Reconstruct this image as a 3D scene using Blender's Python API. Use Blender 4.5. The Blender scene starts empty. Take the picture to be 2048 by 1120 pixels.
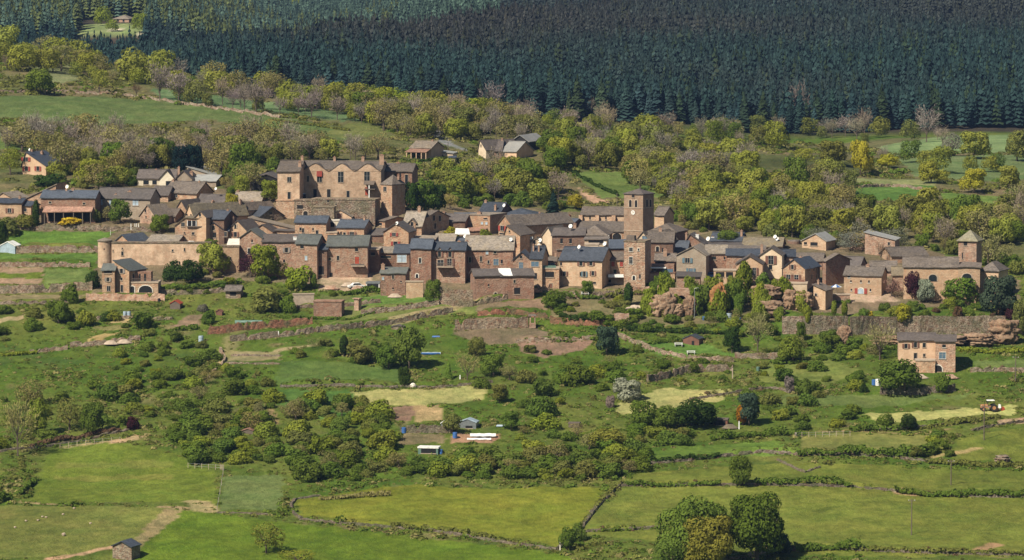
import bpy, math, random
import numpy as np
from math import radians as R, sin, cos, tan, atan, pi
random.seed(7); rng = np.random.default_rng(11)
sc = bpy.context.scene; COL = sc.collection

# ------------------------------------------------------------------ camera, light, exposure
F = 8000.0; PITCH = R(4.5); CZ = 120.0        # focal length in photo pixels, downward tilt, camera height
cam = bpy.data.cameras.new('camera'); co = bpy.data.objects.new('camera', cam); COL.objects.link(co)
co.location = (0, 0, CZ); co.rotation_euler = (R(90) - PITCH, 0, 0)
cam.sensor_width = 36; cam.lens = F / 2048 * 36; cam.clip_start = 1; cam.clip_end = 9000
sc.camera = co
SUN_EL = R(46); SUN_AZ = R(43)                # azimuth: to the left of the viewer's back
sd = (-sin(SUN_AZ) * cos(SUN_EL), -cos(SUN_AZ) * cos(SUN_EL), sin(SUN_EL))
sl = bpy.data.lights.new('sun', 'SUN'); so = bpy.data.objects.new('sun', sl); COL.objects.link(so)
sl.energy = 5.0; sl.angle = R(0.55); sl.color = (1.0, 0.92, 0.76)
from mathutils import Vector
so.rotation_euler = Vector(sd).to_track_quat('Z', 'Y').to_euler(); so.location = (-100, 700, 400)
w = bpy.data.worlds.new("World"); sc.world = w; w.use_nodes = True
nt = w.node_tree; bg = nt.nodes['Background']; sky = nt.nodes.new('ShaderNodeTexSky'); sky.sky_type = 'NISHITA'
sky.sun_disc = False; sky.sun_elevation = SUN_EL; sky.sun_rotation = math.atan2(sd[0], sd[1])
nt.links.new(sky.outputs[0], bg.inputs[0]); bg.inputs[1].default_value = 0.05
sc.view_settings.view_transform = 'Standard'; sc.view_settings.look = 'None'
sc.view_settings.exposure = 0.38; sc.view_settings.gamma = 1
sc.cycles.max_bounces = 4; sc.cycles.diffuse_bounces = 1; sc.cycles.glossy_bounces = 1
sc.cycles.transmission_bounces = 2; sc.cycles.volume_bounces = 0; sc.cycles.transparent_max_bounces = 4

def kray(px, py):
    """ray through a photo pixel: direction with unit Y"""
    a = (px - 1024) / F; b = (560 - py) / F
    y = cos(PITCH) + b * sin(PITCH); z = -sin(PITCH) + b * cos(PITCH)
    return a / y, z / y
def P(px, py, Y):
    kx, kz = kray(px, py); return kx * Y, Y, CZ + kz * Y

# ------------------------------------------------------------------ materials
MATS = {}
def node_mat(name):
    m = bpy.data.materials.new(name); m.use_nodes = True; t = m.node_tree
    return m, t, t.nodes['Principled BSDF']
def N(t, typ, **kw):
    n = t.nodes.new(typ)
    for k, v in kw.items(): setattr(n, k, v)
    return n
def math_(t, op, a, b):
    n = N(t, 'ShaderNodeMath', operation=op)
    for i, v in enumerate((a, b)):
        if isinstance(v, (int, float)): n.inputs[i].default_value = v
        else: t.links.new(v, n.inputs[i])
    return n.outputs[0]
def mixc(t, fac, a, b, mode='MIX'):
    n = N(t, 'ShaderNodeMix', data_type='RGBA', blend_type=mode)
    for s, v in ((n.inputs[0], fac), (n.inputs[6], a), (n.inputs[7], b)):
        if isinstance(v, (int, float)): s.default_value = v
        elif isinstance(v, tuple): s.default_value = (*v[:3], 1)
        else: t.links.new(v, s)
    return n.outputs[2]
def coords(t, scale=(1, 1, 1)):
    tc = N(t, 'ShaderNodeTexCoord'); oi = N(t, 'ShaderNodeObjectInfo')
    mp = N(t, 'ShaderNodeMapping'); t.links.new(tc.outputs['Object'], mp.inputs[0]); mp.inputs['Scale'].default_value = scale
    c = N(t, 'ShaderNodeCombineXYZ')
    for i in range(3): t.links.new(math_(t, 'MULTIPLY', oi.outputs['Random'], 40.0 + 17 * i), c.inputs[i])
    t.links.new(c.outputs[0], mp.inputs['Location'])
    return mp.outputs[0]
def noise(t, vec, scale, detail=4, rough=.6, lo=.35, hi=.65):
    n = N(t, 'ShaderNodeTexNoise'); t.links.new(vec, n.inputs['Vector'])
    n.inputs['Scale'].default_value = scale; n.inputs['Detail'].default_value = detail; n.inputs['Roughness'].default_value = rough
    r = N(t, 'ShaderNodeMapRange'); t.links.new(n.outputs[0], r.inputs[0]); r.inputs[1].default_value = lo; r.inputs[2].default_value = hi
    return r.outputs[0]
def vary(t, col, lo, hi):
    """every house its own tone: brightness and warmth by object"""
    oi = N(t, 'ShaderNodeObjectInfo'); mr = N(t, 'ShaderNodeMapRange'); t.links.new(oi.outputs['Random'], mr.inputs[0]); mr.inputs[3].default_value = lo; mr.inputs[4].default_value = hi
    fr = math_(t, 'FRACT', math_(t, 'MULTIPLY', oi.outputs['Random'], 7.3), 0); col = mixc(t, math_(t, 'MULTIPLY', fr, .45), col, mixc(t, 1.0, col, (.92, 1.02, 1.12), 'MULTIPLY'))
    vm = N(t, 'ShaderNodeVectorMath', operation='SCALE'); t.links.new(col, vm.inputs[0]); t.links.new(mr.outputs[0], vm.inputs['Scale']); return vm.outputs[0]
def wallmat(name, col, var=.35, stones=.5, dark=.45, rough=.9, moss=0):
    m, t, b = node_mat('wall_' + name); v = coords(t)
    vs = coords(t, (1, 1, 1.9))
    vo = N(t, 'ShaderNodeTexVoronoi'); t.links.new(vs, vo.inputs['Vector']); vo.inputs['Scale'].default_value = 2.3
    bw = N(t, 'ShaderNodeSeparateColor'); t.links.new(vo.outputs['Color'], bw.inputs[0])
    c = tuple(col)
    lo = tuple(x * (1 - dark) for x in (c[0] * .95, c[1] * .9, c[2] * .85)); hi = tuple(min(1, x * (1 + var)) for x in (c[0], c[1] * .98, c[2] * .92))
    a = mixc(t, noise(t, v, .5, 6, .75, .38, .6), c, lo)
    a = mixc(t, math_(t, 'MULTIPLY', bw.outputs[0], stones), a, hi)
    red = tuple((c[0] * .85, c[1] * .6, c[2] * .5))
    a = mixc(t, math_(t, 'MULTIPLY', noise(t, v, 1.1, 5, .75, .47, .6), min(1, stones * 1.3)), a, red)
    sv = coords(t, (1.2, 1.2, .12))
    a = mixc(t, math_(t, 'MULTIPLY', noise(t, sv, 1.0, 3, .6, .52, .8), .5), a, lo)
    if moss: a = mixc(t, math_(t, 'MULTIPLY', noise(t, v, .35, 5, .7, .42, .62), moss), a, (.07, .085, .03)); a = mixc(t, math_(t, 'MULTIPLY', noise(t, v, 2.2, 4, .8, .5, .62), .6), a, (.03, .025, .02))
    a = vary(t, a, .86, 1.18)
    t.links.new(a, b.inputs['Base Color']); b.inputs['Roughness'].default_value = rough
    bp = N(t, 'ShaderNodeBump'); bp.inputs['Strength'].default_value = .6 * stones + .1; bp.inputs['Distance'].default_value = .15
    t.links.new(math_(t, 'ADD', vo.outputs['Distance'], noise(t, v, 3, 3)), bp.inputs['Height']); t.links.new(bp.outputs[0], b.inputs['Normal'])
    MATS[name] = m
def roofmat(name, col, var=.3, rough=.75, rows=3.0, lich=.3, licol=None):
    m, t, b = node_mat('roof_' + name); v = coords(t)
    vo = N(t, 'ShaderNodeTexVoronoi'); t.links.new(v, vo.inputs['Vector']); vo.inputs['Scale'].default_value = 2.6
    bw = N(t, 'ShaderNodeSeparateColor'); t.links.new(vo.outputs['Color'], bw.inputs[0])
    c = tuple(col); lo = tuple(x * (1 - var) for x in c); hi = tuple(x * (1 + var) for x in c)
    a = mixc(t, bw.outputs[0], lo, hi)
    a = mixc(t, math_(t, 'MULTIPLY', noise(t, v, .5, 5, .7, .45, .7), lich), a, licol or tuple((c[0] * 1.35, c[1] * 1.2, c[2] * .8)))
    a = mixc(t, math_(t, 'MULTIPLY', noise(t, v, .22, 3, .6, .45, .7), .4), a, tuple(x * .6 for x in c))
    a = vary(t, a, .8, 1.25)
    t.links.new(a, b.inputs['Base Color']); b.inputs['Roughness'].default_value = rough
    g = N(t, 'ShaderNodeSeparateXYZ'); t.links.new(v, g.inputs[0])
    saw = math_(t, 'FRACT', math_(t, 'MULTIPLY', g.outputs[2], rows), 0)
    bp = N(t, 'ShaderNodeBump'); bp.inputs['Strength'].default_value = .7; bp.inputs['Distance'].default_value = .08
    t.links.new(math_(t, 'ADD', saw, bw.outputs[1]), bp.inputs['Height']); t.links.new(bp.outputs[0], b.inputs['Normal'])
    MATS[name] = m
def plain(name, col, rough=.7, metal=0, var=.15):
    m, t, b = node_mat(name); v = coords(t)
    a = mixc(t, noise(t, v, 1.5, 3), tuple(x * (1 + var) for x in col), tuple(x * (1 - var) for x in col))
    t.links.new(a, b.inputs['Base Color']); b.inputs['Roughness'].default_value = rough; b.inputs['Metallic'].default_value = metal
    MATS[name] = m
wallmat('tan', (.47, .32, .215), .35, .55, .45); wallmat('buff', (.53, .37, .245), .25, .3, .3); wallmat('pink', (.41, .28, .205), .4, .6, .48)
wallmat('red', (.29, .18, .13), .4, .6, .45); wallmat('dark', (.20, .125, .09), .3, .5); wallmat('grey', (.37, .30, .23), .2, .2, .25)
wallmat('cream', (.66, .52, .37), .1, .05, .15); wallmat('peach', (.66, .45, .30), .1, .08, .15); wallmat('white', (.72, .64, .5), .1, .02, .1)
wallmat('plaster', (.60, .43, .30), .15, .2, .42); wallmat('rubble', (.27, .205, .155), .5, .9, .55, moss=.55); wallmat('earth', (.27, .12, .07), .3, .7, .5, moss=.75)
wallmat('rockm', (.205, .168, .132), .4, .2, .8, moss=.5); wallmat('towerm', (.37, .265, .19), .2, .3, .35); wallmat('fieldwall', (.16, .13, .10), .5, .9, .6, moss=.6); wallmat('palestone', (.46, .33, .24), .35, .75, .5); wallmat('rust', (.42, .20, .07), .4, .4, .7, moss=.3); wallmat('drystone', (.21, .165, .125), .6, .9, .6, moss=.6)
wallmat('rockm', (.30, .20, .13), .5, .4, .6); wallmat('rust', (.34, .17, .06), .4, .5, .4); wallmat('drystone', (.24, .19, .14), .6, .9, .6)
roofmat('lauze', (.135, .108, .09), .35); roofmat('pale', (.24, .195, .155), .3, .8, 3, .4); roofmat('ochre', (.20, .16, .11), .25, .85, 3, .5)
roofmat('slate', (.055, .062, .078), .25, .45, 4, .12, (.10, .11, .12)); roofmat('blue', (.075, .085, .105), .2, .5, 4, .2, (.13, .14, .15))
roofmat('green', (.12, .125, .115), .2, .6, 3, .3); roofmat('tile', (.30, .16, .11), .3, .8, 4, .3, (.45, .28, .2)); roofmat('brown', (.105, .086, .078), .25, .7, 4, .2)
roofmat('metal', (.30, .29, .27), .08, .5, 2, .3, (.4, .36, .3)); roofmat('gold', (.26, .235, .165), .25, .85, 3, .5)
plain('glass', (.018, .022, .028), .15); plain('hole', (.008, .008, .009), .9); plain('blueglass', (.10, .16, .22), .2); plain('paleglass', (.38, .47, .55), .3)
plain('trim', (.42, .33, .25), .85); plain('frame', (.28, .27, .26), .6); plain('trimw', (.68, .62, .54), .7); plain('shred', (.30, .05, .035), .6); plain('shbrown', (.17, .075, .05), .6)
plain('shblue', (.10, .17, .21), .6); plain('shgrey', (.25, .22, .2), .6); plain('whitep', (.78, .77, .74), .5); plain('bluep', (.05, .14, .38), .5)
plain('woodg', (.13, .10, .08), .8); plain('metalg', (.25, .27, .28), .4, .4); plain('blackm', (.012, .011, .012), .8); plain('chimb', (.36, .23, .16), .9)
plain('redp', (.35, .06, .03), .5); plain('greenp', (.12, .2, .16), .5); plain('rubber', (.02, .02, .02), .8); plain('bark', (.10, .075, .055), .9); plain('orangep', (.42, .2, .09), .7)
plain('skin', (.45, .27, .2), .6); plain('cloth', (.05, .07, .12), .8)

def leafmat(name, attr=None, trans=.38, lo=.82, hi=1.18):
    m = bpy.data.materials.new(name); m.use_nodes = True; t = m.node_tree; t.nodes.clear()
    out = N(t, 'ShaderNodeOutputMaterial'); df = N(t, 'ShaderNodeBsdfDiffuse'); tr = N(t, 'ShaderNodeBsdfTranslucent'); mx = N(t, 'ShaderNodeMixShader')
    g = N(t, 'ShaderNodeNewGeometry')
    if attr: at = N(t, 'ShaderNodeAttribute', attribute_name=attr); base = at.outputs['Color']
    else: base = N(t, 'ShaderNodeObjectInfo').outputs['Color']
    mr = N(t, 'ShaderNodeMapRange'); t.links.new(g.outputs['Random Per Island'], mr.inputs[0]); mr.inputs[3].default_value = lo; mr.inputs[4].default_value = hi
    vm = N(t, 'ShaderNodeVectorMath', operation='SCALE'); t.links.new(base, vm.inputs[0]); t.links.new(mr.outputs[0], vm.inputs['Scale'])
    t.links.new(vm.outputs[0], df.inputs[0]); t.links.new(vm.outputs[0], tr.inputs[0]); mx.inputs[0].default_value = trans
    t.links.new(df.outputs[0], mx.inputs[1]); t.links.new(tr.outputs[0], mx.inputs[2]); t.links.new(mx.outputs[0], out.inputs[0])
    MATS[name] = m
leafmat('leaf'); leafmat('leafattr', 'tint'); leafmat('needle', None, .08, .75, 1.25); leafmat('needleattr', 'tint', .08, .75, 1.25); leafmat('twig', None, .1, .6, 1.4); leafmat('twigattr', 'tint', .1)

# ------------------------------------------------------------------ objects and tags
def tag(o, label=None, cat=None, group=None, kind=None):
    if label: o['label'] = label
    if cat: o['category'] = cat
    if group: o['group'] = group
    if kind: o['kind'] = kind
    return o
def empty(name, loc, rz=0, label=None, cat=None, group=None):
    o = bpy.data.objects.new(name, None); COL.objects.link(o); o.location = loc; o.rotation_euler = (0, 0, rz); o.empty_display_size = .5
    return tag(o, label, cat, group)
def link(name, me, parent=None, loc=None, rz=None):
    o = bpy.data.objects.new(name, me); COL.objects.link(o)
    if parent: o.parent = parent
    if loc is not None: o.location = loc
    if rz is not None: o.rotation_euler = (0, 0, rz)
    return o
class MB:
    """collects faces; build() links them as one mesh object"""
    def __init__(s): s.v = []; s.f = []; s.m = []; s.mats = []
    def mi(s, m):
        if m not in s.mats: s.mats.append(m)
        return s.mats.index(m)
    def add(s, vs, fs, m):
        b = len(s.v); s.v += [tuple(q) for q in vs]; k = s.mi(m)
        for f in fs: s.f.append(tuple(b + i for i in f)); s.m.append(k)
    def box(s, x0, x1, y0, y1, z0, z1, m, tp=0):
        a = tp
        s.add([(x0, y0, z0), (x1, y0, z0), (x1, y1, z0), (x0, y1, z0), (x0 + a, y0 + a, z1), (x1 - a, y0 + a, z1), (x1 - a, y1 - a, z1), (x0 + a, y1 - a, z1)],
              [(0, 3, 2, 1), (4, 5, 6, 7), (0, 1, 5, 4), (1, 2, 6, 5), (2, 3, 7, 6), (3, 0, 4, 7)], m)
    def poly(s, vs, m): s.add(vs, [tuple(range(len(vs)))], m)
    def ext(s, prof, ts, axis, m, jit=0):
        """closed profile (a,z) extruded along axis through positions ts, wavering a little"""
        n = len(prof); vs = []; prng = random.Random(int(abs(prof[0][1]) * 97 + len(ts)))
        for t in ts:
            dz = [prng.uniform(-jit, jit)] * n
            for i, (a, z) in enumerate(prof): vs.append((t, a, z + dz[i]) if axis == 'x' else (a, t, z + dz[i]))
        fs = []
        for k in range(len(ts) - 1):
            for i in range(n):
                j = (i + 1) % n; q = (k * n + i, k * n + j, (k + 1) * n + j, (k + 1) * n + i)
                fs.append(q if axis == 'y' else q[::-1])
        fs.append(tuple(range(n))[::-1] if axis == 'y' else tuple(range(n))); L = (len(ts) - 1) * n
        fs.append(tuple(L + i for i in range(n)) if axis == 'y' else tuple(L + i for i in range(n))[::-1])
        s.add(vs, fs, m)
    def tube(s, pts, rs, m, n=6):
        vs = []; fs = []
        for i, p in enumerate(pts):
            p = Vector(p); d = Vector(pts[min(i + 1, len(pts) - 1)]) - Vector(pts[max(i - 1, 0)]); d.normalize()
            u = d.cross(Vector((.3, 1, .1))); u.normalize(); v = d.cross(u)
            for k in range(n): a = 2 * pi * k / n; vs.append(tuple(p + (u * cos(a) + v * sin(a)) * rs[i]))
        for i in range(len(pts) - 1):
            for k in range(n): j = (k + 1) % n; fs.append((i * n + k, i * n + j, (i + 1) * n + j, (i + 1) * n + k))
        fs.append(tuple(range(n))[::-1]); fs.append(tuple((len(pts) - 1) * n + k for k in range(n)))
        s.add(vs, fs, m)
    def cyl(s, c, r0, r1, z0, z1, m, n=20):
        s.tube([(c[0], c[1], z0), (c[0], c[1], z1)], [r0, r1], m, n)
    def mesh(s, name):
        me = bpy.data.meshes.new(name); me.from_pydata(s.v, [], s.f)
        for m in s.mats: me.materials.append(MATS[m])
        me.polygons.foreach_set('material_index', s.m); me.update(); return me
    def build(s, name, parent=None, loc=None, rz=None): return link(name, s.mesh(name), parent, loc, rz)

def np_mesh(name, V, Fq, mat, tint=None, smooth=False):
    """V (n,3), Fq (m,k) int; tint per vertex (n,3)"""
    me = bpy.data.meshes.new(name); k = Fq.shape[1]
    me.vertices.add(len(V)); me.vertices.foreach_set('co', V.astype(np.float32).ravel())
    me.loops.add(Fq.size); me.loops.foreach_set('vertex_index', Fq.astype(np.int32).ravel())
    me.polygons.add(len(Fq)); me.polygons.foreach_set('loop_start', np.arange(0, Fq.size, k, dtype=np.int32))
    if tint is not None:
        a = me.color_attributes.new('tint', 'FLOAT_COLOR', 'POINT')
        a.data.foreach_set('color', np.concatenate([tint, np.ones((len(tint), 1))], 1).astype(np.float32).ravel())
    me.materials.append(MATS[mat]); me.update(calc_edges=True)
    if smooth: me.polygons.foreach_set('use_smooth', np.ones(len(Fq), dtype=bool))
    return me

# ------------------------------------------------------------------ terrain
def vnoise(X, Y, s, seed=0):
    r = np.random.default_rng(seed); G = r.random((512, 512)); x = X / s + 200.3; y = Y / s + 100.7
    xi = np.floor(x).astype(int); yi = np.floor(y).astype(int); fx = x - xi; fy = y - yi
    fx = fx * fx * (3 - 2 * fx); fy = fy * fy * (3 - 2 * fy); g = lambda i, j: G[i % 512, j % 512]
    return (g(xi, yi) * (1 - fx) * (1 - fy) + g(xi + 1, yi) * fx * (1 - fy) + g(xi, yi + 1) * (1 - fx) * fy + g(xi + 1, yi + 1) * fx * fy) - .5
FG = [(1200, 735), (1120, 760), (950, 830), (800, 893), (700, 935)]
def zc(py, Y): return CZ + kray(1024, py)[1] * Y
def prof(mid, tail):
    pts = [(0, CZ - 3), (60, 105), (200, 45), (380, 4), (560, -4), (680, 0)] + [(Y, zc(py, Y)) for py, Y in FG + mid] + [(Y, zc(py, Y) if py < 900 else py - 1000) for py, Y in tail]
    return np.array(pts)
FARTOP = [(-60, 3200), (-160, 3900)]
TOP = [(0, 2300), (-130, 2700), (-330, 3300), (-450, 3900)]
COLS = [
 (-400, prof([(600, 972), (530, 1003), (450, 1037), (400, 1062), (330, 1110), (220, 1195), (140, 1290), (80, 1370)], [(1084, 1430), (1068, 1560), (140, 1700), (136, 1900), (64, 1965), (44, 2090), (20, 2500), (-12, 2800)] + FARTOP)),
 (0,    prof([(600, 972), (530, 1003), (450, 1037), (400, 1062), (340, 1110), (240, 1195), (190, 1250), (150, 1300), (95, 1370)], [(1084, 1430), (1068, 1560), (140, 1700), (138, 1900), (64, 1965), (46, 2090), (20, 2500), (-12, 2800)] + FARTOP)),
 (300,  prof([(600, 974), (530, 1000), (450, 1035), (400, 1060), (340, 1110), (240, 1215), (200, 1265), (130, 1350)], [(1078, 1430), (1066, 1560), (150, 1700), (145, 1880), (66, 1965), (50, 2090), (30, 2500), (-5, 2800)] + FARTOP)),
 (540,  prof([(600, 974), (540, 996), (480, 1024), (448, 1038), (402, 1054), (340, 1110), (250, 1215), (185, 1300)], [(1072, 1400), (1070, 1500), (165, 1590), (125, 1780), (1062, 1950), (1064, 2150), (90, 2450), (20, 2900)] + FARTOP)),
 (700,  prof([(600, 974), (560, 990), (520, 1006), (485, 1024), (464, 1034), (400, 1047), (330, 1120), (260, 1210), (205, 1290)], [(1066, 1400), (1062, 1500), (190, 1570), (105, 1850), (1068, 2050), (1070, 2200), (60, 2550), (0, 2900)] + FARTOP)),
 (1024, prof([(600, 972), (570, 990), (510, 1018), (468, 1045), (435, 1066), (400, 1088), (310, 1180), (248, 1270)], [(1060, 1360), (1056, 1480), (222, 1580), (85, 2000), (50, 2250)] + TOP[1:])),
 (1300, prof([(620, 965), (570, 990), (512, 1020), (490, 1040), (478, 1056), (440, 1078), (400, 1104), (330, 1190), (275, 1290)], [(1054, 1380), (1052, 1480), (240, 1560), (120, 1900)] + TOP)),
 (1536, prof([(640, 955), (600, 975), (565, 986), (490, 1035), (440, 1080), (380, 1150), (310, 1260), (285, 1330)], [(1050, 1400), (1048, 1470), (262, 1560), (130, 1900)] + TOP)),
 (1800, prof([(690, 943), (664, 956), (640, 962), (590, 980), (540, 1008), (480, 1060), (430, 1110), (370, 1200), (310, 1330), (290, 1420)], [(270, 1540), (140, 1900)] + TOP)),
 (2048, prof([(690, 943), (664, 956), (640, 962), (590, 980), (545, 1008), (480, 1070), (420, 1140), (350, 1250), (300, 1380), (280, 1470)], [(262, 1560), (140, 1900)] + TOP)),
 (2450, prof([(690, 943), (664, 956), (640, 962), (590, 980), (540, 1010), (470, 1080), (400, 1160), (330, 1290), (290, 1420)], [(262, 1560), (140, 1900)] + TOP))]
KX = np.array([(c[0] - 1024) / F for c in COLS])
def base_h(X, Y):
    X = np.asarray(X, float); Y = np.asarray(Y, float)
    H = np.stack([np.interp(Y, c[1][:, 0], c[1][:, 1]) for c in COLS])
    k = X / np.maximum(Y, 700.); k = np.clip(k, KX[0], KX[-1])
    i = np.clip(np.searchsorted(KX, k) - 1, 0, len(KX) - 2); f = (k - KX[i]) / (KX[i + 1] - KX[i]); f = f * f * (3 - 2 * f)
    a = np.take_along_axis(H, i[None], 0)[0]; b = np.take_along_axis(H, (i + 1)[None], 0)[0]
    return a * (1 - f) + b * f
def seg(*a):
    o = []
    for lo, hi, st in a: o += list(np.arange(lo, hi, st))
    return np.array(o + [a[-1][1]])
GX = seg((-1500, -600, 60), (-600, -260, 17), (-260, -150, 3.), (-150, 150, .75), (150, 260, 3.), (260, 600, 17), (600, 1500, 60))
GY = seg((-60, 640, 28), (640, 742, 4), (742, 1085, .75), (1085, 1200, 1.6), (1200, 1500, 4), (1500, 2400, 12), (2400, 4000, 80))
XX, YY = np.meshgrid(GX, GY)
ZZ = base_h(XX, YY)
def smooth_y(Z, n=2):
    for _ in range(n): Z[1:-1] = (Z[:-2] + 2 * Z[1:-1] + Z[2:]) / 4
    return Z
amp = np.clip((YY - 650) / 200, 0, 1)
ZZ += amp * (1.6 * vnoise(XX, YY, 34, 1) + .7 * vnoise(XX, YY, 13, 2)) * (1 - .6 * ((YY > 955) & (YY < 1070))) + np.clip((YY - 1500) / 500, 0, 1) * (9 * vnoise(XX, YY, 170, 4) + 6 * vnoise(XX, YY, 60, 5))
ZZ += amp * (YY < 1300) * (.34 * vnoise(XX, YY, 3.1, 7) + .22 * vnoise(XX, YY, 1.6, 8))
def hz(X, Y):
    X = np.asarray(X, float); Y = np.asarray(Y, float)
    i = np.clip(np.searchsorted(GX, X) - 1, 0, len(GX) - 2); j = np.clip(np.searchsorted(GY, Y) - 1, 0, len(GY) - 2)
    fx = (X - GX[i]) / (GX[i + 1] - GX[i]); fy = (Y - GY[j]) / (GY[j + 1] - GY[j])
    return (ZZ[j, i] * (1 - fx) + ZZ[j, i + 1] * fx) * (1 - fy) + (ZZ[j + 1, i] * (1 - fx) + ZZ[j + 1, i + 1] * fx) * fy
YS = np.concatenate([np.arange(700, 1500, 1.), np.arange(1500, 3900, 4.)])
def hit(px, py):
    kx, kz = kray(px, py); d = (CZ + kz * YS) - hz(kx * YS, YS); s = np.nonzero(d < 0)[0]
    if len(s) == 0: return None
    i = s[0]
    if i == 0: Y = YS[0]
    else: a, b = d[i - 1], d[i]; Y = YS[i - 1] + (YS[i] - YS[i - 1]) * a / (a - b)
    return np.array([kx * Y, Y, CZ + kz * Y])
def gz(x, y): return float(hz(x, y))
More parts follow.
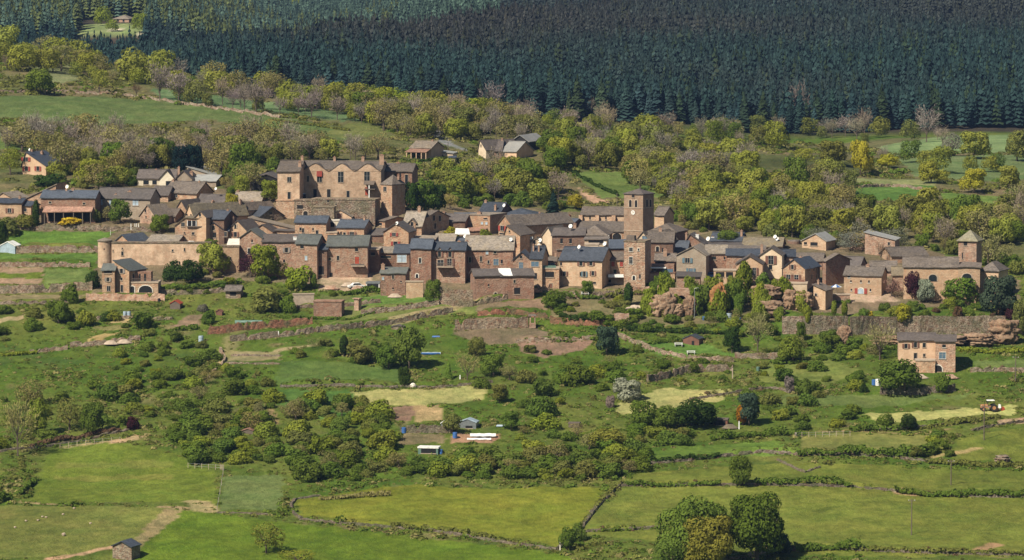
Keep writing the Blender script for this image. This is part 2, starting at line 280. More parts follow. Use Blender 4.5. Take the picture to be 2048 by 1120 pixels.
# ------------------------------------------------------------------ terraces (px line of the wall's foot, wall height, run over which the step fades, label, material)
WALLS = [
 ([(1105, 594), (1180, 598), (1250, 594)], 1.8, 6, 'shrubby terrace wall under the big pinkish slate roofed house', 'rubble'),
 ([(1258, 590), (1300, 588)], 2.0, 6, 'terrace wall under the tower house beside the rock arch', 'pink'),
 ([(-60, 460), (60, 459), (190, 460), (330, 464)], 1.5, 14, 'low stone wall along the top of the upper left lawn below the awning house', 'rubble'),
 ([(28, 506), (110, 504), (196, 505)], 1.9, 12, 'stone terrace wall between the two lawns left of the round tower', 'drystone'),
 ([(-60, 534), (60, 533), (180, 534)], 1.5, 10, 'stone terrace wall under the lower lawn left of the round tower', 'drystone'),
 ([(-60, 588), (60, 586), (185, 580)], 2.2, 10, 'earth stained terrace wall left of the foreground garage house', 'rubble'),
 ([(-60, 609), (50, 608), (150, 606)], 1.0, 8, 'low broken terrace wall at the left edge under the earth stained wall', 'rubble'),
 ([(172, 600), (250, 601), (330, 602)], 1.9, 8, 'pale stone terrace wall carrying the foreground garage house', 'pink'),
 ([(320, 590), (400, 588), (470, 582)], 1.6, 8, 'stone terrace wall right of the foreground garage house under the hedge', 'rubble'),
 ([(140, 694), (200, 690), (280, 680)], 1.7, 8, 'curved drystone wall with pale rubble spilling below it in the left meadow', 'drystone'),
 ([(60, 706), (135, 698)], 1.0, 6, 'short stub of drystone wall right of the trimmed box hedge', 'drystone'),
 ([(415, 668), (500, 661), (625, 650)], 1.9, 9, 'red earth bank wall under the lane in the middle left', 'earth'),
 ([(460, 683), (560, 674), (634, 664), (772, 650), (905, 624)], 1.7, 8, 'long mossy drystone wall below the grass lane leading up to the big barn', 'rubble'),
 ([(722, 630), (800, 620), (878, 612)], 1.5, 8, 'upper drystone wall above the grass lane left of the big barn', 'drystone'),
 ([(878, 610), (915, 612), (946, 612)], 4.0, 10, 'tall retaining wall of grey and red stone left of the big red barn', 'rubble'),
 ([(946, 612), (1010, 600), (1098, 580)], 1.7, 12, 'ramp wall rising to the right in front of the big red barn', 'rubble'),
 ([(910, 660), (980, 656), (1056, 654)], 2.8, 10, 'broad rubble terrace wall left of the small well shrine', 'drystone'),
 ([(955, 633), (1030, 632), (1096, 636)], 1.6, 10, 'red earth terrace wall above the small well shrine', 'earth'),
 ([(1030, 685), (1100, 683), (1190, 678)], 1.2, 8, 'low drystone wall above the pink ploughed plot', 'drystone'),
 ([(1100, 645), (1150, 650), (1225, 652)], 1.8, 8, 'broken red bank wall under the shrubs left of the cliff', 'earth'),
 ([(1228, 652), (1258, 652)], 3.0, 6, 'squared stone buttress wall standing left of the rock arch', 'pink'),
 ([(1233, 672), (1309, 704), (1400, 722), (1468, 724)], 1.3, 8, 'curved drystone wall under the small cabin lawn', 'rubble'),
 ([(1295, 765), (1345, 755), (1371, 745), (1466, 742)], 1.9, 8, 'drystone wall above the oval hay field with a red patch at its foot', 'rubble'),
 ([(1470, 716), (1560, 718)], 1.6, 6, 'low grey stone wall under the silver tree below the cliff', 'drystone'),
 ([(560, 774), (680, 772), (796, 776)], 1.3, 8, 'reddish bank wall above the left hay strip', 'rubble'),
 ([(800, 775), (880, 776), (985, 765)], 1.1, 6, 'low wall with a pale boulder behind the left hay strip', 'rubble'),
 ([(1180, 940), (1300, 928), (1380, 921), (1446, 914)], 1.1, 6, 'drystone field wall left of the round topped field tree', 'rubble'),
 ([(1446, 914), (1520, 905), (1592, 910), (1756, 912), (1860, 924)], 1.4, 8, 'long drystone field wall right of the round topped field tree', 'rubble'),
 ([(1240, 972), (1340, 972), (1519, 970), (1702, 974), (1775, 981)], 1.0, 6, 'middle drystone field wall running behind the two big foreground trees', 'rubble'),
 ([(1775, 981), (1848, 992), (1950, 994), (2110, 996)], 1.0, 6, 'middle drystone field wall at the right edge of the photograph', 'rubble'),
 ([(1170, 1064), (1240, 1061), (1335, 1056)], 1.0, 6, 'short drystone wall left of the two big foreground trees', 'drystone'),
 ([(1555, 1102), (1660, 1098), (1775, 1104), (1900, 1108), (2110, 1112)], 1.0, 6, 'lowest drystone wall at the bottom right edge', 'rubble'),
 ([(1730, 862), (1800, 858), (1900, 850), (2000, 838)], 1.2, 6, 'drystone wall under the hay field of the tractor', 'rubble'),
 ([(1945, 862), (2000, 850), (2110, 838)], 1.2, 6, 'grey stone wall at the right edge below the tractor', 'drystone'),
 ([(600, 1040), (660, 1047), (737, 1052), (873, 1063), (993, 1084), (1113, 1100)], 1.0, 5, 'long curving drystone wall closing the foot of the centre pasture', 'drystone'),
 ([(1940, 744), (2000, 742), (2110, 748)], 1.3, 6, 'low stone wall right of the lower twin house', 'rubble'),
 ([(1760, 788), (1830, 790), (1910, 782)], 1.8, 6, 'pink stone bank under the big bush below the twin house', 'pink'),
 ([(1380, 800), (1540, 775), (1580, 786)], 1.1, 6, 'pink stone wall stub under the dark lilac bush', 'pink'),
 ([(800, 866), (840, 865), (905, 866)], 1.9, 6, 'pink rubble wall behind the vegetable plot of the allotment', 'pink'),
 ([(155, 640), (230, 636), (345, 640)], .9, 6, 'low garden wall under the bushes below the garage house', 'rubble'),
 ([(590, 617), (700, 612), (760, 606)], 1.1, 6, 'mossy terrace wall behind the ruined walls', 'drystone'),
 ([(-40, 188), (120, 184), (250, 192), (400, 214), (560, 236)], .9, 5, 'distant drystone wall across the upper left meadow', 'drystone'),
 ([(1700, 376), (1780, 372), (1880, 384)], .9, 5, 'distant drystone wall in the far right meadows', 'drystone'),
 ([(1564, 667), (1640, 668), (1696, 669)], 4.2, 16, 'left run of the tall grey retaining wall under the cream garden house', 'rubble'),
 ([(1700, 669), (1800, 668), (1900, 667), (2010, 665)], 4.2, 16, 'long right run of the tall grey retaining wall under the lower church', 'rubble'),
]
wall_lines = []
for pts, h, L, lab, mt in WALLS:
    fine = []
    for (a, b), (c, d) in zip(pts, pts[1:]):
        n = max(2, int(abs(c - a) / 12))
        for i in range(n): fine.append((a + (c - a) * i / n, b + (d - b) * i / n))
    fine.append(pts[-1]); q = np.array([hit(*p) for p in fine])
    if len(q) > 4: q[1:-1, 1] = (q[:-2, 1] + q[1:-1, 1] + q[2:, 1]) / 3
    wall_lines.append(q)
for q, (pts, h, L, lab, mt) in zip(wall_lines, WALLS):
    o = np.argsort(q[:, 0]); Yw = np.interp(XX, q[o, 0], q[o, 1]); x0, x1 = q[o[0], 0], q[o[-1], 0]
    edge = np.clip((XX - x0) / 3, 0, 1) * np.clip((x1 - XX) / 3, 0, 1); t = (YY - Yw - .35)
    ZZ += np.where((t > 0) & (t < L), h * .85 * (1 - t / L), 0) * edge

# ------------------------------------------------------------------ ground colours: crops, mown hay, soil
def inpoly(X, Y, poly):
    c = np.zeros(X.shape, bool); n = len(poly)
    for i in range(n):
        x1, y1 = poly[i][:2]; x2, y2 = poly[(i + 1) % n][:2]
        if y1 == y2: continue
        c ^= ((y1 > Y) != (y2 > Y)) & (X < (x2 - x1) * (Y - y1) / (y2 - y1) + x1)
    return c
PAST = (.14, .165, .030); BRI = (.115, .155, .022); HAY = (.32, .31, .12); SOIL = (.21, .155, .10); TANG = (.15, .17, .04); DGR = (.075, .125, .028); BLUG = (.10, .14, .045)
ZONES = [
 ([(160, 68), (292, 66), (288, 50), (240, 47), (168, 50)], (.22, .27, .11)),
 ([(180, 590), (200, 500), (60, 450), (-60, 440), (-60, 400), (300, 360), (500, 380), (560, 400), (820, 400), (1000, 415), (1160, 425), (1360, 450), (1580, 480), (1860, 500), (2040, 560), (2040, 600), (1660, 625), (1560, 620), (1300, 575), (1100, 578), (950, 600), (640, 570), (420, 560)], (.17, .135, .085)),
 ([(1100, 580), (1300, 575), (1560, 610), (1560, 640), (1240, 652), (1100, 640)], (.17, .145, .075)), ([(640, 590), (780, 590), (760, 620), (640, 640)], (.13, .15, .05)),
 ([(1270, 945), (1600, 925), (1850, 935), (2100, 945), (2100, 1115), (1560, 1110), (1160, 1070), (1215, 1010)], PAST),
 ([(1290, 905), (1420, 890), (1560, 880), (1590, 905), (1450, 915), (1300, 925)], (.11, .175, .03)), ([(1600, 870), (1880, 868), (1900, 885), (1860, 905), (1600, 905)], (.17, .18, .05)),
 ([(1915, 880), (2100, 845), (2100, 930), (1905, 920)], PAST),
 ([(600, 1035), (590, 1000), (640, 992), (800, 970), (1215, 978), (1165, 1048), (1115, 1095), (900, 1062), (740, 1050)], (.155, .175, .022)),
 ([(100, 895), (230, 885), (350, 905), (430, 945), (435, 1010), (60, 1003)], BRI), ([(110, 925), (345, 922), (345, 936), (110, 936)], (.15, .175, .035)), ([(110, 950), (345, 948), (345, 958), (110, 962)], (.16, .175, .035)),
 ([(-60, 1008), (370, 1016), (280, 1090), (-60, 1125)], TANG), ([(370, 1016), (620, 1050), (1110, 1105), (1200, 1135), (260, 1135), (285, 1095)], (.105, .16, .016)),
 ([(330, 1016), (372, 1016), (285, 1092), (255, 1090)], (.25, .21, .10)), ([(445, 955), (570, 950), (560, 1020), (440, 1020)], (.12, .165, .05)),
 ([(700, 782), (840, 776), (975, 769), (968, 800), (850, 812), (715, 808)], HAY), ([(1228, 826), (1240, 804), (1330, 777), (1465, 780), (1440, 800), (1300, 826)], HAY),
 ([(1728, 826), (2030, 812), (2034, 828), (1900, 838), (1745, 842)], (.36, .36, .13)),
 ([(752, 814), (828, 812), (826, 840), (748, 840)], (.22, .15, .10)), ([(828, 812), (888, 812), (884, 842), (828, 844)], (.34, .26, .13)), ([(798, 868), (890, 868), (888, 888), (796, 888)], (.2, .16, .09)),
 ([(905, 868), (1002, 868), (985, 886), (900, 884)], (.33, .2, .13)),
 ([(945, 606), (1085, 596), (1095, 622), (955, 622)], SOIL), ([(905, 657), (1075, 655), (1110, 676), (1000, 690), (910, 672)], (.19, .15, .095)), ([(1030, 686), (1188, 682), (1165, 702), (1085, 714), (1045, 705)], (.24, .165, .115)),
 ([(345, 652), (380, 628), (405, 628), (402, 650)], SOIL), ([(-60, 534), (88, 534), (80, 568), (-60, 568)], (.28, .2, .13)), ([(-60, 546), (86, 546), (82, 556), (-60, 556)], BRI),
 ([(-40, 592), (170, 592), (150, 604), (-40, 606)], (.2, .17, .09)),
 ([(10, 462), (228, 464), (200, 494), (30, 494)], (.095, .17, .03)), ([(-60, 507), (196, 508), (190, 524), (-60, 524)], (.09, .16, .03)), ([(92, 536), (180, 536), (172, 568), (84, 568)], (.13, .18, .05)),
 ([(1270, 690), (1400, 684), (1480, 712), (1330, 715)], (.10, .18, .035)), ([(560, 780), (700, 780), (760, 840), (600, 835), (545, 800)], (.075, .145, .03)), ([(560, 725), (800, 735), (800, 765), (550, 768)], (.095, .15, .035)),
 ([(190, 672), (238, 664), (236, 672), (180, 682)], (.36, .27, .12)), ([(225, 636), (260, 634), (258, 646), (222, 646)], (.36, .28, .14)), ([(190, 650), (260, 650), (258, 658), (190, 660)], (.22, .2, .08)),
 ([(455, 702), (560, 702), (560, 722), (455, 722)], (.24, .21, .11)), ([(-40, 640), (45, 632), (40, 640), (-40, 650)], (.34, .26, .15)),
 ([(-60, 205), (60, 190), (250, 195), (480, 220), (720, 262), (700, 280), (420, 240), (200, 250), (-60, 235)], BLUG), ([(60, 125), (150, 122), (160, 160), (90, 170)], (.17, .19, .09)), ([(300, 175), (700, 225), (730, 245), (320, 200)], (.11, .17, .075)),
 ([(700, 245), (780, 245), (780, 275), (620, 275)], (.14, .16, .05)),
 ([(1745, 300), (1800, 284), (1900, 272), (2100, 270), (2100, 300), (1900, 306), (1790, 312)], (.17, .24, .10)), ([(1790, 318), (1900, 312), (2100, 306), (2100, 350), (1940, 362), (1830, 352)], (.13, .18, .07)), ([(1870, 385), (2100, 390), (2100, 410), (1900, 408)], (.12, .18, .04)),
 ([(1700, 372), (1870, 370), (1860, 400), (1720, 398)], (.09, .17, .035)), ([(1640, 348), (1870, 360), (1870, 372), (1640, 358)], (.22, .24, .10)), ([(1430, 300), (1560, 308), (1730, 330), (1720, 352), (1500, 342)], (.075, .085, .03)),
 ([(1145, 345), (1255, 345), (1345, 395), (1200, 395)], (.12, .17, .045)), ([(1150, 372), (1185, 392), (1220, 405), (1180, 405)], (.4, .27, .18)),
 ([(-60, 258), (90, 262), (75, 300), (-60, 300)], (.10, .15, .04)), ([(1520, 725), (1660, 720), (1730, 745), (1640, 775), (1520, 765)], (.15, .18, .045)), ([(1560, 790), (1800, 780), (1960, 790), (1730, 815), (1560, 812)], (.12, .165, .045)),
 ([(1950, 722), (2100, 712), (2100, 740), (1950, 742)], (.13, .18, .05)), ([(1640, 588), (1780, 586), (1800, 606), (1640, 606)], (.36, .28, .2)), ([(640, 548), (745, 546), (748, 580), (640, 582)], (.38, .28, .2)),
 ([(700, 592), (870, 590), (860, 612), (700, 615)], (.10, .17, .035)), ([(730, 612), (960, 606), (950, 625), (740, 640), (640, 660), (640, 650)], (.15, .18, .05)),
]
PATHS = [([(170, 56), (225, 58), (288, 64)], 3.5, (.6, .55, .42)), ([(790, 640), (905, 618), (945, 600)], 3, (.30, .25, .13)), ([(415, 760), (440, 722), (462, 695), (460, 676)], 3, (.20, .19, .08)), ([(418, 750), (442, 722)], 1.6, (.40, .30, .17)),
 ([(536, 800), (542, 820), (552, 848)], 1.6, (.40, .27, .15)), ([(120, 895), (200, 885), (270, 878)], 1.4, (.38, .31, .16)), ([(232, 884), (262, 878), (280, 872)], 3.4, (.42, .29, .17)), ([(100, 1118), (160, 1108), (228, 1092)], 2.0, (.42, .28, .17)),
 ([(1390, 1125), (1500, 1112), (1560, 1085)], 2.2, (.34, .22, .12)), ([(1860, 915), (1940, 900), (1960, 896)], 1.8, (.34, .26, .12)), ([(1640, 862), (1830, 868), (1900, 858)], 1.4, (.27, .2, .1)), ([(395, 1005), (412, 1018)], 5, (.34, .28, .14)),
 ([(1960, 1100), (1990, 1090)], 3, (.34, .22, .12)), ([(40, 1004), (140, 1010)], 1.6, (.34, .24, .14)), ([(320, 1013), (370, 1017)], 1.8, (.38, .27, .16)), ([(2000, 842), (2100, 836)], 2, (.42, .3, .2)), ([(1240, 630), (1500, 632)], 2, (.2, .22, .08)),
 ([(880, 262), (886, 280), (900, 290)], 4, (.22, .22, .23)), ([(930, 1000 - 700), (900, 290)], 3, (.22, .22, .22)), ([(1800, 980), (1830, 985)], 3, (.36, .24, .14)), ([(560, 700), (640, 690)], 2, (.3, .25, .14))]
nA = vnoise(XX, YY, 22, 21) + .6 * vnoise(XX, YY, 8, 22) + .4 * vnoise(XX, YY, 3, 23); nB = vnoise(XX, YY, 11, 25) + .7 * vnoise(XX, YY, 4.5, 26); nC = vnoise(XX, YY, 1.5, 27) + .5 * vnoise(XX, YY, 5, 28)
def lerp(a, b, f): return a + (b - a) * f[..., None]
g = lerp(np.array((.07, .12, .015)), np.array((.135, .15, .035)), np.clip(.38 + 1.0 * nA, 0, 1)) * np.ones(XX.shape + (1,))
g = lerp(g, np.array((.20, .155, .085)), np.clip(nB * 2.6 - 1.15, 0, .8)); g = lerp(g, np.array((.055, .10, .022)), np.clip(-nB * 2 - .75, 0, .7))
wood = np.clip((YY - 1015) / 30, 0, 1) * (YY < 1500); g = lerp(g, lerp(np.array((.10, .11, .04)), np.array((.17, .13, .08)), np.clip(.5 + nA, 0, 1)), wood * .85)
g = lerp(g, np.array((.05, .042, .03)) * np.ones_like(g), np.clip((YY - 1530) / 30, 0, 1))
jx = .8 * vnoise(XX, YY, 2.2, 31); jy = 2.4 * vnoise(XX, YY, 2.6, 32)
flat = np.zeros(XX.shape)
for poly, c in ZONES:
    pw = [hit(*p) for p in poly]
    if any(q is None for q in pw): continue
    m = inpoly(XX + jx, YY + jy, pw); v = np.clip(.5 + nA * .9, 0, 1)
    c = np.array(c); cc = lerp(c * .86, c * 1.14, v); cc = lerp(cc, c * np.array((1.25, 1.05, 1.3)), np.clip(nB * 2 - .8, 0, .5)); g[m] = cc[m]; flat[m] = 1
for pts, wd, c in PATHS:
    q = [hit(*p) for p in pts]
    if any(z is None for z in q): continue
    for a, b in zip(q, q[1:]):
        d = b[:2] - a[:2]; L2 = d @ d; t = np.clip(((XX - a[0]) * d[0] + (YY - a[1]) * d[1]) / L2, 0, 1)
        dist = np.hypot(XX - a[0] - t * d[0], YY - a[1] - t * d[1]); f = np.clip((wd * .6 + jx - dist) / .6, 0, 1); g = lerp(g, np.array(c), f)
g *= (1.06 + .42 * nC)[..., None]
nx, ny = len(GX), len(GY); idx = np.arange(nx * ny).reshape(ny, nx)
Fq = np.stack([idx[:-1, :-1], idx[:-1, 1:], idx[1:, 1:], idx[1:, :-1]], -1).reshape(-1, 4)
m, t, b = node_mat('ground'); tc = N(t, 'ShaderNodeTexCoord'); at = N(t, 'ShaderNodeAttribute', attribute_name='tint'); v = tc.outputs['Object']
mpn = N(t, 'ShaderNodeMapping'); mpn.inputs['Scale'].default_value = (1, .55, 1); t.links.new(v, mpn.inputs[0])
n1 = noise(t, mpn.outputs[0], 1.1, 6, .7, .3, .7); n2 = noise(t, v, .12, 5, .65, .35, .65)
c1 = mixc(t, n1, (.72, .76, .66), (1.28, 1.22, 1.25)); c2 = mixc(t, n2, (.80, .88, .82), (1.2, 1.1, 1.15))
a = mixc(t, 1.0, at.outputs['Color'], c1, 'MULTIPLY'); a = mixc(t, 1.0, a, c2, 'MULTIPLY'); t.links.new(a, b.inputs['Base Color']); b.inputs['Roughness'].default_value = .95; b.inputs['Specular IOR Level'].default_value = .1
bp = N(t, 'ShaderNodeBump'); bp.inputs['Strength'].default_value = .9; bp.inputs['Distance'].default_value = .35; t.links.new(noise(t, v, 1.6, 6, .7, .2, .8), bp.inputs['Height']); t.links.new(bp.outputs[0], b.inputs['Normal'])
MATS['ground'] = m
gme = np_mesh('ground', np.stack([XX, YY, ZZ], -1).reshape(-1, 3), Fq, 'ground', g.reshape(-1, 3), True)
tag(link('ground', gme), 'terraced green hillside with fields, gardens and the slope behind the village', None, None, 'structure')

# ------------------------------------------------------------------ drystone walls
def wall_mesh(q, h, mt, th=.55, name='wall', lift=.25):
    s = [0.]
    for a, b in zip(q, q[1:]): s.append(s[-1] + math.hypot(b[0] - a[0], b[1] - a[1]))
    n = max(3, int(s[-1] / .7)); S = np.linspace(0, s[-1], n); X = np.interp(S, s, q[:, 0]); Y = np.interp(S, s, q[:, 1])
    T = np.stack([np.gradient(X), np.gradient(Y)], 1); T /= np.linalg.norm(T, axis=1)[:, None]; Nn = np.stack([-T[:, 1], T[:, 0]], 1)
    zb = hz(X - Nn[:, 0] * .6, Y - Nn[:, 1] * .6) ; zb = np.minimum(zb, hz(X, Y)) - .5
    rr = np.random.default_rng(int(abs(q[0][0]) * 13 + h * 10)); hh = h * (.8 if h < 1.5 else 1) + lift + rr.uniform(-.25, .22, n) * (min(1, h) if h < 3 else .4) + .2 * vnoise(S, S * 0 + q[0, 0], 6., 77) * min(2, h)
    if q[:, 1].mean() < 905 and h < 1.5: hh *= .62
    brk = rr.random(n) < (.08 if h < 3 else 0); hh[brk] *= .45; rows = []
    for off, z in ((-th / 2 - .15, zb), (-th / 2 + .02, zb + .5 + hh * .55), (-th / 2 + .1, zb + .5 + hh), (th / 2, zb + .5 + hh * .98), (th / 2 + .1, zb)):
        o = off + rr.uniform(-.09, .09, n); rows.append(np.stack([X + Nn[:, 0] * o, Y + Nn[:, 1] * o, z], 1))
    V = np.stack(rows, 1).reshape(-1, 3); k = 5; fs = []
    for i in range(n - 1):
        for j in range(k): j2 = (j + 1) % k; fs.append((i * k + j, (i + 1) * k + j, (i + 1) * k + j2, i * k + j2))
    mb = MB(); mb.add(V.tolist(), fs + [tuple(range(k)), tuple((n - 1) * k + j for j in range(k))[::-1]], mt); return mb
for q, (pts, h, L, lab, mt) in zip(wall_lines, WALLS):
    if q[:, 1].mean() < 905: mt = 'fieldwall'
    tag(wall_mesh(q, h * (.85 if h < 3 else 1), mt).build('earth_bank' if mt == 'earth' else 'stone_wall'), lab, 'wall')
def free_wall(pts, h, lab, mt, th=.5, name='stone_wall'):
    q = np.array([hit(*p) for p in pts]); tag(wall_mesh(q, h * .8, 'fieldwall' if q[:, 1].mean() < 905 else mt, th, lift=0).build(name), lab, 'wall')
free_wall([(1113, 1100), (1140, 1080), (1164, 1056), (1198, 1010), (1242, 966)], 1.2, 'drystone wall climbing between the two centre pastures', 'drystone', .8)
free_wall([(604, 1038), (584, 1022), (582, 1010), (592, 998), (640, 992)], 1.0, 'rounded corner of drystone wall at the left end of the centre pasture', 'rubble', .6)
free_wall([(434, 1026), (480, 1026), (536, 1030)], .9, 'short drystone wall above the field left of the centre pasture', 'drystone')
free_wall([(440, 700), (450, 722), (428, 745), (418, 756)], 1.3, 'low wall edging the narrow lane that bends downhill on the left', 'drystone')
free_wall([(-40, 915), (60, 897), (164, 882), (230, 866), (300, 852)], 1.1, 'brushy drystone wall above the bright left field', 'rubble', .8)
free_wall([(462, 712), (560, 712)], .7, 'upper retaining kerb of the little allotment terraces right of the lane', 'rubble')
free_wall([(450, 727), (560, 728)], .7, 'lower retaining kerb of the little allotment terraces right of the lane', 'rubble')
free_wall([(1555, 920), (1610, 945), (1640, 935)], 1.0, 'short drystone spur with a dead bush between the right pastures', 'rubble')
free_wall([(200, 597), (222, 597)], .6, 'tiny step wall beside the garage house', 'pink')
# ------------------------------------------------------------------ houses
WIN = {}
def window_obj(root, px_w, px_h, u, v, face, W, D, style, sh, jamb='trim'):
    """window on the front ('f') or right side ('r') or left side ('l') of a house; u,v centre in metres"""
    a, b = px_w / 2, px_h / 2; mb = MB()
    pane = {'b': 'blueglass', 'p': 'paleglass', 'h': 'hole'}.get(style[1:2], 'glass')
    t = .1; fr = jamb
    if style[0] == 'n': mb.box(-a, a, -.03, .02, -b, b, pane); mb.box(-a - .1, a + .1, -.14, .02, -b - .14, -b, fr)
    elif style[0] == 'a':
        n = 8; r = a; arc = [(r * cos(pi * i / n), b - r * .75 + r * .75 * sin(pi * i / n)) for i in range(n + 1)]
        mb.poly([(-a, -.035, -b), (a, -.035, -b)] + [(x, -.035, z) for x, z in arc], pane)
        o = [((r + .22) * cos(pi * i / n), b - r * .75 + (r * .75 + .22) * sin(pi * i / n)) for i in range(n + 1)]
        for i in range(n):
            (x0, z0), (x1, z1), (X1, Z1), (X0, Z0) = arc[i], arc[i + 1], o[i + 1], o[i]
            mb.add([(x0, -.09, z0), (x1, -.09, z1), (X1, -.09, Z1), (X0, -.09, Z0), (x0, .02, z0), (x1, .02, z1), (X1, .02, Z1), (X0, .02, Z0)], [(0, 3, 2, 1), (0, 1, 5, 4), (2, 3, 7, 6)], fr)
        mb.box(-a - .22, -a, -.09, .02, -b, b - r * .75, fr); mb.box(a, a + .22, -.09, .02, -b, b - r * .75, fr)
    else:
        mb.box(-a, a, -.03, .02, -b, b, pane)
        mb.box(-a - t, -a, -.08, .02, -b, b, fr); mb.box(a, a + t, -.08, .02, -b, b, fr); mb.box(-a - t, a + t, -.09, .02, b, b + t * 1.2, fr); mb.box(-a - t - .05, a + t + .05, -.16, .02, -b - t, -b, fr)
        if style[0] == 'w' and a > .42:
            mb.box(-.04, .04, -.055, -.03, -b, b, 'frame')
            if b > .7: mb.box(-a, -.04, -.055, -.03, .15, .21, 'frame'); mb.box(.04, a, -.055, -.03, .15, .21, 'frame')
    if style[0] == 'd': mb.box(-a + .06, a - .06, -.055, -.03, -b, b - .06, sh or 'shbrown')
    name = 'door' if style[0] == 'd' else ('opening' if style[1:2] == 'h' else 'window')
    o = mb.build(name, root)
    o.location = {'f': (u, 0, v), 'r': (W, u, v), 'l': (0, u, v)}[face]; o.rotation_euler = (0, 0, {'f': 0, 'r': R(90), 'l': R(-90)}[face])
    if sh and style[0] != 'd':
        for s in (-1, 1):
            if style.endswith('R') and s < 0 or style.endswith('L') and s > 0: continue
            sb = MB(); wd = a * .95 + .05; x = s * (a + t + wd / 2 + .02)
            sb.box(x - wd / 2, x + wd / 2, -.16, -.095, -b, b, sh); sb.build('shutter', o)
    return o
FOOT = []
def H(name, lab, x0, x1, ye, yr, yb, d, yaw, form, wall, roof, wins=(), chim=(), ra=(), xa=None, jamb='trim', Y=None, oh=.3, cat='house', eave2=None, group=None, over=.35, dish=None, base=None):
    """x0,x1: front wall; ye: eave row; yr: ridge row; yb: row of its foot; yaw>0 shows the right side"""
    ps = R(yaw); c, s = cos(ps), sin(ps)
    if Y is None: q = hit((x0 + x1) / 2, yb); Y = q[1]
    k0, k1 = kray(x0, ye)[0], kray(x1, ye)[0]
    if yaw >= 0: W = (k1 - k0) * Y / (c + k0 * s); P1 = Vector((k1 * Y, Y)); P0 = P1 + Vector((-c, s)) * W
    else: W = (k1 - k0) * Y / (c + k1 * s * 1.0); P0 = Vector((k0 * Y, Y)); P1 = P0 + Vector((c, -s)) * W
    ax = Vector((c, -s)); ay = Vector((s, c)); Ym = (P0.y + P1.y) / 2
    kz = lambda py, yy: CZ + kray(1024, py)[1] * yy
    ze = kz(ye, Ym)
    cs = [P0, P1, P0 + ay * d, P1 + ay * d]; z0 = min([gz(p.x, p.y) for p in cs] + ([base] if base else [])) - .6; h = ze - z0
    root = empty(name, (P0.x, P0.y, z0), -ps, lab, cat, group); FOOT.append([tuple(cs[0]), tuple(cs[1]), tuple(cs[3]), tuple(cs[2])])
    mb = MB(); rb = MB(); th = .2; prv = random.Random(int(x0 * 7 + ye))
    span = lambda L: list(np.linspace(-oh, L + oh, max(3, int(L / 2.2) + 2)))
    u_of = lambda px: (px - x0) / (x1 - x0) * W
    if form == 'S':
        r = kz(yr, Ym + d / 2 * c) - ze; m = r / (d / 2)
        for (a, bq) in ((0, 1), (1, 0)): pass
        mb.add([(0, 0, 0), (W, 0, 0), (W, d, 0), (0, d, 0), (0, 0, h), (W, 0, h), (W, d, h), (0, d, h), (0, d / 2, h + r), (W, d / 2, h + r)], [(0, 1, 5, 4), (1, 2, 6, 9, 5), (2, 3, 7, 6), (3, 0, 4, 8, 7)], wall)
        e = over; pr = [(-e, h - e * m), (d / 2, h + r), (d + e, h - e * m), (d + e, h - e * m + th), (d / 2, h + r + th), (-e, h - e * m + th)]
        rb.ext([(y, z + .012) for y, z in pr], span(W), 'x', roof, .1); rb.ext([(d / 2 - .22, h + r + th - .02), (d / 2, h + r + th + .1), (d / 2 + .22, h + r + th - .02)], span(W), 'x', roof, .04)
        zr = lambda u, y: h + r - abs(y - d / 2) * m
    elif form == 'G':
        ua = u_of(xa) if xa else W / 2; r = kz(yr, Ym) - ze; h2 = h if eave2 is None else kz(eave2, Ym) - z0; ra_ = h + r
        mb.add([(0, 0, 0), (W, 0, 0), (W, d, 0), (0, d, 0), (0, 0, h), (W, 0, h2), (W, d, h2), (0, d, h), (ua, 0, ra_), (ua, d, ra_)], [(0, 1, 5, 8, 4), (1, 2, 6, 5), (2, 3, 7, 9, 6), (3, 0, 4, 7)], wall)
        m1 = (ra_ - h) / ua; m2 = (ra_ - h2) / (W - ua); e = over
        pr = [(-e, h - e * m1), (ua, ra_), (W + e, h2 - e * m2), (W + e, h2 - e * m2 + th), (ua, ra_ + th), (-e, h - e * m1 + th)]
        rb.ext([(x, z + .012) for x, z in pr], span(d), 'y', roof, .07)
        zr = lambda u, y: ra_ - (abs(u - ua) * (m1 if u < ua else m2))
    elif form in 'PB':   # pyramid / hipped
        r = kz(yr, Ym + d / 2 * c) - ze; mb.box(0, W, 0, d, 0, h, wall); e = over; i = 0 if form == 'P' else min(W, d) / 2 * .9
        xs = (W / 2, W / 2) if form == 'P' else (i, W - i)
        if W < d and form == 'B': ys = (i, d - i); A = (W / 2, ys[0]); Bq = (W / 2, ys[1])
        else: A = (xs[0], d / 2); Bq = (xs[1], d / 2)
        g1 = r * .0
        vs = [(-e, -e, h - .1), (W + e, -e, h - .1), (W + e, d + e, h - .1), (-e, d + e, h - .1), (A[0], A[1], h + r), (Bq[0], Bq[1], h + r), (-e, -e, h + .08), (W + e, -e, h + .08), (W + e, d + e, h + .08), (-e, d + e, h + .08)]
        if W < d and form == 'B': fs = [(6, 7, 4), (7, 8, 5, 4), (8, 9, 5), (9, 6, 4, 5)]
        elif form == 'P': fs = [(6, 7, 4), (7, 8, 4), (8, 9, 4), (9, 6, 4)]
        else: fs = [(6, 7, 5, 4), (7, 8, 5), (8, 9, 4, 5), (9, 6, 4)]
        rb.add(vs, fs + [(0, 1, 7, 6), (1, 2, 8, 7), (2, 3, 9, 8), (3, 0, 6, 9), (3, 2, 1, 0)], roof)
        zr = lambda u, y: h + r * max(0, 1 - abs(y - d / 2) / (d / 2))
    elif form == 'L':    # lean-to, slope falls towards the viewer
        r = kz(yr, Ym + d * c) - ze; m = r / d; e = over
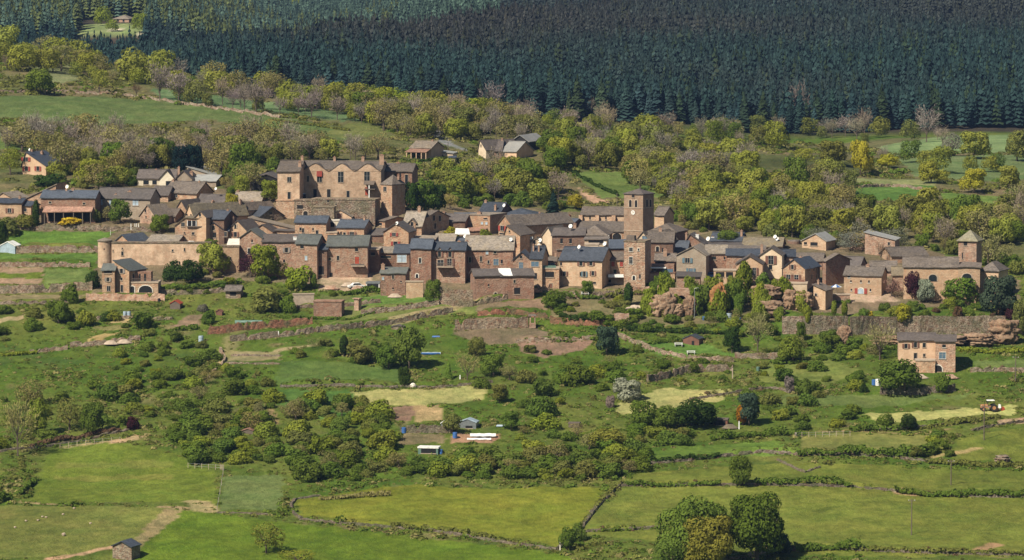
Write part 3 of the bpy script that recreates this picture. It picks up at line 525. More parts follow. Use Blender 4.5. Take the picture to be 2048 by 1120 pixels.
        mb.add([(0, 0, 0), (W, 0, 0), (W, d, 0), (0, d, 0), (0, 0, h), (W, 0, h), (W, d, h + r), (0, d, h + r)], [(0, 1, 5, 4), (1, 2, 6, 5), (2, 3, 7, 6), (3, 0, 4, 7)], wall)
        rb.ext([(-e, h - e * m + .01), (d + e * .3, h + r + e * .3 * m + .01), (d + e * .3, h + r + e * .3 * m + th), (-e, h - e * m + th)], span(W), 'x', roof, .1)
        zr = lambda u, y: h + y * m
    elif form == 'X':    # shed roof sloping along the front: left eave ye, right eave yr
        h2 = kz(yr, Ym) - z0; m = (h2 - h) / W; e = over
        mb.add([(0, 0, 0), (W, 0, 0), (W, d, 0), (0, d, 0), (0, 0, h), (W, 0, h2), (W, d, h2), (0, d, h)], [(0, 1, 5, 4), (1, 2, 6, 5), (2, 3, 7, 6), (3, 0, 4, 7)], wall)
        rb.ext([(-e, h - e * m + .01), (W + e, h2 + e * m + .01), (W + e, h2 + e * m + th), (-e, h - e * m + th)], span(d), 'y', roof, .07)
        zr = lambda u, y: h + u * m
    else:                # flat with parapet
        mb.box(0, W, 0, d, 0, h, wall); rb.box(-.12, W + .12, -.12, d + .12, h + .002, h + .3, roof)
        zr = lambda u, y: h
    wo = mb.build('wall', root); ro = rb.build('roof', root)
    mpp = Ym / F
    for wn in wins:
        px, py, pw, ph, st = wn[:5]; sh = wn[5] if len(wn) > 5 else None
        window_obj(root, pw * mpp / c, ph * mpp, u_of(px), kz(py, Ym) - z0, 'f', W, d, st, sh, jamb)
    for wn in ra:        # on the visible side: fraction along depth, row, width m, height m, style
        fr, py, ww, wh, st = wn[:5]; sh = wn[5] if len(wn) > 5 else None; yy = Y + fr * d * c
        window_obj(root, ww, wh, fr * d if yaw >= 0 else fr * d, kz(py, yy) - z0, 'r' if yaw >= 0 else 'l', W, d, st, sh, jamb)
    for ch in chim:
        px, yt, pw = ch[:3]; yy = d / 2 if len(ch) < 4 else ch[3] * d
        u = u_of(px) - yy * s / c * (1 if len(ch) < 5 else 0); u = max(.3, min(W - .3, u)); zt = kz(yt, Ym + yy * c) - z0; hw = pw * mpp / 2
        mt = ch[5] if len(ch) > 5 else 'chimb'
        cb = MB(); zb = min(zr(u, yy) - .5, zt - .6); cb.box(u - hw, u + hw, yy - .35, yy + .35, zb, zt - .18, mt); cb.box(u - hw - .08, u + hw + .08, yy - .43, yy + .43, zt - .18, zt - .05, mt); cb.box(u - hw * .5, u + hw * .5, yy - .15, yy + .15, zt - .05, zt + .22, 'tile')
        cb.build('chimney', ro)
    if dish:
        for px, py, r_ in dish:
            u = u_of(px); dd = MB(); zz = kz(py, Ym) - z0; n = 10; dd.add([(0, .12, 0)] + [(r_ * cos(2 * pi * k / n), 0, r_ * sin(2 * pi * k / n)) for k in range(n)], [(0, 1 + (k + 1) % n, 1 + k) for k in range(n)], 'whitep')
            dd.tube([(0, .1, 0), (0, .2, -r_ - .5)], [.03, .03], 'metalg', 4); o = dd.build('satellite_dish', root); o.location = (u, -.25 if form != 'S' else d * .25, zz); o.rotation_euler = (R(-20), 0, R(-25))
    root['_d'] = d; info = dict(root=root, W=W, d=d, h=h, z0=z0, kz=lambda py: kz(py, Ym) - z0, u=u_of, mpp=mpp, roof=ro, wall=wo, Ym=Ym, zr=zr, yaw=yaw)
    del root['_d']; return info
def sub(info, name, mb, label=None):
    o = mb.build(name, info['root'])
    if label: o['label'] = label
    return o
# ------------------------------------------------------------------ the village, left to right
RS, RB, BL, GR = 'shred', 'shbrown', 'shblue', 'shgrey'
H('stone_house', 'pink rendered house with red shutters alone on the wooded slope at the far left', 44, 92, 330, 305, 353, 9, 28, 'G', 'peach', 'slate', [(52, 319, 9, 8, 'w', RS), (53, 338, 7, 9, 'p', RS), (76, 337, 6, 9, 'p', RS)], [(62, 300, 4, .3), (79, 303, 5, .6)], xa=53, eave2=331, ra=[(.5, 340, 1, 1.2, 'w')], dish=[(60, 299, .4)])
H('stone_house', 'low buff house with slate roof cut by the left edge of the photograph', -30, 43, 406, 398, 434, 6, 10, 'S', 'buff', 'slate', [(19, 421, 7, 9, 'w', RB)], [(37, 392, 4)])
H('outbuilding', 'cream outbuilding with a pale stone roof behind the low buff house', -10, 28, 397, 386, 415, 8, 20, 'G', 'buff', 'pale', [], xa=6)
H('stone_house', 'small lean-to house between the low buff house and the awning house', 44, 62, 412, 404, 434, 5, 20, 'S', 'buff', 'slate', [(51, 420, 5, 6, 'w')])
H('barn', 'stone barn whose pale stone roof slants up behind the awning house', 52, 112, 397, 369, 425, 11, 8, 'X', 'tan', 'pale', [], [(103, 374, 5)], cat='barn')
A = H('stone_house', 'long stone farmhouse with slate roof and a faded red porch roof', 82, 190, 396, 382, 446, 8, 6, 'S', 'red', 'blue', [(100, 405, 5, 4, 'w'), (168, 407, 5, 4, 'w')], [(130, 370, 4), (143, 376, 5)], dish=[(131, 374, .5), (124, 405, .35)])
mb = MB(); W = A['W']; k = A['kz']; mb.add([(A['u'](88), -2.2, k(423)), (A['u'](187), -2.2, k(421)), (A['u'](187), 0, k(413)), (A['u'](90), 0, k(413)), (A['u'](88), -2.2, k(424.5)), (A['u'](187), -2.2, k(422.5)), (A['u'](187), 0, k(414.5)), (A['u'](90), 0, k(414.5))], [(0, 1, 2, 3), (7, 6, 5, 4), (0, 4, 5, 1), (0, 3, 7, 4), (1, 5, 6, 2)], 'tile')
sub(A, 'porch_roof', mb, 'faded red tiled porch roof'); mb = MB()
for px in (92, 112, 130, 150, 168, 184): mb = MB(); mb.box(A['u'](px) - .1, A['u'](px) + .1, -2.1, -1.9, .4, k(423.5), 'woodg'); sub(A, 'porch_post', mb)
mb = MB(); mb.box(A['u'](96), A['u'](183), -.04, .02, k(443), k(425), 'hole'); sub(A, 'porch_shade_sheet', mb)  # near-black sheet paints the shade beneath the porch roof
H('stone_house', 'long house with a brown roof and big pale blue windows right of the red porch', 192, 300, 397, 377, 440, 8, 14, 'S', 'grey', 'brown', [(201, 405, 9, 11, 'wp'), (222, 405, 8, 11, 'wp'), (246, 405, 6, 8, 'w'), (271, 405, 12, 11, 'wp')], [(231, 388, 5, .2), (258, 382, 8, .3), (300, 380, 5)])
H('bungalow', 'cream modern bungalow with front gable and white chimney above the village', 275, 350, 357, 340, 371, 8, 4, 'S', 'white', 'brown', [(292, 365, 11, 8, 'n'), (309, 365, 9, 8, 'n')], [(310, 338, 4)], cat='house')
H('bungalow', 'projecting cream gable wing of the modern bungalow with a wide dark window', 319, 348, 357, 341, 373, 6, 4, 'G', 'white', 'brown', [(337, 368, 11, 12, 'n')], [])
H('stone_house', 'dark roofed house with a front gable right of the cream bungalow', 350, 384, 358, 342, 373, 8, 8, 'G', 'grey', 'brown', [(362, 364, 7, 5, 'n'), (374, 364, 6, 5, 'n')], [(357, 334, 4, .2), (381, 343, 6, .4)])
H('shed', 'large farm shed with a pale edged roof behind the dark roofed house', 374, 436, 334, 353, 352, 14, 8, 'X', 'grey', 'metal', cat='barn')
H('outbuilding', 'low grey roofed outbuilding in front of the pale edged farm shed', 386, 432, 362, 351, 374, 8, 16, 'S', 'grey', 'metal')
H('stone_house', 'stone house with wide brown stone roof and a chimney at each end below the bungalow', 328, 393, 386, 364, 402, 10, 22, 'S', 'tan', 'lauze', [(352, 392, 6, 6, 'w'), (340, 391, 4, 5, 'w')], [(336, 360, 5), (396, 362, 4)])
H('outbuilding', 'brown stone roof slipping behind the house with two end chimneys', 304, 336, 390, 373, 404, 8, 10, 'S', 'tan', 'brown')
H('stone_house', 'long low house with dull violet stone roof left of the yellow tree', 396, 466, 406, 390, 418, 9, 8, 'S', 'tan', 'brown', [(432, 409, 12, 4, 'n')], [], dish=[(428, 378, .4)])
H('outbuilding', 'pale roofed long house running to the green tree below the castle', 468, 522, 402, 385, 412, 9, 6, 'S', 'tan', 'pale', [], [(468, 381, 5)])
H('stone_house', 'small steep gabled house with brown roof low on the left of the old roofs', 351, 374, 421, 401, 433, 8, 30, 'G', 'tan', 'brown')
H('stone_house', 'long house with ochre stone roof and two tiny windows in its pointed gable', 371, 388, 432, 409, 446, 17, 50, 'G', 'buff', 'ochre', [(374, 430, 3, 4, 'n'), (382, 430, 3, 4, 'n')], [(390, 402, 5)], Y=1026)
H('stone_house', 'long ochre stone roof between the pointed gable and the tall narrow house', 385, 452, 428, 408, 442, 9, 4, 'S', 'buff', 'ochre', [], Y=1034)
H('stone_house', 'pale stone twin gable beside the ochre roof with a slit window', 391, 412, 434, 423, 450, 8, 24, 'G', 'buff', 'brown', [(400, 430, 4, 6, 'n')], Y=1018)
H('stone_house', 'dark slate roofed house tucked left of the tall narrow house', 412, 448, 438, 422, 452, 8, 20, 'S', 'dark', 'slate', [], [(454, 419, 4)], Y=1019)
A = H('stone_house', 'stone house with a glazed roof terrace above the white covered heap', 350, 411, 451, 436, 486, 8, 6, 'G', 'tan', 'ochre', [(366, 449, 7, 8, 'w'), (369, 466, 3, 3, 'n'), (386, 467, 5, 5, 'w')], xa=370, eave2=438)
mb = MB(); mb.box(A['u'](375), A['u'](410), -.06, .02, A['kz'](452), A['kz'](441), 'hole'); mb.box(A['u'](374), A['u'](411), -.5, .02, A['kz'](454), A['kz'](452), 'woodg')
for i in range(5): q = A['u'](375 + i * 8.7); mb.box(q - .07, q + .07, -.12, -.06, A['kz'](452), A['kz'](441), 'whitep')
sub(A, 'verandah', mb)
H('stone_house', 'tall narrow stone house with a gable and a dark side left of the slate barn', 457, 478, 421, 408, 452, 14, 38, 'G', 'tan', 'lauze', [(469, 416, 4, 3, 'n')], [(480, 399, 4, .1)])
H('stone_house', 'stone house with brown roof behind the slate barn under the castle', 474, 514, 415, 405, 434, 7, 6, 'S', 'tan', 'lauze', [], [(503, 402, 7)])
H('stone_house', 'broad stone gable with a round hole and dark slate roof under the castle rock', 521, 567, 432, 415, 452, 10, -36, 'G', 'rubble', 'slate', [(542, 427, 4, 5, 'n'), (546, 440, 4, 4, 'n')])
H('barn', 'long barn with a pale roof falling to the right below the slate roofed gable', 498, 592, 437, 459, 468, 7, 6, 'X', 'tan', 'pale', [(583, 462, 12, 9, 'n')], cat='barn')
H('stone_house', 'gabled house with slate roof and a black doorway left of the arched window house', 408, 446, 459, 446, 488, 10, 14, 'G', 'tan', 'slate', [(427, 456, 5, 9, 'w'), (429, 470, 7, 11, 'nh'), (450, 468, 8, 10, 'w')], [(460, 441, 4, .3)])
H('stone_house', 'small slate roofed wing linking the black doorway house and the arched window house', 446, 457, 462, 452, 486, 5, 4, 'S', 'tan', 'blue', [(451, 469, 8, 9, 'n')])
H('stone_house', 'gabled house with an arched attic window and brown shutters', 457, 493, 461, 442, 488, 9, 20, 'G', 'buff', 'brown', [(471, 453, 4, 9, 'a'), (471, 469, 6, 10, 'w', RB)], [(466, 434, 3, .2)])
H('stone_house', 'dark edged brown gable squeezed between the long barn and the greenish roofs', 504, 545, 463, 450, 478, 8, 16, 'G', 'tan', 'brown', [(524, 463, 6, 4, 'n')])
H('stone_house', 'large rubble gable with a white framed slit window beside the purple tree', 479, 524, 476, 460, 540, 9, 6, 'G', 'pink', 'green', [(504, 482, 3, 6, 'n'), (498, 502, 5, 11, 'w')], jamb='trimw')
H('stone_house', 'long stone house with violet brown roof behind the yellow-green tree', 525, 592, 484, 470, 545, 8, 4, 'S', 'pink', 'brown', [(544, 499, 8, 9, 'w', GR), (573, 500, 6, 10, 'w', GR), (544, 520, 8, 9, 'w', GR), (568, 522, 4, 6, 'n')], [(592, 473, 7, .1, 1, 'whitep')], dish=[(588, 487, .6)])
A = H('stone_house', 'tall square stone house with a grey-green roof beside the dark alley', 592, 634, 488, 470, 557, 8, 12, 'S', 'pink', 'green', [(612, 516, 5, 9, 'wp'), (604, 494, 7, 6, 'n')], [(631, 470, 5, .6, 1, 'whitep')])
H('stone_house', 'shaded recessed house with a black doorway in the alley', 636, 654, 500, 489, 556, 7, 4, 'S', 'dark', 'blue', [(642, 541, 11, 17, 'nh')])  # dark wall colour paints the shadow lying in the passage
A = H('stone_house', 'wide stone house with a red door over a terrace and a grey-green roof', 654, 735, 492, 472, 556, 9, 4, 'S', 'pink', 'green', [(660, 518, 4, 6, 'w'), (676, 516, 5, 9, 'w'), (713, 499, 6, 7, 'n'), (714, 521, 9, 16, 'd', 'redp'), (662, 551, 6, 11, 'nh')])
mb = MB(); mb.box(A['u'](703), A['u'](730), -1.6, .02, A['kz'](532), A['kz'](530), 'trim'); mb.box(A['u'](703), A['u'](730), -1.6, -1.5, A['kz'](530), A['kz'](526.5), 'woodg'); sub(A, 'balcony', mb)
H('stone_house', 'stone house with a dark slate roof directly below the castle terrace on the left', 590, 652, 446, 433, 484, 8, 6, 'S', 'tan', 'blue', [(601, 458, 4, 6, 'w'), (606, 461, 4, 9, 'w'), (626, 458, 3, 5, 'n'), (634, 464, 5, 7, 'w')])
A = H('stone_house', 'peach rendered gable with a brown shuttered hatch right under the castle terrace', 657, 703, 433, 420, 460, 8, 4, 'G', 'peach', 'pale', [(679, 433, 9, 12, 'd', RB)])
A = H('outbuilding', 'small whitewashed wall with a dark arched opening below the peach gable', 652, 678, 442, 440, 470, 3, 2, 'F', 'white', 'trimw', [(664, 449, 10, 10, 'ah')], jamb='trimw')
H('stone_house', 'slate roofed house with purple-brown shutters below the peach gable', 674, 728, 455, 440, 486, 8, 14, 'S', 'tan', 'blue', [(662, 468, 1, 1, 'n'), (689, 468, 5, 6, 'w'), (704, 468, 8, 8, 'w', RB), (682, 467, 3, 7, 'n')], [(728, 433, 4)])
H('stone_house', 'low wall house with brown shuttered window left of the slate roofed house', 652, 674, 466, 463, 486, 4, 2, 'F', 'tan', 'trim', [(663, 475, 7, 8, 'w', RB)])

# ---- castle
Yc = 1049.
wl = H('castle_wing', 'left wing of the castle with a hipped stone roof and three small windows', 555, 599, 343, 322, 447, 12, 7, 'S', 'plaster', 'lauze', [(578.5, 359, 8, 10, 'w'), (578, 391, 6, 14, 'w')], [(603, 323, 6, .2, 1), (617, 312, 5)], Y=1044, cat='castle')
A = H('castle', 'long rendered castle front with three wavy gables and a red blind over one window', 602, 762, 340, 323, 440, 14, 5, 'S', 'plaster', 'lauze',
  [(616, 358, 4, 12, 'w'), (639, 354, 10, 21, 'w'), (681.5, 354, 11, 21, 'w'), (734, 353, 11, 20, 'w'), (630, 387, 7, 17, 'dh', 'hole'), (657.5, 387, 7, 17, 'dh', 'hole'), (696, 388, 6, 13, 'w'), (734, 382, 8, 16, 'd', 'redp')],
  [(667, 314, 5), (724, 314, 6), (769, 309, 9, .3, 1), (780, 322, 6, .8, 1)], Y=Yc, jamb='trim', over=.02)
mb = MB(); mb.box(A['u'](633.5), A['u'](644.5), -.35, -.1, A['kz'](353), A['kz'](342.5), 'shred'); sub(A, 'window_blind', mb, 'dark red blind over the first tall window')
for i, (a, p, b) in enumerate(((603, 631, 657), (657, 684, 709), (709, 735, 762))):    # wavy gables
    g_ = MB(); K = A['kz']; u = A['u']; n = 8; prf = []
    for j in range(-n, n + 1):
        f = j / n; px = p + (f * (p - a) if f < 0 else f * (b - p)); prf.append((u(px), K(342) + (K(327) - K(342)) * (.3 * (1 - abs(f)) + .7 * (.5 + .5 * cos(pi * f)))))
    g_.ext([(x, z) for x, z in prf] , [-.06, .5], 'y', 'plaster'); g_.build('gable', A['root'])
    r_ = MB(); top = [(x, z + .1) for x, z in prf]; r_.ext([(x, z + .01) for x, z in prf] + top[::-1], [-.2, 2.5, 4.6], 'y', 'lauze'); r_.build('gable_roof', A['root'])
mb = MB(); mb.add([(A['u'](728), 0, A['kz'](362)), (A['u'](750), 0, A['kz'](362)), (A['u'](750), -2.2, A['kz'](369)), (A['u'](729), -2.2, A['kz'](368)), (A['u'](728), 0, A['kz'](361)), (A['u'](750), 0, A['kz'](361)), (A['u'](750), -2.2, A['kz'](368)), (A['u'](729), -2.2, A['kz'](367))], [(0, 3, 2, 1), (4, 5, 6, 7), (3, 7, 6, 2)], 'woodg')
mb.box(A['u'](739), A['u'](741), -2.1, -2, A['kz'](397), A['kz'](368), 'whitep'); mb.box(A['u'](729), A['u'](752), -2.2, 0, A['kz'](378), A['kz'](376.5), 'woodg'); sub(A, 'porch_roof', mb)
mb = MB(); mb.box(A['u'](600), A['u'](612), -1.6, -.1, A['kz'](397), A['kz'](388), 'hole'); mb.box(A['u'](592), A['u'](612), -1.9, -.1, A['kz'](388), A['kz'](386.8), 'paleglass'); sub(A, 'canopy', mb)
mb = MB(); mb.box(A['u'](592), A['u'](750), -3.2, -3.05, A['kz'](399), A['kz'](396.6), 'rubble'); sub(A, 'parapet', mb)
H('castle_wing', 'shaded right end of the castle with tall dark windows behind the turret', 764, 824, 343, 328, 440, 12, 6, 'S', 'red', 'lauze', [(813, 358, 6, 18, 'w'), (800.5, 356, 3, 20, 'n'), (789, 352, 7, 8, 'n')], [(795, 325, 7)], Y=1056, cat='castle')  # reddish wall, darkened in colour for the shade of this recessed end
H('castle_turret', 'square castle turret with a small swept stone roof and a shaded side', 762, 784, 369, 349, 440, 5.0, 42, 'P', 'tan', 'lauze', [(770, 378, 6, 9, 'w'), (770, 408, 2, 3, 'n')], [(788, 354, 5, .6, 1)], Y=1041, cat='castle', over=.2)
H('castle_terrace', 'tall grey rubble terrace wall carrying the castle courtyard', 622, 750, 400, 400, 470, 6.5, 10, 'F', 'rubble', 'rubble', [(656, 402, 3, 7, 'n'), (672, 409, 2, 3, 'n')], Y=1036, cat='terrace wall')
H('castle_terrace', 'lower grey buttress wall standing against the castle terrace', 627, 668, 415, 415, 465, 3, 6, 'F', 'rubble', 'ochre', Y=1033, cat='terrace wall')
H('castle_terrace', 'rough hollowed wall bridging the castle left wing and the courtyard terrace', 588, 624, 402, 402, 460, 6, 8, 'F', 'rubble', 'rubble', [(600, 414, 12, 8, 'nh'), (611, 430, 9, 16, 'ah')], Y=1039, cat='terrace wall')
H('castle_terrace', 'rough lower wall of the castle left wing standing on rock', 552, 590, 402, 402, 450, 6, 6, 'F', 'tan', 'tan', Y=1041, cat='terrace wall')
H('barn', 'black open fronted barn left of the castle', 504, 554, 357, 349, 380, 14, 2, 'G', 'blackm', 'brown', cat='barn', xa=533)

# ---- centre
H('stone_house', 'small house with a slanted brown roof at the foot of the castle turret', 754, 770, 442, 434, 458, 9, 44, 'S', 'tan', 'lauze', [(761, 448, 6, 5, 'n')])
H('stone_house', 'gabled house with a white dish on its ridge and red shuttered windows', 767, 817, 464, 447, 500, 9, 10, 'G', 'tan', 'brown', [(788, 469, 7, 7, 'w', RS), (791, 487, 8, 8, 'p', RS), (767, 488, 1, 1, 'n')], dish=[(794, 446, .45)])
H('stone_house', 'house with a steep brown roof and an arched dormer below the dark castle trees', 806, 843, 452, 424, 478, 10, 12, 'S', 'tan', 'pale', [(823, 464, 5, 9, 'w', RB), (830, 467, 3, 9, 'n')], [(838, 413, 6), (806, 424, 4)])
H('dormer_house', 'narrow house front with a pointed dormer window under the steep brown roof', 817, 831, 445, 438, 478, 4, 8, 'G', 'tan', 'pale', [(824, 448, 5, 8, 'w')], cat='house')
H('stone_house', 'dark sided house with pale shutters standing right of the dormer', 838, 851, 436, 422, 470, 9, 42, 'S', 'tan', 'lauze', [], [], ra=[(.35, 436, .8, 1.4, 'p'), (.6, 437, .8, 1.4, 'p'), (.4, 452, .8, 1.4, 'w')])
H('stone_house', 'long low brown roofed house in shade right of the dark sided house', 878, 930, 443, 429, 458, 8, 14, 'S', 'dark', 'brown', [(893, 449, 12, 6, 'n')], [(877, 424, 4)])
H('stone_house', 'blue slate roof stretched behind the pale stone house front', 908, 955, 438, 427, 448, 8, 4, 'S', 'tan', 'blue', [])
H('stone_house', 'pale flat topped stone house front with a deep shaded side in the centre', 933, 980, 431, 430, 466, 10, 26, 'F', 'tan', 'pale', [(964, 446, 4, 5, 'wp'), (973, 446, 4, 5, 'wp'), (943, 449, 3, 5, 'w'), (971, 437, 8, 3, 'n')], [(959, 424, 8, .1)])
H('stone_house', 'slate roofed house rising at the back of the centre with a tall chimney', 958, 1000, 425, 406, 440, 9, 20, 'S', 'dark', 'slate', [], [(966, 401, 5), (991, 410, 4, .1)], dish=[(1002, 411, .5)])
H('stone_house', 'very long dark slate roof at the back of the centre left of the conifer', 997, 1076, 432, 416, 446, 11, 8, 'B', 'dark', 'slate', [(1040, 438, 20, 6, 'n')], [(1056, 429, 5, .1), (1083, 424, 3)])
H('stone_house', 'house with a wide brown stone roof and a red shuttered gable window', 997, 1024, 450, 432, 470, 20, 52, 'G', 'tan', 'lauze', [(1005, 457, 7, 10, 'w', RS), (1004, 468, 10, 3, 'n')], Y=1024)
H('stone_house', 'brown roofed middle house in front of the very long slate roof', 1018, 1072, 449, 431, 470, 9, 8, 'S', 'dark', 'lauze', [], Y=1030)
H('stone_house', 'small lean brown gable with a round hole below the red shuttered gable window', 1008, 1040, 470, 452, 486, 9, 24, 'G', 'tan', 'lauze', [(1019, 463, 3, 4, 'n')], xa=1014, Y=1012)
H('stone_house', 'house with dull red tiled lean roof between the white canopy and the green bush', 934, 968, 462, 456, 474, 5, 6, 'L', 'dark', 'tile')
H('outbuilding', 'flat stone roofed outbuilding left of the white canopy', 869, 908, 484, 468, 494, 7, 4, 'L', 'tan', 'pale')
H('outbuilding', 'dark low roof under the white dish behind the long balcony houses', 905, 958, 482, 474, 492, 6, 4, 'L', 'dark', 'blue', dish=[(930, 472, .45)])
H('stone_house', 'brown roofed low building right of the middle house', 1072, 1098, 460, 443, 474, 9, 14, 'S', 'dark', 'lauze')
# front row under the castle
H('outbuilding', 'low house with brown roof and plants on its ledge left of the white window house', 757, 788, 506, 495, 536, 6, 6, 'S', 'dark', 'pale', [(772, 514, 20, 4, 'n')])
H('stone_house', 'narrow house with one large white framed window', 788, 819, 506, 490, 540, 7, 6, 'S', 'dark', 'blue', [(803.5, 517, 18, 15, 'wp')], jamb='trimw')
H('stone_house', 'red stone house with slate roof, pale framed window and a small round arch', 821, 862, 497, 479, 566, 8, 6, 'S', 'red', 'blue', [(840, 521, 5, 10, 'w'), (834, 552, 5, 8, 'a')], jamb='trimw')
A = H('stone_house', 'stone house with two dormer doors over a wooden balcony casting a deep shadow', 863, 930, 500, 485, 566, 8, 4, 'S', 'pink', 'blue', [(879, 508, 6, 12, 'w', RB), (900, 508, 6, 12, 'w', RB), (881, 526, 12, 12, 'w'), (899, 524, 9, 14, 'w', RB)], [(918, 482, 6)])
mb = MB(); a_, b_ = A['u'](874), A['u'](908); kz = A['kz']; mb.box(a_, b_, -1.9, .02, kz(534), kz(532.5), 'trim'); mb.box(a_, b_, -1.9, -1.84, kz(526), kz(525), 'woodg')
for i in range(18): x = a_ + (b_ - a_) * i / 17; mb.box(x - .04, x + .04, -1.88, -1.84, kz(533), kz(525), 'woodg')
sub(A, 'balcony', mb)
for px in (879, 900):
    dm = MB(); uu = A['u'](px); z_ = kz(501); dm.add([(uu - .9, -.1, z_ - .3), (uu + .9, -.1, z_ - .3), (uu, -.1, kz(495)), (uu - .9, 2.5, z_ - .3), (uu + .9, 2.5, z_ - .3), (uu, 2.5, kz(495))], [(0, 1, 2)], 'pink')
    dm.add([(uu - 1.1, -.35, z_ - .5), (uu, -.35, kz(494.6)), (uu, 2.6, kz(494.6)), (uu - 1.1, 2.6, z_ - .5), (uu + 1.1, -.35, z_ - .5), (uu + 1.1, 2.6, z_ - .5)], [(0, 1, 2, 3), (1, 4, 5, 2)], 'blue'); dm.build('dormer', A['roof'])
H('stone_house', 'broad stone house with a large pale stone roof and four windows in a row', 930, 1026, 500, 473, 560, 10, 4, 'S', 'red', 'pale', [(974, 505, 5, 7, 'wp'), (990, 504, 6, 6, 'w'), (940, 520, 5, 11, 'w', RB), (962, 518, 4, 11, 'w'), (992, 524, 10, 12, 'wb'), (1003.5, 523, 4, 8, 'n'), (977, 524, 4, 7, 'w')], [(920, 482, 6, .3), (1020, 478, 5, .3)], dish=[(1020, 480, .5)])
H('stone_house', 'little red stone house with grey-green roof and a chimney on its left corner', 761, 811, 547, 536, 593, 8, 6, 'S', 'red', 'green', [(766, 557, 4, 6, 'wp'), (786, 554, 4, 8, 'w'), (802, 563, 3, 3, 'n'), (786, 577, 3, 4, 'n')], [(763, 528, 7, .3)])
H('garden_wall', 'plastered yard wall right of the little red stone house', 812, 846, 564, 564, 596, .8, 3, 'F', 'buff', 'trim', cat='wall')
A = H('carport', 'white framed carport with a dark mouth left of the little red stone house', 732, 759, 567, 565, 581, 4, 4, 'F', 'whitep', 'metalg', [(745.5, 574, 23, 12, 'nh')])
A = H('barn', 'big dark red barn with a patched grey roof and a black doorway', 949, 1068, 552, 539, 600, 9, -7, 'S', 'red', 'brown', [(1034, 582, 12, 13, 'nh'), (991, 590, 5, 11, 'ah'), (977, 570, 3, 4, 'n'), (1029, 563, 4, 6, 'w')], cat='barn')
mb = MB(); W_, d_, h_ = A['W'], A['d'], A['h']; u0, u1 = A['u'](1000), A['u'](1025); zf = A['zr'](0, 0); zb_ = A['zr'](0, d_ / 2); mb.add([(u0, -.33, zf + .12), (u1, -.33, zf + .12), (u1, d_ / 2, zb_ + .33), (u0, d_ / 2, zb_ + .33), (u0, -.33, zf - .1), (u1, -.33, zf - .1)], [(0, 1, 2, 3), (4, 5, 1, 0)], 'whitep')
mb.build('roof_patch', A['roof'])['label'] = 'white sheet patch on the barn roof'
# ---- blue dormer house to the tower house
A = H('stone_house', 'stone gable house with blue windows and a triangular blue dormer', 1026, 1061, 520, 504, 572, 8, 6, 'G', 'pink', 'slate', [(1042, 531, 8, 13, 'wb'), (1042, 514, 5, 6, 'n')], jamb='trim')
H('stone_house', 'slate roofed wing with a wide blue window joined to the blue dormer house', 1061, 1084, 517, 493, 572, 9, 10, 'S', 'buff', 'slate', [(1070, 528, 15, 10, 'wb'), (1070, 552, 8, 12, 'n')], [(1055, 489, 3, .3), (1078, 491, 3, .3)])
H('dormer', 'triangular blue glazed dormer gable on the slate roofed wing', 1063, 1083, 514, 502, 568, 4, 6, 'G', 'blueglass', 'slate')
H('stone_house', 'recessed house with a blue-grey picture window behind the green railing', 1083, 1112, 523, 515, 560, 7, 4, 'S', 'dark', 'lauze', [(1101, 530, 17, 10, 'wb')], [(1112, 503, 4)])
A = H('garage', 'terrace block with a green railing and a black garage mouth', 1081, 1118, 538, 538, 576, 5, 4, 'F', 'tan', 'trim', [(1099, 549, 18, 11, 'nh'), (1102, 573, 5, 12, 'd', RB), (1080, 569, 2, 3, 'n')])
mb = MB(); mb.box(A['u'](1082), A['u'](1112), -.05, 0, A['kz'](537), A['kz'](531), 'greenp'); sub(A, 'railing', mb, 'green glass terrace railing')
H('stone_house', 'big pinkish stone house with a wide slate roof and brown shutters in two rows', 1119, 1204, 521, 495, 574, 10, 18, 'S', 'buff', 'slate', [(1122, 529, 4, 6, 'n'), (1162, 527, 6, 9, 'w', RB), (1182, 526, 6, 9, 'w', RB), (1129, 548, 6, 9, 'w', RB), (1161, 548, 3, 8, 'n'), (1169, 548, 5, 11, 'w', BL), (1186, 546, 5, 9, 'w', RB), (1189, 565, 6, 4, 'n')], [(1150, 500, 5, .4), (1157, 497, 5, .5)], dish=[(1152, 495, .5)], Y=985)
H('stone_house', 'stone house with tall red shutters between the slate roof and the tower house', 1221, 1248, 520, 505, 566, 8, 4, 'S', 'tan', 'lauze', [(1226, 528, 7, 10, 'd', 'shred'), (1243, 528, 7, 10, 'd', 'shred'), (1230, 543, 6, 8, 'w')])
A = H('outbuilding', 'low garage with a long white awning left of the tower house', 1206, 1250, 555, 555, 568, 5, 3, 'F', 'grey', 'trim', [(1215, 562, 14, 6, 'nh')])
mb = MB(); mb.box(A['u'](1216), A['u'](1248), -2.0, 0, A['kz'](553.5), A['kz'](548), 'whitep', .1); sub(A, 'awning', mb)
H('stone_house', 'tall cream blank gable end standing above the slate roofs', 1085, 1104, 470, 455, 510, 9, 24, 'G', 'cream', 'pale', [], xa=1096)
H('stone_house', 'cream rendered low house with white dishes left of the tall cream gable', 1061, 1083, 486, 477, 510, 6, 6, 'G', 'cream', 'pale', [(1069, 484, 5, 8, 'a')], dish=[(1063, 476, .45), (1080, 480, .55), (1078, 490, .45), (1054, 492, .5)])
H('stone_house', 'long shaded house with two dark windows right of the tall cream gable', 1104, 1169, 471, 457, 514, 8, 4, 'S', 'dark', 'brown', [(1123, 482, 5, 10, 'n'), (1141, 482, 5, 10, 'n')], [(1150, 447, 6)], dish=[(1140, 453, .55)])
H('stone_house', 'grey-brown stone roof sweeping down towards the church arch', 1160, 1214, 471, 449, 500, 12, 8, 'B', 'dark', 'lauze', [], [], dish=[(1216, 474, .5)])
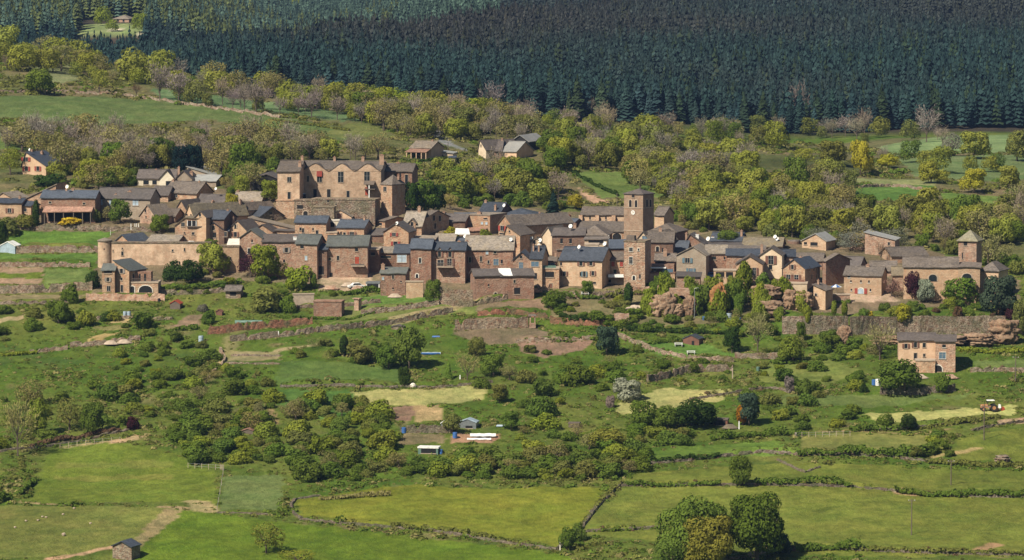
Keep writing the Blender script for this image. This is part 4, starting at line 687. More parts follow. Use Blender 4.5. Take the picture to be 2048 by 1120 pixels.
H('outbuilding', 'open loggia with a brown roof above a cream wall behind the wide slate roof', 1169, 1214, 479, 474, 506, 5, 6, 'L', 'cream', 'lauze', [(1192, 484, 30, 7, 'nh')], dish=[(1209, 487, .55)], Y=1006)
H('stone_house', 'cream walled yard house below the open loggia', 1170, 1197, 490, 488, 510, 4, 4, 'F', 'cream', 'trim', Y=1001)
H('stone_house', 'blue slate lean roof left of the tower house top', 1210, 1250, 497, 480, 515, 9, 6, 'L', 'dark', 'blue')
H('stone_house', 'small stone roofed shed house behind the two brick chimneys', 1115, 1150, 500, 491, 515, 7, 10, 'S', 'dark', 'lauze', [], [(1112, 500, 4, .1)])
H('stone_house', 'left of two slate gabled houses by the red chimney', 1090, 1112, 451, 433, 466, 10, 34, 'S', 'dark', 'blue')
H('stone_house', 'right of two slate gabled houses by the red chimney', 1112, 1138, 455, 438, 470, 9, 34, 'S', 'dark', 'blue', [], [(1119, 430, 6, .5, 1, 'redp')], dish=[(1122, 431, .45)])
# ---- church
A = H('church', 'long church nave with buttressed clerestory under a grey stone roof', 1162, 1262, 430, 415, 485, 9, 10, 'S', 'buff', 'lauze', [(1180, 436, 3, 6, 'n'), (1212, 436, 3, 6, 'n')], cat='church', Y=1052)
mb = MB()
for px in (1162, 1195, 1228): mb.box(A['u'](px) - .5, A['u'](px) + .5, -.8, .02, A['kz'](446), A['kz'](430.5), 'tan')
sub(A, 'buttress', mb)
H('church_aisle', 'low church aisle with a broad mottled stone roof and a dark arch', 1156, 1262, 463, 444, 485, 6.5, 10, 'L', 'tan', 'lauze', [(1234, 473, 17, 14, 'ah')], cat='church', Y=1044)
A = H('bell_tower', 'square bell tower with twin belfry openings and a white clock face', 1248, 1286, 388, 377, 488, 5.2, 35, 'P', 'towerm', 'brown', [(1261, 407, 5, 14, 'ah'), (1272.5, 407, 5, 14, 'ah'), (1266.5, 392, 5, 6, 'nh')], ra=[(.35, 406, .8, 1.9, 'ah'), (.68, 406, .8, 1.9, 'ah')], cat='church tower', Y=1036, over=.25)
mb = MB(); n = 20; uc, zc_ = A['u'](1266.5), A['kz'](425); mb.poly([(uc + .58 * cos(2 * pi * i / n), -.1, zc_ + .58 * sin(2 * pi * i / n)) for i in range(n)], 'whitep'); mb.poly([(uc + .42 * cos(2 * pi * i / n), -.104, zc_ + .42 * sin(2 * pi * i / n)) for i in range(n)], 'trimw')
mb.box(uc - .03, uc + .03, -.13, -.11, zc_, zc_ + .4, 'blackm'); mb.box(uc, uc + .28, -.13, -.11, zc_ - .03, zc_ + .03, 'blackm'); sub(A, 'clock_face', mb)
mb = MB(); 
for row in (416, 462): mb.box(-.1, A['W'] + .1, -.1, A['d'] + .1, A['kz'](row), A['kz'](row) + .16, 'trim')
sub(A, 'string_course', mb)
H('church_apse', 'gabled end of the church right of the bell tower with a dark side', 1309, 1328, 430, 414, 480, 7, 24, 'S', 'buff', 'lauze', cat='church', Y=1050)
H('church_apse', 'wide hipped stone roof of the church chapel right of the bell tower', 1296, 1352, 464, 446, 488, 10, 20, 'B', 'dark', 'lauze', cat='church', Y=1034)
H('stone_house', 'cream pointed gable with a blue window behind the tower house', 1273, 1300, 482, 465, 540, 12, 36, 'G', 'cream', 'lauze', [(1290, 476, 10, 8, 'wb')], Y=1012, over=.5)
H('stone_house', 'large grey roofed house with shaded wall right of the tower house', 1296, 1346, 484, 463, 545, 9, 6, 'S', 'dark', 'lauze', [(1315, 498, 6, 10, 'a'), (1325, 500, 3, 8, 'n')], [(1322, 456, 6)], Y=1008)
A = H('tower_house', 'tall rubble tower house with a flat top and mullioned windows', 1248, 1290, 484, 484, 562, 7, 14, 'F', 'palestone', 'rubble', [(1262, 499, 7, 8, 'w'), (1277, 499, 3, 5, 'w'), (1262, 521, 7, 14, 'w'), (1268, 556, 5, 9, 'a'), (1280, 553, 3, 9, 'n')], jamb='trimw', Y=986)
mb = MB(); mb.box(A['u'](1251), A['u'](1268), .6, 3.0, A['h'] + .25, A['h'] + 1.5, 'woodg', .1); sub(A, 'roof_shelter', mb)
A = H('stone_house', 'layered terrace house with a white awning and a blue glass railing', 1298, 1350, 547, 547, 566, 6, 3, 'F', 'tan', 'tile', [(1310, 540, 3, 4, 'n')])
mb = MB(); K = A['kz']; mb.box(A['u'](1302), A['u'](1348), 1.5, 5.5, A['h'] + .2, K(530), 'red'); mb.box(A['u'](1301), A['u'](1332), -.5, 1.5, K(536.6), K(534.8), 'whitep'); mb.box(A['u'](1325), A['u'](1346), -.05, .05, K(546), K(538), 'blueglass'); sub(A, 'roof_terrace', mb)
H('stone_house', 'small stone roofed house with a square chimney above the white awning terrace', 1310, 1350, 522, 508, 550, 7, 6, 'S', 'dark', 'lauze', [(1322, 526, 12, 5, 'n'), (1342, 526, 8, 5, 'n')], [(1331, 498, 7, .3)], Y=997)
H('outbuilding', 'short slate roof between the shaded wall and the grey gable house', 1350, 1374, 498, 483, 515, 7, 10, 'S', 'dark', 'blue')
H('stone_house', 'gable with red-brown eaves behind the grey gable house', 1368, 1408, 488, 469, 505, 8, 10, 'G', 'red', 'brown', [], [(1373, 466, 4, .1), (1393, 468, 6, .2, 1, 'whitep')], xa=1380)
A = H('stone_house', 'grey plastered gable house with blue-grey shutters above the rock arch', 1353, 1412, 511, 494, 568, 12, 12, 'G', 'grey', 'pale', [(1375, 521, 9, 10, 'w', BL), (1382, 541, 8, 9, 'wb', BL)], xa=1386, Y=990)
H('stone_house', 'dark red stone wing with a pale roof right of the grey gable house', 1412, 1453, 507, 491, 560, 10, 4, 'S', 'red', 'pale', [(1428, 516, 8, 7, 'n'), (1449, 516, 3, 6, 'n')], Y=995)
H('stone_house', 'low house with a brown roof and one window standing on the rock arch', 1354, 1400, 554, 545, 580, 6, 5, 'L', 'pink', 'brown', [(1372, 566, 6, 10, 'w')], Y=978)
H('stone_house', 'slate roofed house with pink wall left of the red shuttered gable', 1453, 1520, 512, 499, 560, 8, 4, 'S', 'pink', 'slate', [], Y=993)
H('stone_house', 'pink gable house with two tall red shuttered windows on the cliff edge', 1473, 1525, 528, 512, 575, 8, 6, 'G', 'peach', 'brown', [(1488, 543, 7, 15, 'w', RB), (1508.5, 543, 7, 15, 'w', RB)], jamb='trim', Y=982)
A = H('garage', 'row of two dark garage bays left of the pink gable house', 1428, 1472, 542, 541, 566, 4, 2, 'F', 'buff', 'trim', [(1440, 549, 17, 10, 'nh'), (1459, 549, 14, 10, 'nh')], Y=981)
H('stone_house', 'cream gable house with one very tall window above a steep outside stair', 1520, 1564, 511, 496, 575, 9, 8, 'G', 'cream', 'lauze', [(1542, 520, 10, 17, 'w', RB), (1541, 535, 7, 9, 'n')], [(1524, 490, 5, .2)], Y=990)
H('stone_house', 'low slate roofed link with a red wall right of the cream gable house', 1562, 1590, 513, 500, 565, 8, 4, 'S', 'pink', 'slate', [(1568, 516, 7, 9, 'nh')], Y=998)
A = H('stone_house', 'gable house with slate roof and brown shutters over a cream retaining wall', 1566, 1610, 537, 519, 572, 11, 24, 'G', 'tan', 'slate', [(1585, 534, 5, 9, 'w', RB), (1577, 556, 8, 13, 'w', RB), (1593, 556, 8, 13, 'w', RB)], [(1605, 514, 5, .5)], ra=[(.3, 537, .7, 1, 'n'), (.6, 537, .7, 1, 'n'), (.45, 553, .7, 1.2, 'n'), (.8, 553, .7, 1.2, 'n')], Y=980)
mb = MB(); mb.box(A['u'](1562), A['u'](1612), -1.1, .02, A['kz'](565.5), A['kz'](564), 'woodg'); mb.box(A['u'](1562), A['u'](1612), -1.1, -1.05, A['kz'](564), A['kz'](558), 'shbrown'); sub(A, 'balcony', mb)
H('garden_wall', 'cream rendered retaining wall under the brown shuttered gable', 1565, 1614, 568, 568, 600, 5, 6, 'F', 'cream', 'trim', Y=976, cat='wall')
H('stone_house', 'brown stone roof and dark red gable behind the brown shuttered house', 1586, 1644, 522, 507, 560, 9, 10, 'S', 'red', 'lauze', [], Y=1004)
H('stone_house', 'narrow dark red house with a shaded wall left of the long violet roof', 1645, 1652, 522, 508, 590, 9, 46, 'S', 'red', 'lauze', Y=986)
H('stone_house', 'long house with violet-brown roof and a dark gable behind the cream garden house', 1660, 1716, 540, 514, 575, 11, 18, 'S', 'pink', 'brown', [(1672, 562, 10, 10, 'nh'), (1690, 546, 4, 5, 'n')], Y=1000)
H('stone_house', 'tall buttress-like house with a lean roof and one arched slit by the parasol', 1627, 1651, 571, 581, 628, 6, 22, 'X', 'buff', 'lauze', [(1632, 590, 4, 6, 'a')], [(1630, 560, 4)], Y=966)
A = H('stone_house', 'cream garden house with rows of tiny windows and a white arched door', 1688, 1763, 551, 534, 592, 9, 14, 'S', 'buff', 'lauze', [(1702, 563, 3, 4, 'n'), (1722, 563, 3, 5, 'n'), (1738, 563, 3, 5, 'n'), (1703, 580, 3, 4, 'n'), (1741, 580, 3, 5, 'n'), (1722, 582, 11, 11, 'ap', RS), (1698, 554, 5, 4, 'n')], [(1739, 529, 7)], jamb='trimw')
H('stone_house', 'grey-brown roof behind the cream garden house on its right', 1740, 1792, 542, 523, 575, 8, 6, 'S', 'pink', 'lauze', Y=1001)
H('outbuilding', 'little reddish outbuilding joined to the lower church', 1785, 1806, 550, 534, 580, 6, 4, 'S', 'pink', 'ochre')
# ---- lower church
A = H('church', 'lower church nave with buff walls, big relieving arches and a mossy stone roof', 1807, 1916, 534, 515, 600, 9, 6, 'S', 'buff', 'lauze', [(1866, 556, 16, 14, 'a')], cat='church', Y=976, jamb='trim')
H('church_transept', 'transept of the lower church with an arch under the spired tower', 1916, 1960, 535, 526, 600, 8, 8, 'L', 'buff', 'lauze', [(1934, 556, 19, 18, 'a')], cat='church', Y=973)
H('bell_tower', 'squat bell tower with a pointed yellowish pyramid roof on the lower church', 1917, 1953, 482, 459, 560, 5.0, 22, 'P', 'pink', 'gold', [(1931, 487, 7, 9, 'nh'), (1925, 512, 2, 12, 'n')], cat='church tower', Y=983, over=.45)
H('church_apse', 'hipped apse of the lower church at its right end', 1961, 1997, 542, 522, 600, 8, 24, 'B', 'buff', 'lauze', cat='church', Y=975)
# ---- behind, right
H('stone_house', 'gabled cream house at the upper right with a car port', 1604, 1652, 482, 468, 500, 8, 22, 'G', 'buff', 'metal', [(1611, 487, 6, 5, 'nh'), (1628, 488, 14, 7, 'nh')], xa=1631)
H('stone_house', 'tall house with a pale slanted roof at the upper right behind the pollard tree', 1730, 1790, 466, 480, 512, 8, 14, 'X', 'pink', 'metal', [(1778, 487, 4, 6, 'w'), (1742, 470, 3, 3, 'n')], [], oh=.3)
H('outbuilding', 'small pale roofed house hidden in blossom shrubs left of the tall slanted roof house', 1700, 1730, 478, 469, 500, 7, 8, 'S', 'pink', 'pale')
H('stone_house', 'low house with a wide violet stone roof behind the lower church', 1783, 1856, 512, 495, 526, 9, -14, 'S', 'tan', 'lauze', [(1840, 516, 20, 3, 'n')])
H('stone_house', 'slate roofed house half hidden by the bright green tree behind the village', 1421, 1482, 482, 466, 490, 8, 14, 'S', 'dark', 'slate', [], [(1486, 460, 4, .3), (1417, 474, 6, .2, 1, 'whitep')], dish=[(1413, 479, .6)])
H('stone_house', 'long ochre stone roof with two white dishes behind the slate roofs', 1485, 1563, 493, 476, 505, 9, 10, 'S', 'dark', 'ochre', dish=[(1548, 474, .5), (1552, 478, .5)])
H('outbuilding', 'flat stretch of violet roof between the grey gable and the ochre roof', 1398, 1484, 493, 486, 505, 6, 4, 'L', 'dark', 'brown')
H('stone_house', 'pale brown roof behind the pale roofed gable house', 1450, 1530, 500, 492, 520, 6, 4, 'L', 'dark', 'lauze', [], Y=1012)
# ---- houses on the slope behind
A = H('farmhouse', 'old farmhouse with a stone roof and a tiled porch on the slope behind the castle', 821, 862, 296, 283, 318, 8, 26, 'S', 'peach', 'pale', [(828, 306, 7, 6, 'nh'), (838, 306, 6, 6, 'nh')], [(865, 280, 4)])
mb = MB(); mb.add([(-.3, -3, A['kz'](303)), (A['W'], -3, A['kz'](303)), (A['W'], 0, A['kz'](297)), (0, 0, A['kz'](297)), (-.3, -3, A['kz'](304)), (A['W'], -3, A['kz'](304))], [(0, 1, 2, 3), (4, 5, 1, 0)], 'tile')
for f in (.03, .25, .5, .75, .97): mb.box(A['W'] * f - .12, A['W'] * f + .12, -2.9, -2.7, A['kz'](318), A['kz'](303.5), 'peach')
sub(A, 'porch', mb)
H('outbuilding', 'cream annexe with a slate lean roof right of the old porch farmhouse', 864, 906, 302, 307, 318, 7, 8, 'X', 'cream', 'metal', [(868, 312, 4, 6, 'n'), (884, 312, 5, 5, 'n')])
H('shed', 'tiny cream shed under the slate roofed annexe', 898, 910, 316, 313, 326, 3, 6, 'L', 'cream', 'slate')
H('farmhouse', 'modern farmhouse with cream gable and brown roof on the slope behind the centre', 957, 972, 299, 281, 316, 12, 52, 'G', 'cream', 'brown', [(962, 291, 2, 4, 'n')], xa=961)
H('farmhouse', 'brown roofed middle part of the modern farmhouse', 974, 1003, 302, 281, 316, 9, 6, 'S', 'red', 'brown', [(984, 308, 6, 6, 'n'), (995, 308, 5, 6, 'n')], [(1005, 277, 4)])
H('farmhouse', 'grey roofed right part of the modern farmhouse with an orange lit wall', 1003, 1033, 303, 284, 318, 10, 30, 'S', 'peach', 'metal', [(1007, 309, 4, 5, 'n')])
H('barn', 'dark timber clad barn with a grey metal roof behind the modern farmhouse', 1022, 1057, 283, 271, 302, 14, 20, 'G', 'blackm', 'metal', xa=1040, cat='barn')
H('farmhouse', 'distant pink farmhouse in a clearing among the far forest at the top left', 226, 258, 38, 30, 50, 10, 16, 'B', 'pink', 'pale', [(236, 41, 4, 5, 'n'), (247, 41, 4, 5, 'n')], Y=2030, cat='house')
# ---- rampart and foreground houses
RT = hit(210, 532); mb = MB(); r0 = 1.72; z1 = P(210, 482, RT[1])[2]
mb.cyl((0, 0), r0 * 1.04, r0, -1.0, z1 - RT[2], 'plaster', 28); rt = empty('round_tower', tuple(RT), 0, 'round plastered corner tower with a flat stone cap at the left end of the rampart', 'tower'); mb.build('wall', rt)
mb = MB(); zz = z1 - RT[2]; mb.cyl((0, 0), r0 + .22, r0 + .2, zz, zz + .25, 'pale', 28); mb.cyl((0, 0), r0 + .12, .15, zz + .25, zz + .85, 'pale', 28); mb.build('roof', rt)
mb = MB(); mb.box(-.15, .15, -r0 - .02, -r0 + .3, P(0, 499, RT[1])[2] - RT[2], P(0, 496, RT[1])[2] - RT[2], 'hole'); mb.build('window', rt)
H('rampart', 'long plastered rampart wall with small openings running right from the round tower', 223, 420, 487, 487, 531, 3.5, 1, 'F', 'plaster', 'rubble', [(244.5, 507, 4, 8, 'w'), (244.5, 497, 2.5, 3, 'n'), (226, 501, 2, 3, 'n'), (345, 501, 3, 4, 'w'), (369, 499, 3, 6, 'n'), (394, 501, 3, 4, 'w')], cat='wall', jamb='trim')
H('rampart', 'right end of the plastered rampart wall behind the spreading olive tree', 420, 478, 494, 494, 545, 3, 1, 'F', 'buff', 'rubble', [(461, 517, 3, 6, 'n')], cat='wall')
H('stone_house', 'low gable with a slate roof rising just behind the rampart', 227, 262, 486, 470, 500, 9, 30, 'G', 'tan', 'blue', Y=1015)
H('stone_house', 'wide brown stone roof lying behind the rampart', 292, 352, 487, 471, 500, 9, 16, 'S', 'dark', 'pale', Y=1014)
H('stone_house', 'lean-to with white painted tin roof beside the big rubble gable', 455, 479, 493, 479, 530, 5, 3, 'L', 'tan', 'trimw', [(466, 507, 5, 6, 'n')])
A = H('stone_house', 'foreground stone house with a grey slate roof slanting over a balcony and garage', 229, 258, 524, 541, 586, 8, 26, 'X', 'tan', 'green', [(243, 558, 4, 6, 'w'), (243.6, 577, 5, 14, 'w'), (243, 542, 6, 9, 'w', GR)], [], over=.4, ra=[(.25, 556, .8, 2, 'w'), (.7, 556, .8, 2, 'w')])
H('stone_house', 'lower left part of the foreground stone house with a small roofed loggia', 204, 229, 541, 529, 586, 6, 4, 'S', 'tan', 'green', [(216, 559, 5, 8, 'w', GR), (217, 577, 7, 10, 'w'), (216, 544, 16, 5, 'nh')])
A = H('garage', 'arched garage block with a flat terrace in front of the foreground stone house', 258, 316, 566, 566, 586, 6, 2, 'F', 'tan', 'trim', [(264.6, 579, 8, 13, 'ah'), (291, 578, 27, 14, 'ah')], jamb='trimw')
mb = MB(); mb.box(A['u'](262), A['u'](300), 2.0, 5.8, A['h'] + .2, A['kz'](545), 'red'); mb.box(A['u'](276), A['u'](279), 1.95, 2.02, A['h'] + .3, A['kz'](549), 'glass'); mb.box(A['u'](286), A['u'](290), 1.95, 2.02, A['h'] + .3, A['kz'](549), 'glass'); sub(A, 'upper_room', mb)
mb = MB(); 
for i in range(30): x = A['W'] * i / 29; mb.box(x - .03, x + .03, .05, .1, A['h'] + .25, A['h'] + 1.1, 'woodg')
mb.box(0, A['W'], .05, .1, A['h'] + 1.1, A['h'] + 1.16, 'woodg'); sub(A, 'railing', mb)
H('stone_house', 'left half of the lower twin house with cream wall and four dark windows', 1797, 1871, 681, 667, 730, 8, 4, 'S', 'peach', 'brown', [(1812, 692, 6, 9, 'w', RB), (1831, 690, 6, 10, 'w', RB), (1848.5, 690, 6, 9, 'w'), (1831, 712, 6, 12, 'w'), (1848.5, 710.5, 4, 6, 'w')])
A = H('stone_house', 'right pink stone half of the lower twin house with a garage arch', 1871, 1911, 683, 671, 745, 8, 6, 'S', 'pink', 'brown', [(1885, 711, 13, 13, 'wb'), (1888, 692, 7, 6, 'n'), (1875, 737, 19, 13, 'ah')], jamb='trimw')
H('terrace', 'stone terrace in front of the lower twin house', 1832, 1870, 722, 722, 746, 3, 2, 'F', 'tan', 'trim', cat='terrace')
H('field_hut', 'square rubble field hut with a blue-grey gabled roof at the bottom left', 225, 263, 1093, 1083, 1122, 3.2, 26, 'G', 'drystone', 'blue', cat='hut', over=.18)
H('field_hut', 'old field hut with a heavy stone slab roof under the red soil patch', 451, 481, 580, 572, 598, 3.2, 8, 'S', 'drystone', 'lauze', [(466, 588, 12, 8, 'nh')], cat='hut', over=.6)
H('ruin', 'roofless square ruin of red stone among the terraces', 627, 683, 604, 604, 634, 4, 8, 'F', 'red', 'red', cat='ruin')
H('garden_wall', 'pale concrete wall panel standing left of the roofless ruin', 586, 628, 589, 589, 608, .4, -8, 'F', 'trim', 'trim', cat='wall')
H('ruin', 'jagged stump of a ruined wall beside the roofless ruin', 708, 717, 598, 598, 622, 1.4, 30, 'X', 'pink', 'pink', cat='ruin')

H('stone_house', 'dark plastered yard house filling the gap right of the red door house', 737, 758, 500, 497, 545, 7, 4, 'F', 'dark', 'trim', [(746, 508, 8, 6, 'nh')])
H('outbuilding', 'shaded brown roofed building between the peach gable and the ridge dish house', 738, 766, 470, 458, 486, 9, 20, 'S', 'dark', 'brown')
H('outbuilding', 'dull stone roof tucked behind the glazed terrace house', 300, 350, 432, 418, 444, 8, 12, 'S', 'pink', 'lauze', [], [])
H('stone_house', 'small gabled stone house with a curved roof right of the green tree', 280, 310, 432, 411, 450, 8, 30, 'G', 'pink', 'pale', [(291, 422, 3, 6, 'n'), (292, 434, 3, 3, 'n')])
H('outbuilding', 'grey roofed shed behind the ridge dish house', 820, 870, 478, 472, 492, 7, 4, 'L', 'dark', 'pale')
H('outbuilding', 'low dark roofed building behind the pale flat topped stone front', 1000, 1030, 474, 462, 488, 8, 14, 'S', 'dark', 'lauze')
H('outbuilding', 'brown roofed building under the two slate gables', 1088, 1128, 458, 448, 472, 7, 10, 'S', 'dark', 'lauze')
H('outbuilding', 'shaded link roof between the grey gable house and the large grey roofed house', 1336, 1366, 508, 498, 524, 7, 8, 'S', 'dark', 'lauze')
H('outbuilding', 'low tan house squeezed behind the slate roofed gable and the long barn', 545, 596, 462, 456, 474, 6, 4, 'L', 'tan', 'brown')
H('outbuilding', 'flat brown roof left of the tall narrow stone house', 410, 458, 448, 440, 462, 6, 6, 'L', 'tan', 'lauze')
H('garden_wall', 'sunlit stone yard wall below the cream garden house', 1636, 1700, 590, 590, 606, 1, 4, 'F', 'pink', 'trim', cat='wall')
# ------------------------------------------------------------------ vegetation prototypes
def quads(C, Nn, S, asp=1.0, up=False, r=rng):
    n = len(C); Nn = Nn / (np.linalg.norm(Nn, axis=1)[:, None] + 1e-9); q = r.normal(size=(n, 3))
    if up: q = np.tile([0, 0, 1.], (n, 1)) + r.normal(size=(n, 3)) * .35
    T = np.cross(Nn, q); T /= np.linalg.norm(T, axis=1)[:, None] + 1e-9; B = np.cross(Nn, T)
    S = S[:, None]; a = T * S; b = B * S * asp; bend = Nn * S * .25
    V = np.stack([C - a - b - bend, C + a * r.uniform(.5, 1.1, (n, 1)) - b, C + a + b - bend, C - a * r.uniform(.5, 1.1, (n, 1)) + b], 1).reshape(-1, 3)
    return V, np.arange(4 * n).reshape(n, 4)
def crown_pts(lobes, n, r, inner=.62):
    """points on the skins of several lobes, ragged, hidden ones dropped"""
    C = []; Nn = []; tot = sum(l[3] * l[4] for l in lobes)
    for (x, y, z, rx, rz) in lobes:
        k = int(n * rx * rz / tot * 1.5); d = r.normal(size=(k, 3)); d /= np.linalg.norm(d, axis=1)[:, None]
        rad = r.uniform(.80, 1.06, (k, 1)); low = d[:, 2] < -.8; p = np.array([x, y, z]) + d * np.array([rx, rx, rz]) * rad
        keep = ~low
        for (X, Y, Z, RX, RZ) in lobes:
            if (X, Y, Z) == (x, y, z): continue
            e = ((p - np.array([X, Y, Z])) / np.array([RX, RX, RZ])); keep &= (e ** 2).sum(1) > inner
        C.append(p[keep]); Nn.append(d[keep])
    for (x, y, z, rx, rz) in lobes[:1 + len(lobes) // 2]:      # inner leaves that close the crown
        k = max(8, int(n * rx * rz / tot * .5)); d = r.normal(size=(k, 3)); d /= np.linalg.norm(d, axis=1)[:, None]; C.append(np.array([x, y, z]) + d * np.array([rx, rx, rz]) * r.uniform(.45, .75, (k, 1))); Nn.append(d)
    C = np.concatenate(C); Nn = np.concatenate(Nn); return C, Nn
def rand_lobes(r, n, R0, H0, z0, sp=.62, base=.45):
    L = [(0, 0, z0 + H0 * .5, R0 * .72, H0 * .46)]
    for i in range(n):
        a = r.uniform(0, 2 * pi); rr = R0 * sp * r.uniform(.5, 1); z = z0 + H0 * r.uniform(.22, .82); s = r.uniform(.3, .5) * R0 * (1.25 - .4 * (z - z0) / H0)
        L.append((rr * cos(a), rr * sin(a), z, s, s * r.uniform(.75, 1)))
    return L
def stem_mesh(name, h, r0, limbs, R0, z1, r, mat='bark', lean=.0):
    mb = MB(); mb.tube([(0, 0, -.6), (r.uniform(-.1, .1), r.uniform(-.1, .1), h * .5), (lean * h, r.uniform(-.15, .15), h)], [r0 * 1.3, r0, r0 * .7], mat, 6)
    for i in range(limbs):
        a = 2 * pi * i / limbs + r.uniform(-.4, .4); e = R0 * r.uniform(.45, .8); z = z1 * r.uniform(.55, .95)
        mb.tube([(0, 0, h * .8), (e * .5 * cos(a), e * .5 * sin(a), h + (z - h) * .45), (e * cos(a), e * sin(a), z)], [r0 * .6, r0 * .38, r0 * .12], mat, 5)
    return mb.mesh(name)
PROTO = {}
def make_broad(key, n, size, R0=1., H=2., z0=.5, nl=9, dens=1., stem=True, sp=.62, mat='leaf', k=3):
    out = []
    for v in range(k):
        r = np.random.default_rng(hash(key) % 1 + v * 31 + len(key) * 7 + int(size * 100)); L = rand_lobes(r, nl, R0, H - z0, z0, sp)
        C, Nn = crown_pts(L, n, r); Nn = Nn + r.normal(size=Nn.shape) * .3; V, Fc = quads(C, Nn, size * r.uniform(.6, 1.25, len(C)), .8, r=r)
        out.append((np_mesh(key + '_crown', V, Fc, mat), stem_mesh(key + '_trunk', z0 + .25 * (H - z0), .035 * H, 5, R0, H * .85, r) if stem else None))
    PROTO[key] = out
def make_twig(key, R0=1., H=2.4, n=420, k=3, wd=.012, ln=.22):
    out = []
    for v in range(k):
        r = np.random.default_rng(77 + v + len(key)); mb = MB(); ends = []
        mb.tube([(0, 0, -.3), (.02, 0, .5), (.03, .03, 1.0)], [.05, .038, .028], 'bark', 5)
        for i in range(9):
            a = 2 * pi * i / 9 + r.uniform(-.3, .3); e = R0 * r.uniform(.3, .8); z = H * r.uniform(.6, .92)
            p0 = np.array((0, 0, r.uniform(.4, .9))); p2 = np.array((e * cos(a), e * sin(a), z)); p1 = (p0 + p2) / 2 + np.array((e * .2 * cos(a), e * .2 * sin(a), -.1))
            mb.tube([p0, p1, p2], [.024, .016, .007], 'bark', 4); ends += [(p1, p2)]
        P0 = []; D = []
        for j in range(n):
            a_, b_ = ends[r.integers(len(ends))]; f = r.uniform(0, 1); p = a_ + (b_ - a_) * f + r.normal(size=3) * .17; P0.append(p); d = p - np.array((0, 0, H * .3)); d = d / np.linalg.norm(d) + r.normal(size=3) * .45; D.append(d / np.linalg.norm(d))
        P0 = np.array(P0); D = np.array(D); W_ = np.cross(D, r.normal(size=(n, 3))); W_ /= np.linalg.norm(W_, axis=1)[:, None]; L_ = r.uniform(.5, 1.2, (n, 1)) * ln
        V = np.stack([P0 - W_ * wd, P0 + W_ * wd, P0 + D * L_ + W_ * wd * .5, P0 + D * L_ - W_ * wd * .5], 1).reshape(-1, 3)
        out.append((np_mesh(key + '_crown', V, np.arange(4 * n).reshape(n, 4), 'twig'), mb.mesh(key + '_trunk')))
    PROTO[key] = out
def conifer_arrays(r, H=1., R0=.2, rows=11, per=9, bare=.12):
    V = []; Q = []
    for i in range(rows):
        f = i / (rows - 1); z = H * (bare + (1 - bare) * f * .97); rad = R0 * (1 - f) ** .8 * r.uniform(.85, 1.15) + .012
        for j in range(per if i < rows - 2 else 5):
            a = 2 * pi * (j + r.uniform(-.3, .3)) / per + i; rr = rad * r.uniform(.7, 1.2); w_ = rr * .42 + .01; d = np.array((cos(a), sin(a), 0)); t = np.array((-sin(a), cos(a), 0)); dz = H * .085
            b = len(V); V += [np.array((0, 0, z + dz)), d * rr * .6 + t * w_ + np.array((0, 0, z + dz * .1)), d * rr + np.array((0, 0, z - dz * .55)), d * rr * .6 - t * w_ + np.array((0, 0, z + dz * .1))]; Q.append((b, b + 1, b + 2, b + 3))
    return np.array(V), np.array(Q)
make_broad('big_oak', 10500, .036, 1, 2.0, .06, 26, sp=.74); make_broad('oak', 2600, .056, 1, 1.9, .16, 16, sp=.7); make_broad('bush', 1500, .068, 1, 1.35, -.1, 12, stem=False, sp=.7, k=5)
make_broad('open', 1500, .045, 1, 2.1, .35, 16, sp=.8); make_broad('column', 1100, .06, .5, 2.2, .02, 9, sp=.25); make_broad('sparse', 900, .045, 1, 2.2, .3, 14, sp=.85)
make_twig('twig'); make_twig('twigdense', n=900, wd=.012, ln=.18)
PROTO['conifer'] = []
for v in range(5):
    r = np.random.default_rng(5 + v); V, Q = conifer_arrays(r, 1, .19, 13, 10, .1); mb = MB(); mb.tube([(0, 0, -.03), (0, 0, .9)], [.014, .004], 'bark', 5); PROTO['conifer'].append((np_mesh('conifer_crown', V, Q, 'needle'), mb.mesh('conifer_trunk')))
PROTO['fullconifer'] = []
for v in range(3):
    r = np.random.default_rng(55 + v); V, Q = conifer_arrays(r, 1, .26, 20, 16, .02); mb = MB(); mb.tube([(0, 0, -.03), (0, 0, .9)], [.02, .004], 'bark', 5); PROTO['fullconifer'].append((np_mesh('fir_crown', V, Q, 'needle'), mb.mesh('fir_trunk')))

TINT = dict(fresh=(.135, .185, .03), yel=(.27, .285, .05), dk=(0.05, 0.085, 0.018), olive=(.19, .20, .05), lime=(.225, .26, .035), bare=(.29, .245, .19), bud=(.29, .26, .10), green=(.125, .185, .03),
            mauve=(.26, .21, .19), purple=(.075, .028, .038), gold=(.38, .345, .035), blue=(.07, .105, .07), fir=(.018, .038, .032), white=(.29, .31, .2), orange=(.42, .2, .02), grey=(.2, .2, .14), gorse=(.6, .46, .04), scrub=(0.15, 0.155, 0.04), pinkb=(.32, .18, .15), brown=(.16, .10, .06))
def jit(c, r, a=.16):
    k = r.uniform(1 - a, 1 + a); return (c[0] * k * r.uniform(.93, 1.07), c[1] * k, c[2] * k * r.uniform(.85, 1.15), 1)
OVER = {}; CAPS = dict(bush=262, oak_tree=285, bare_tree=285, budding_tree=285)
def plant(name, loc, R0, Hs, proto, tint, lab, cat, group=None, r=rng, bushy=False):
    cm, tm = PROTO[proto][int(r.integers(len(PROTO[proto])))]; rz = r.uniform(0, 2 * pi); col = jit(TINT[tint] if isinstance(tint, str) else tint, r)
    if tm is None:
        o = link(name, cm, None, loc, rz); o.scale = (R0, R0, Hs); o.color = col; return tag(o, lab, cat, group)
    root = empty(name, loc, rz, lab, cat, group); root.scale = (R0, R0, Hs)
    c = link('crown', cm, root); c.color = col; t_ = link('trunk', tm, root); return root
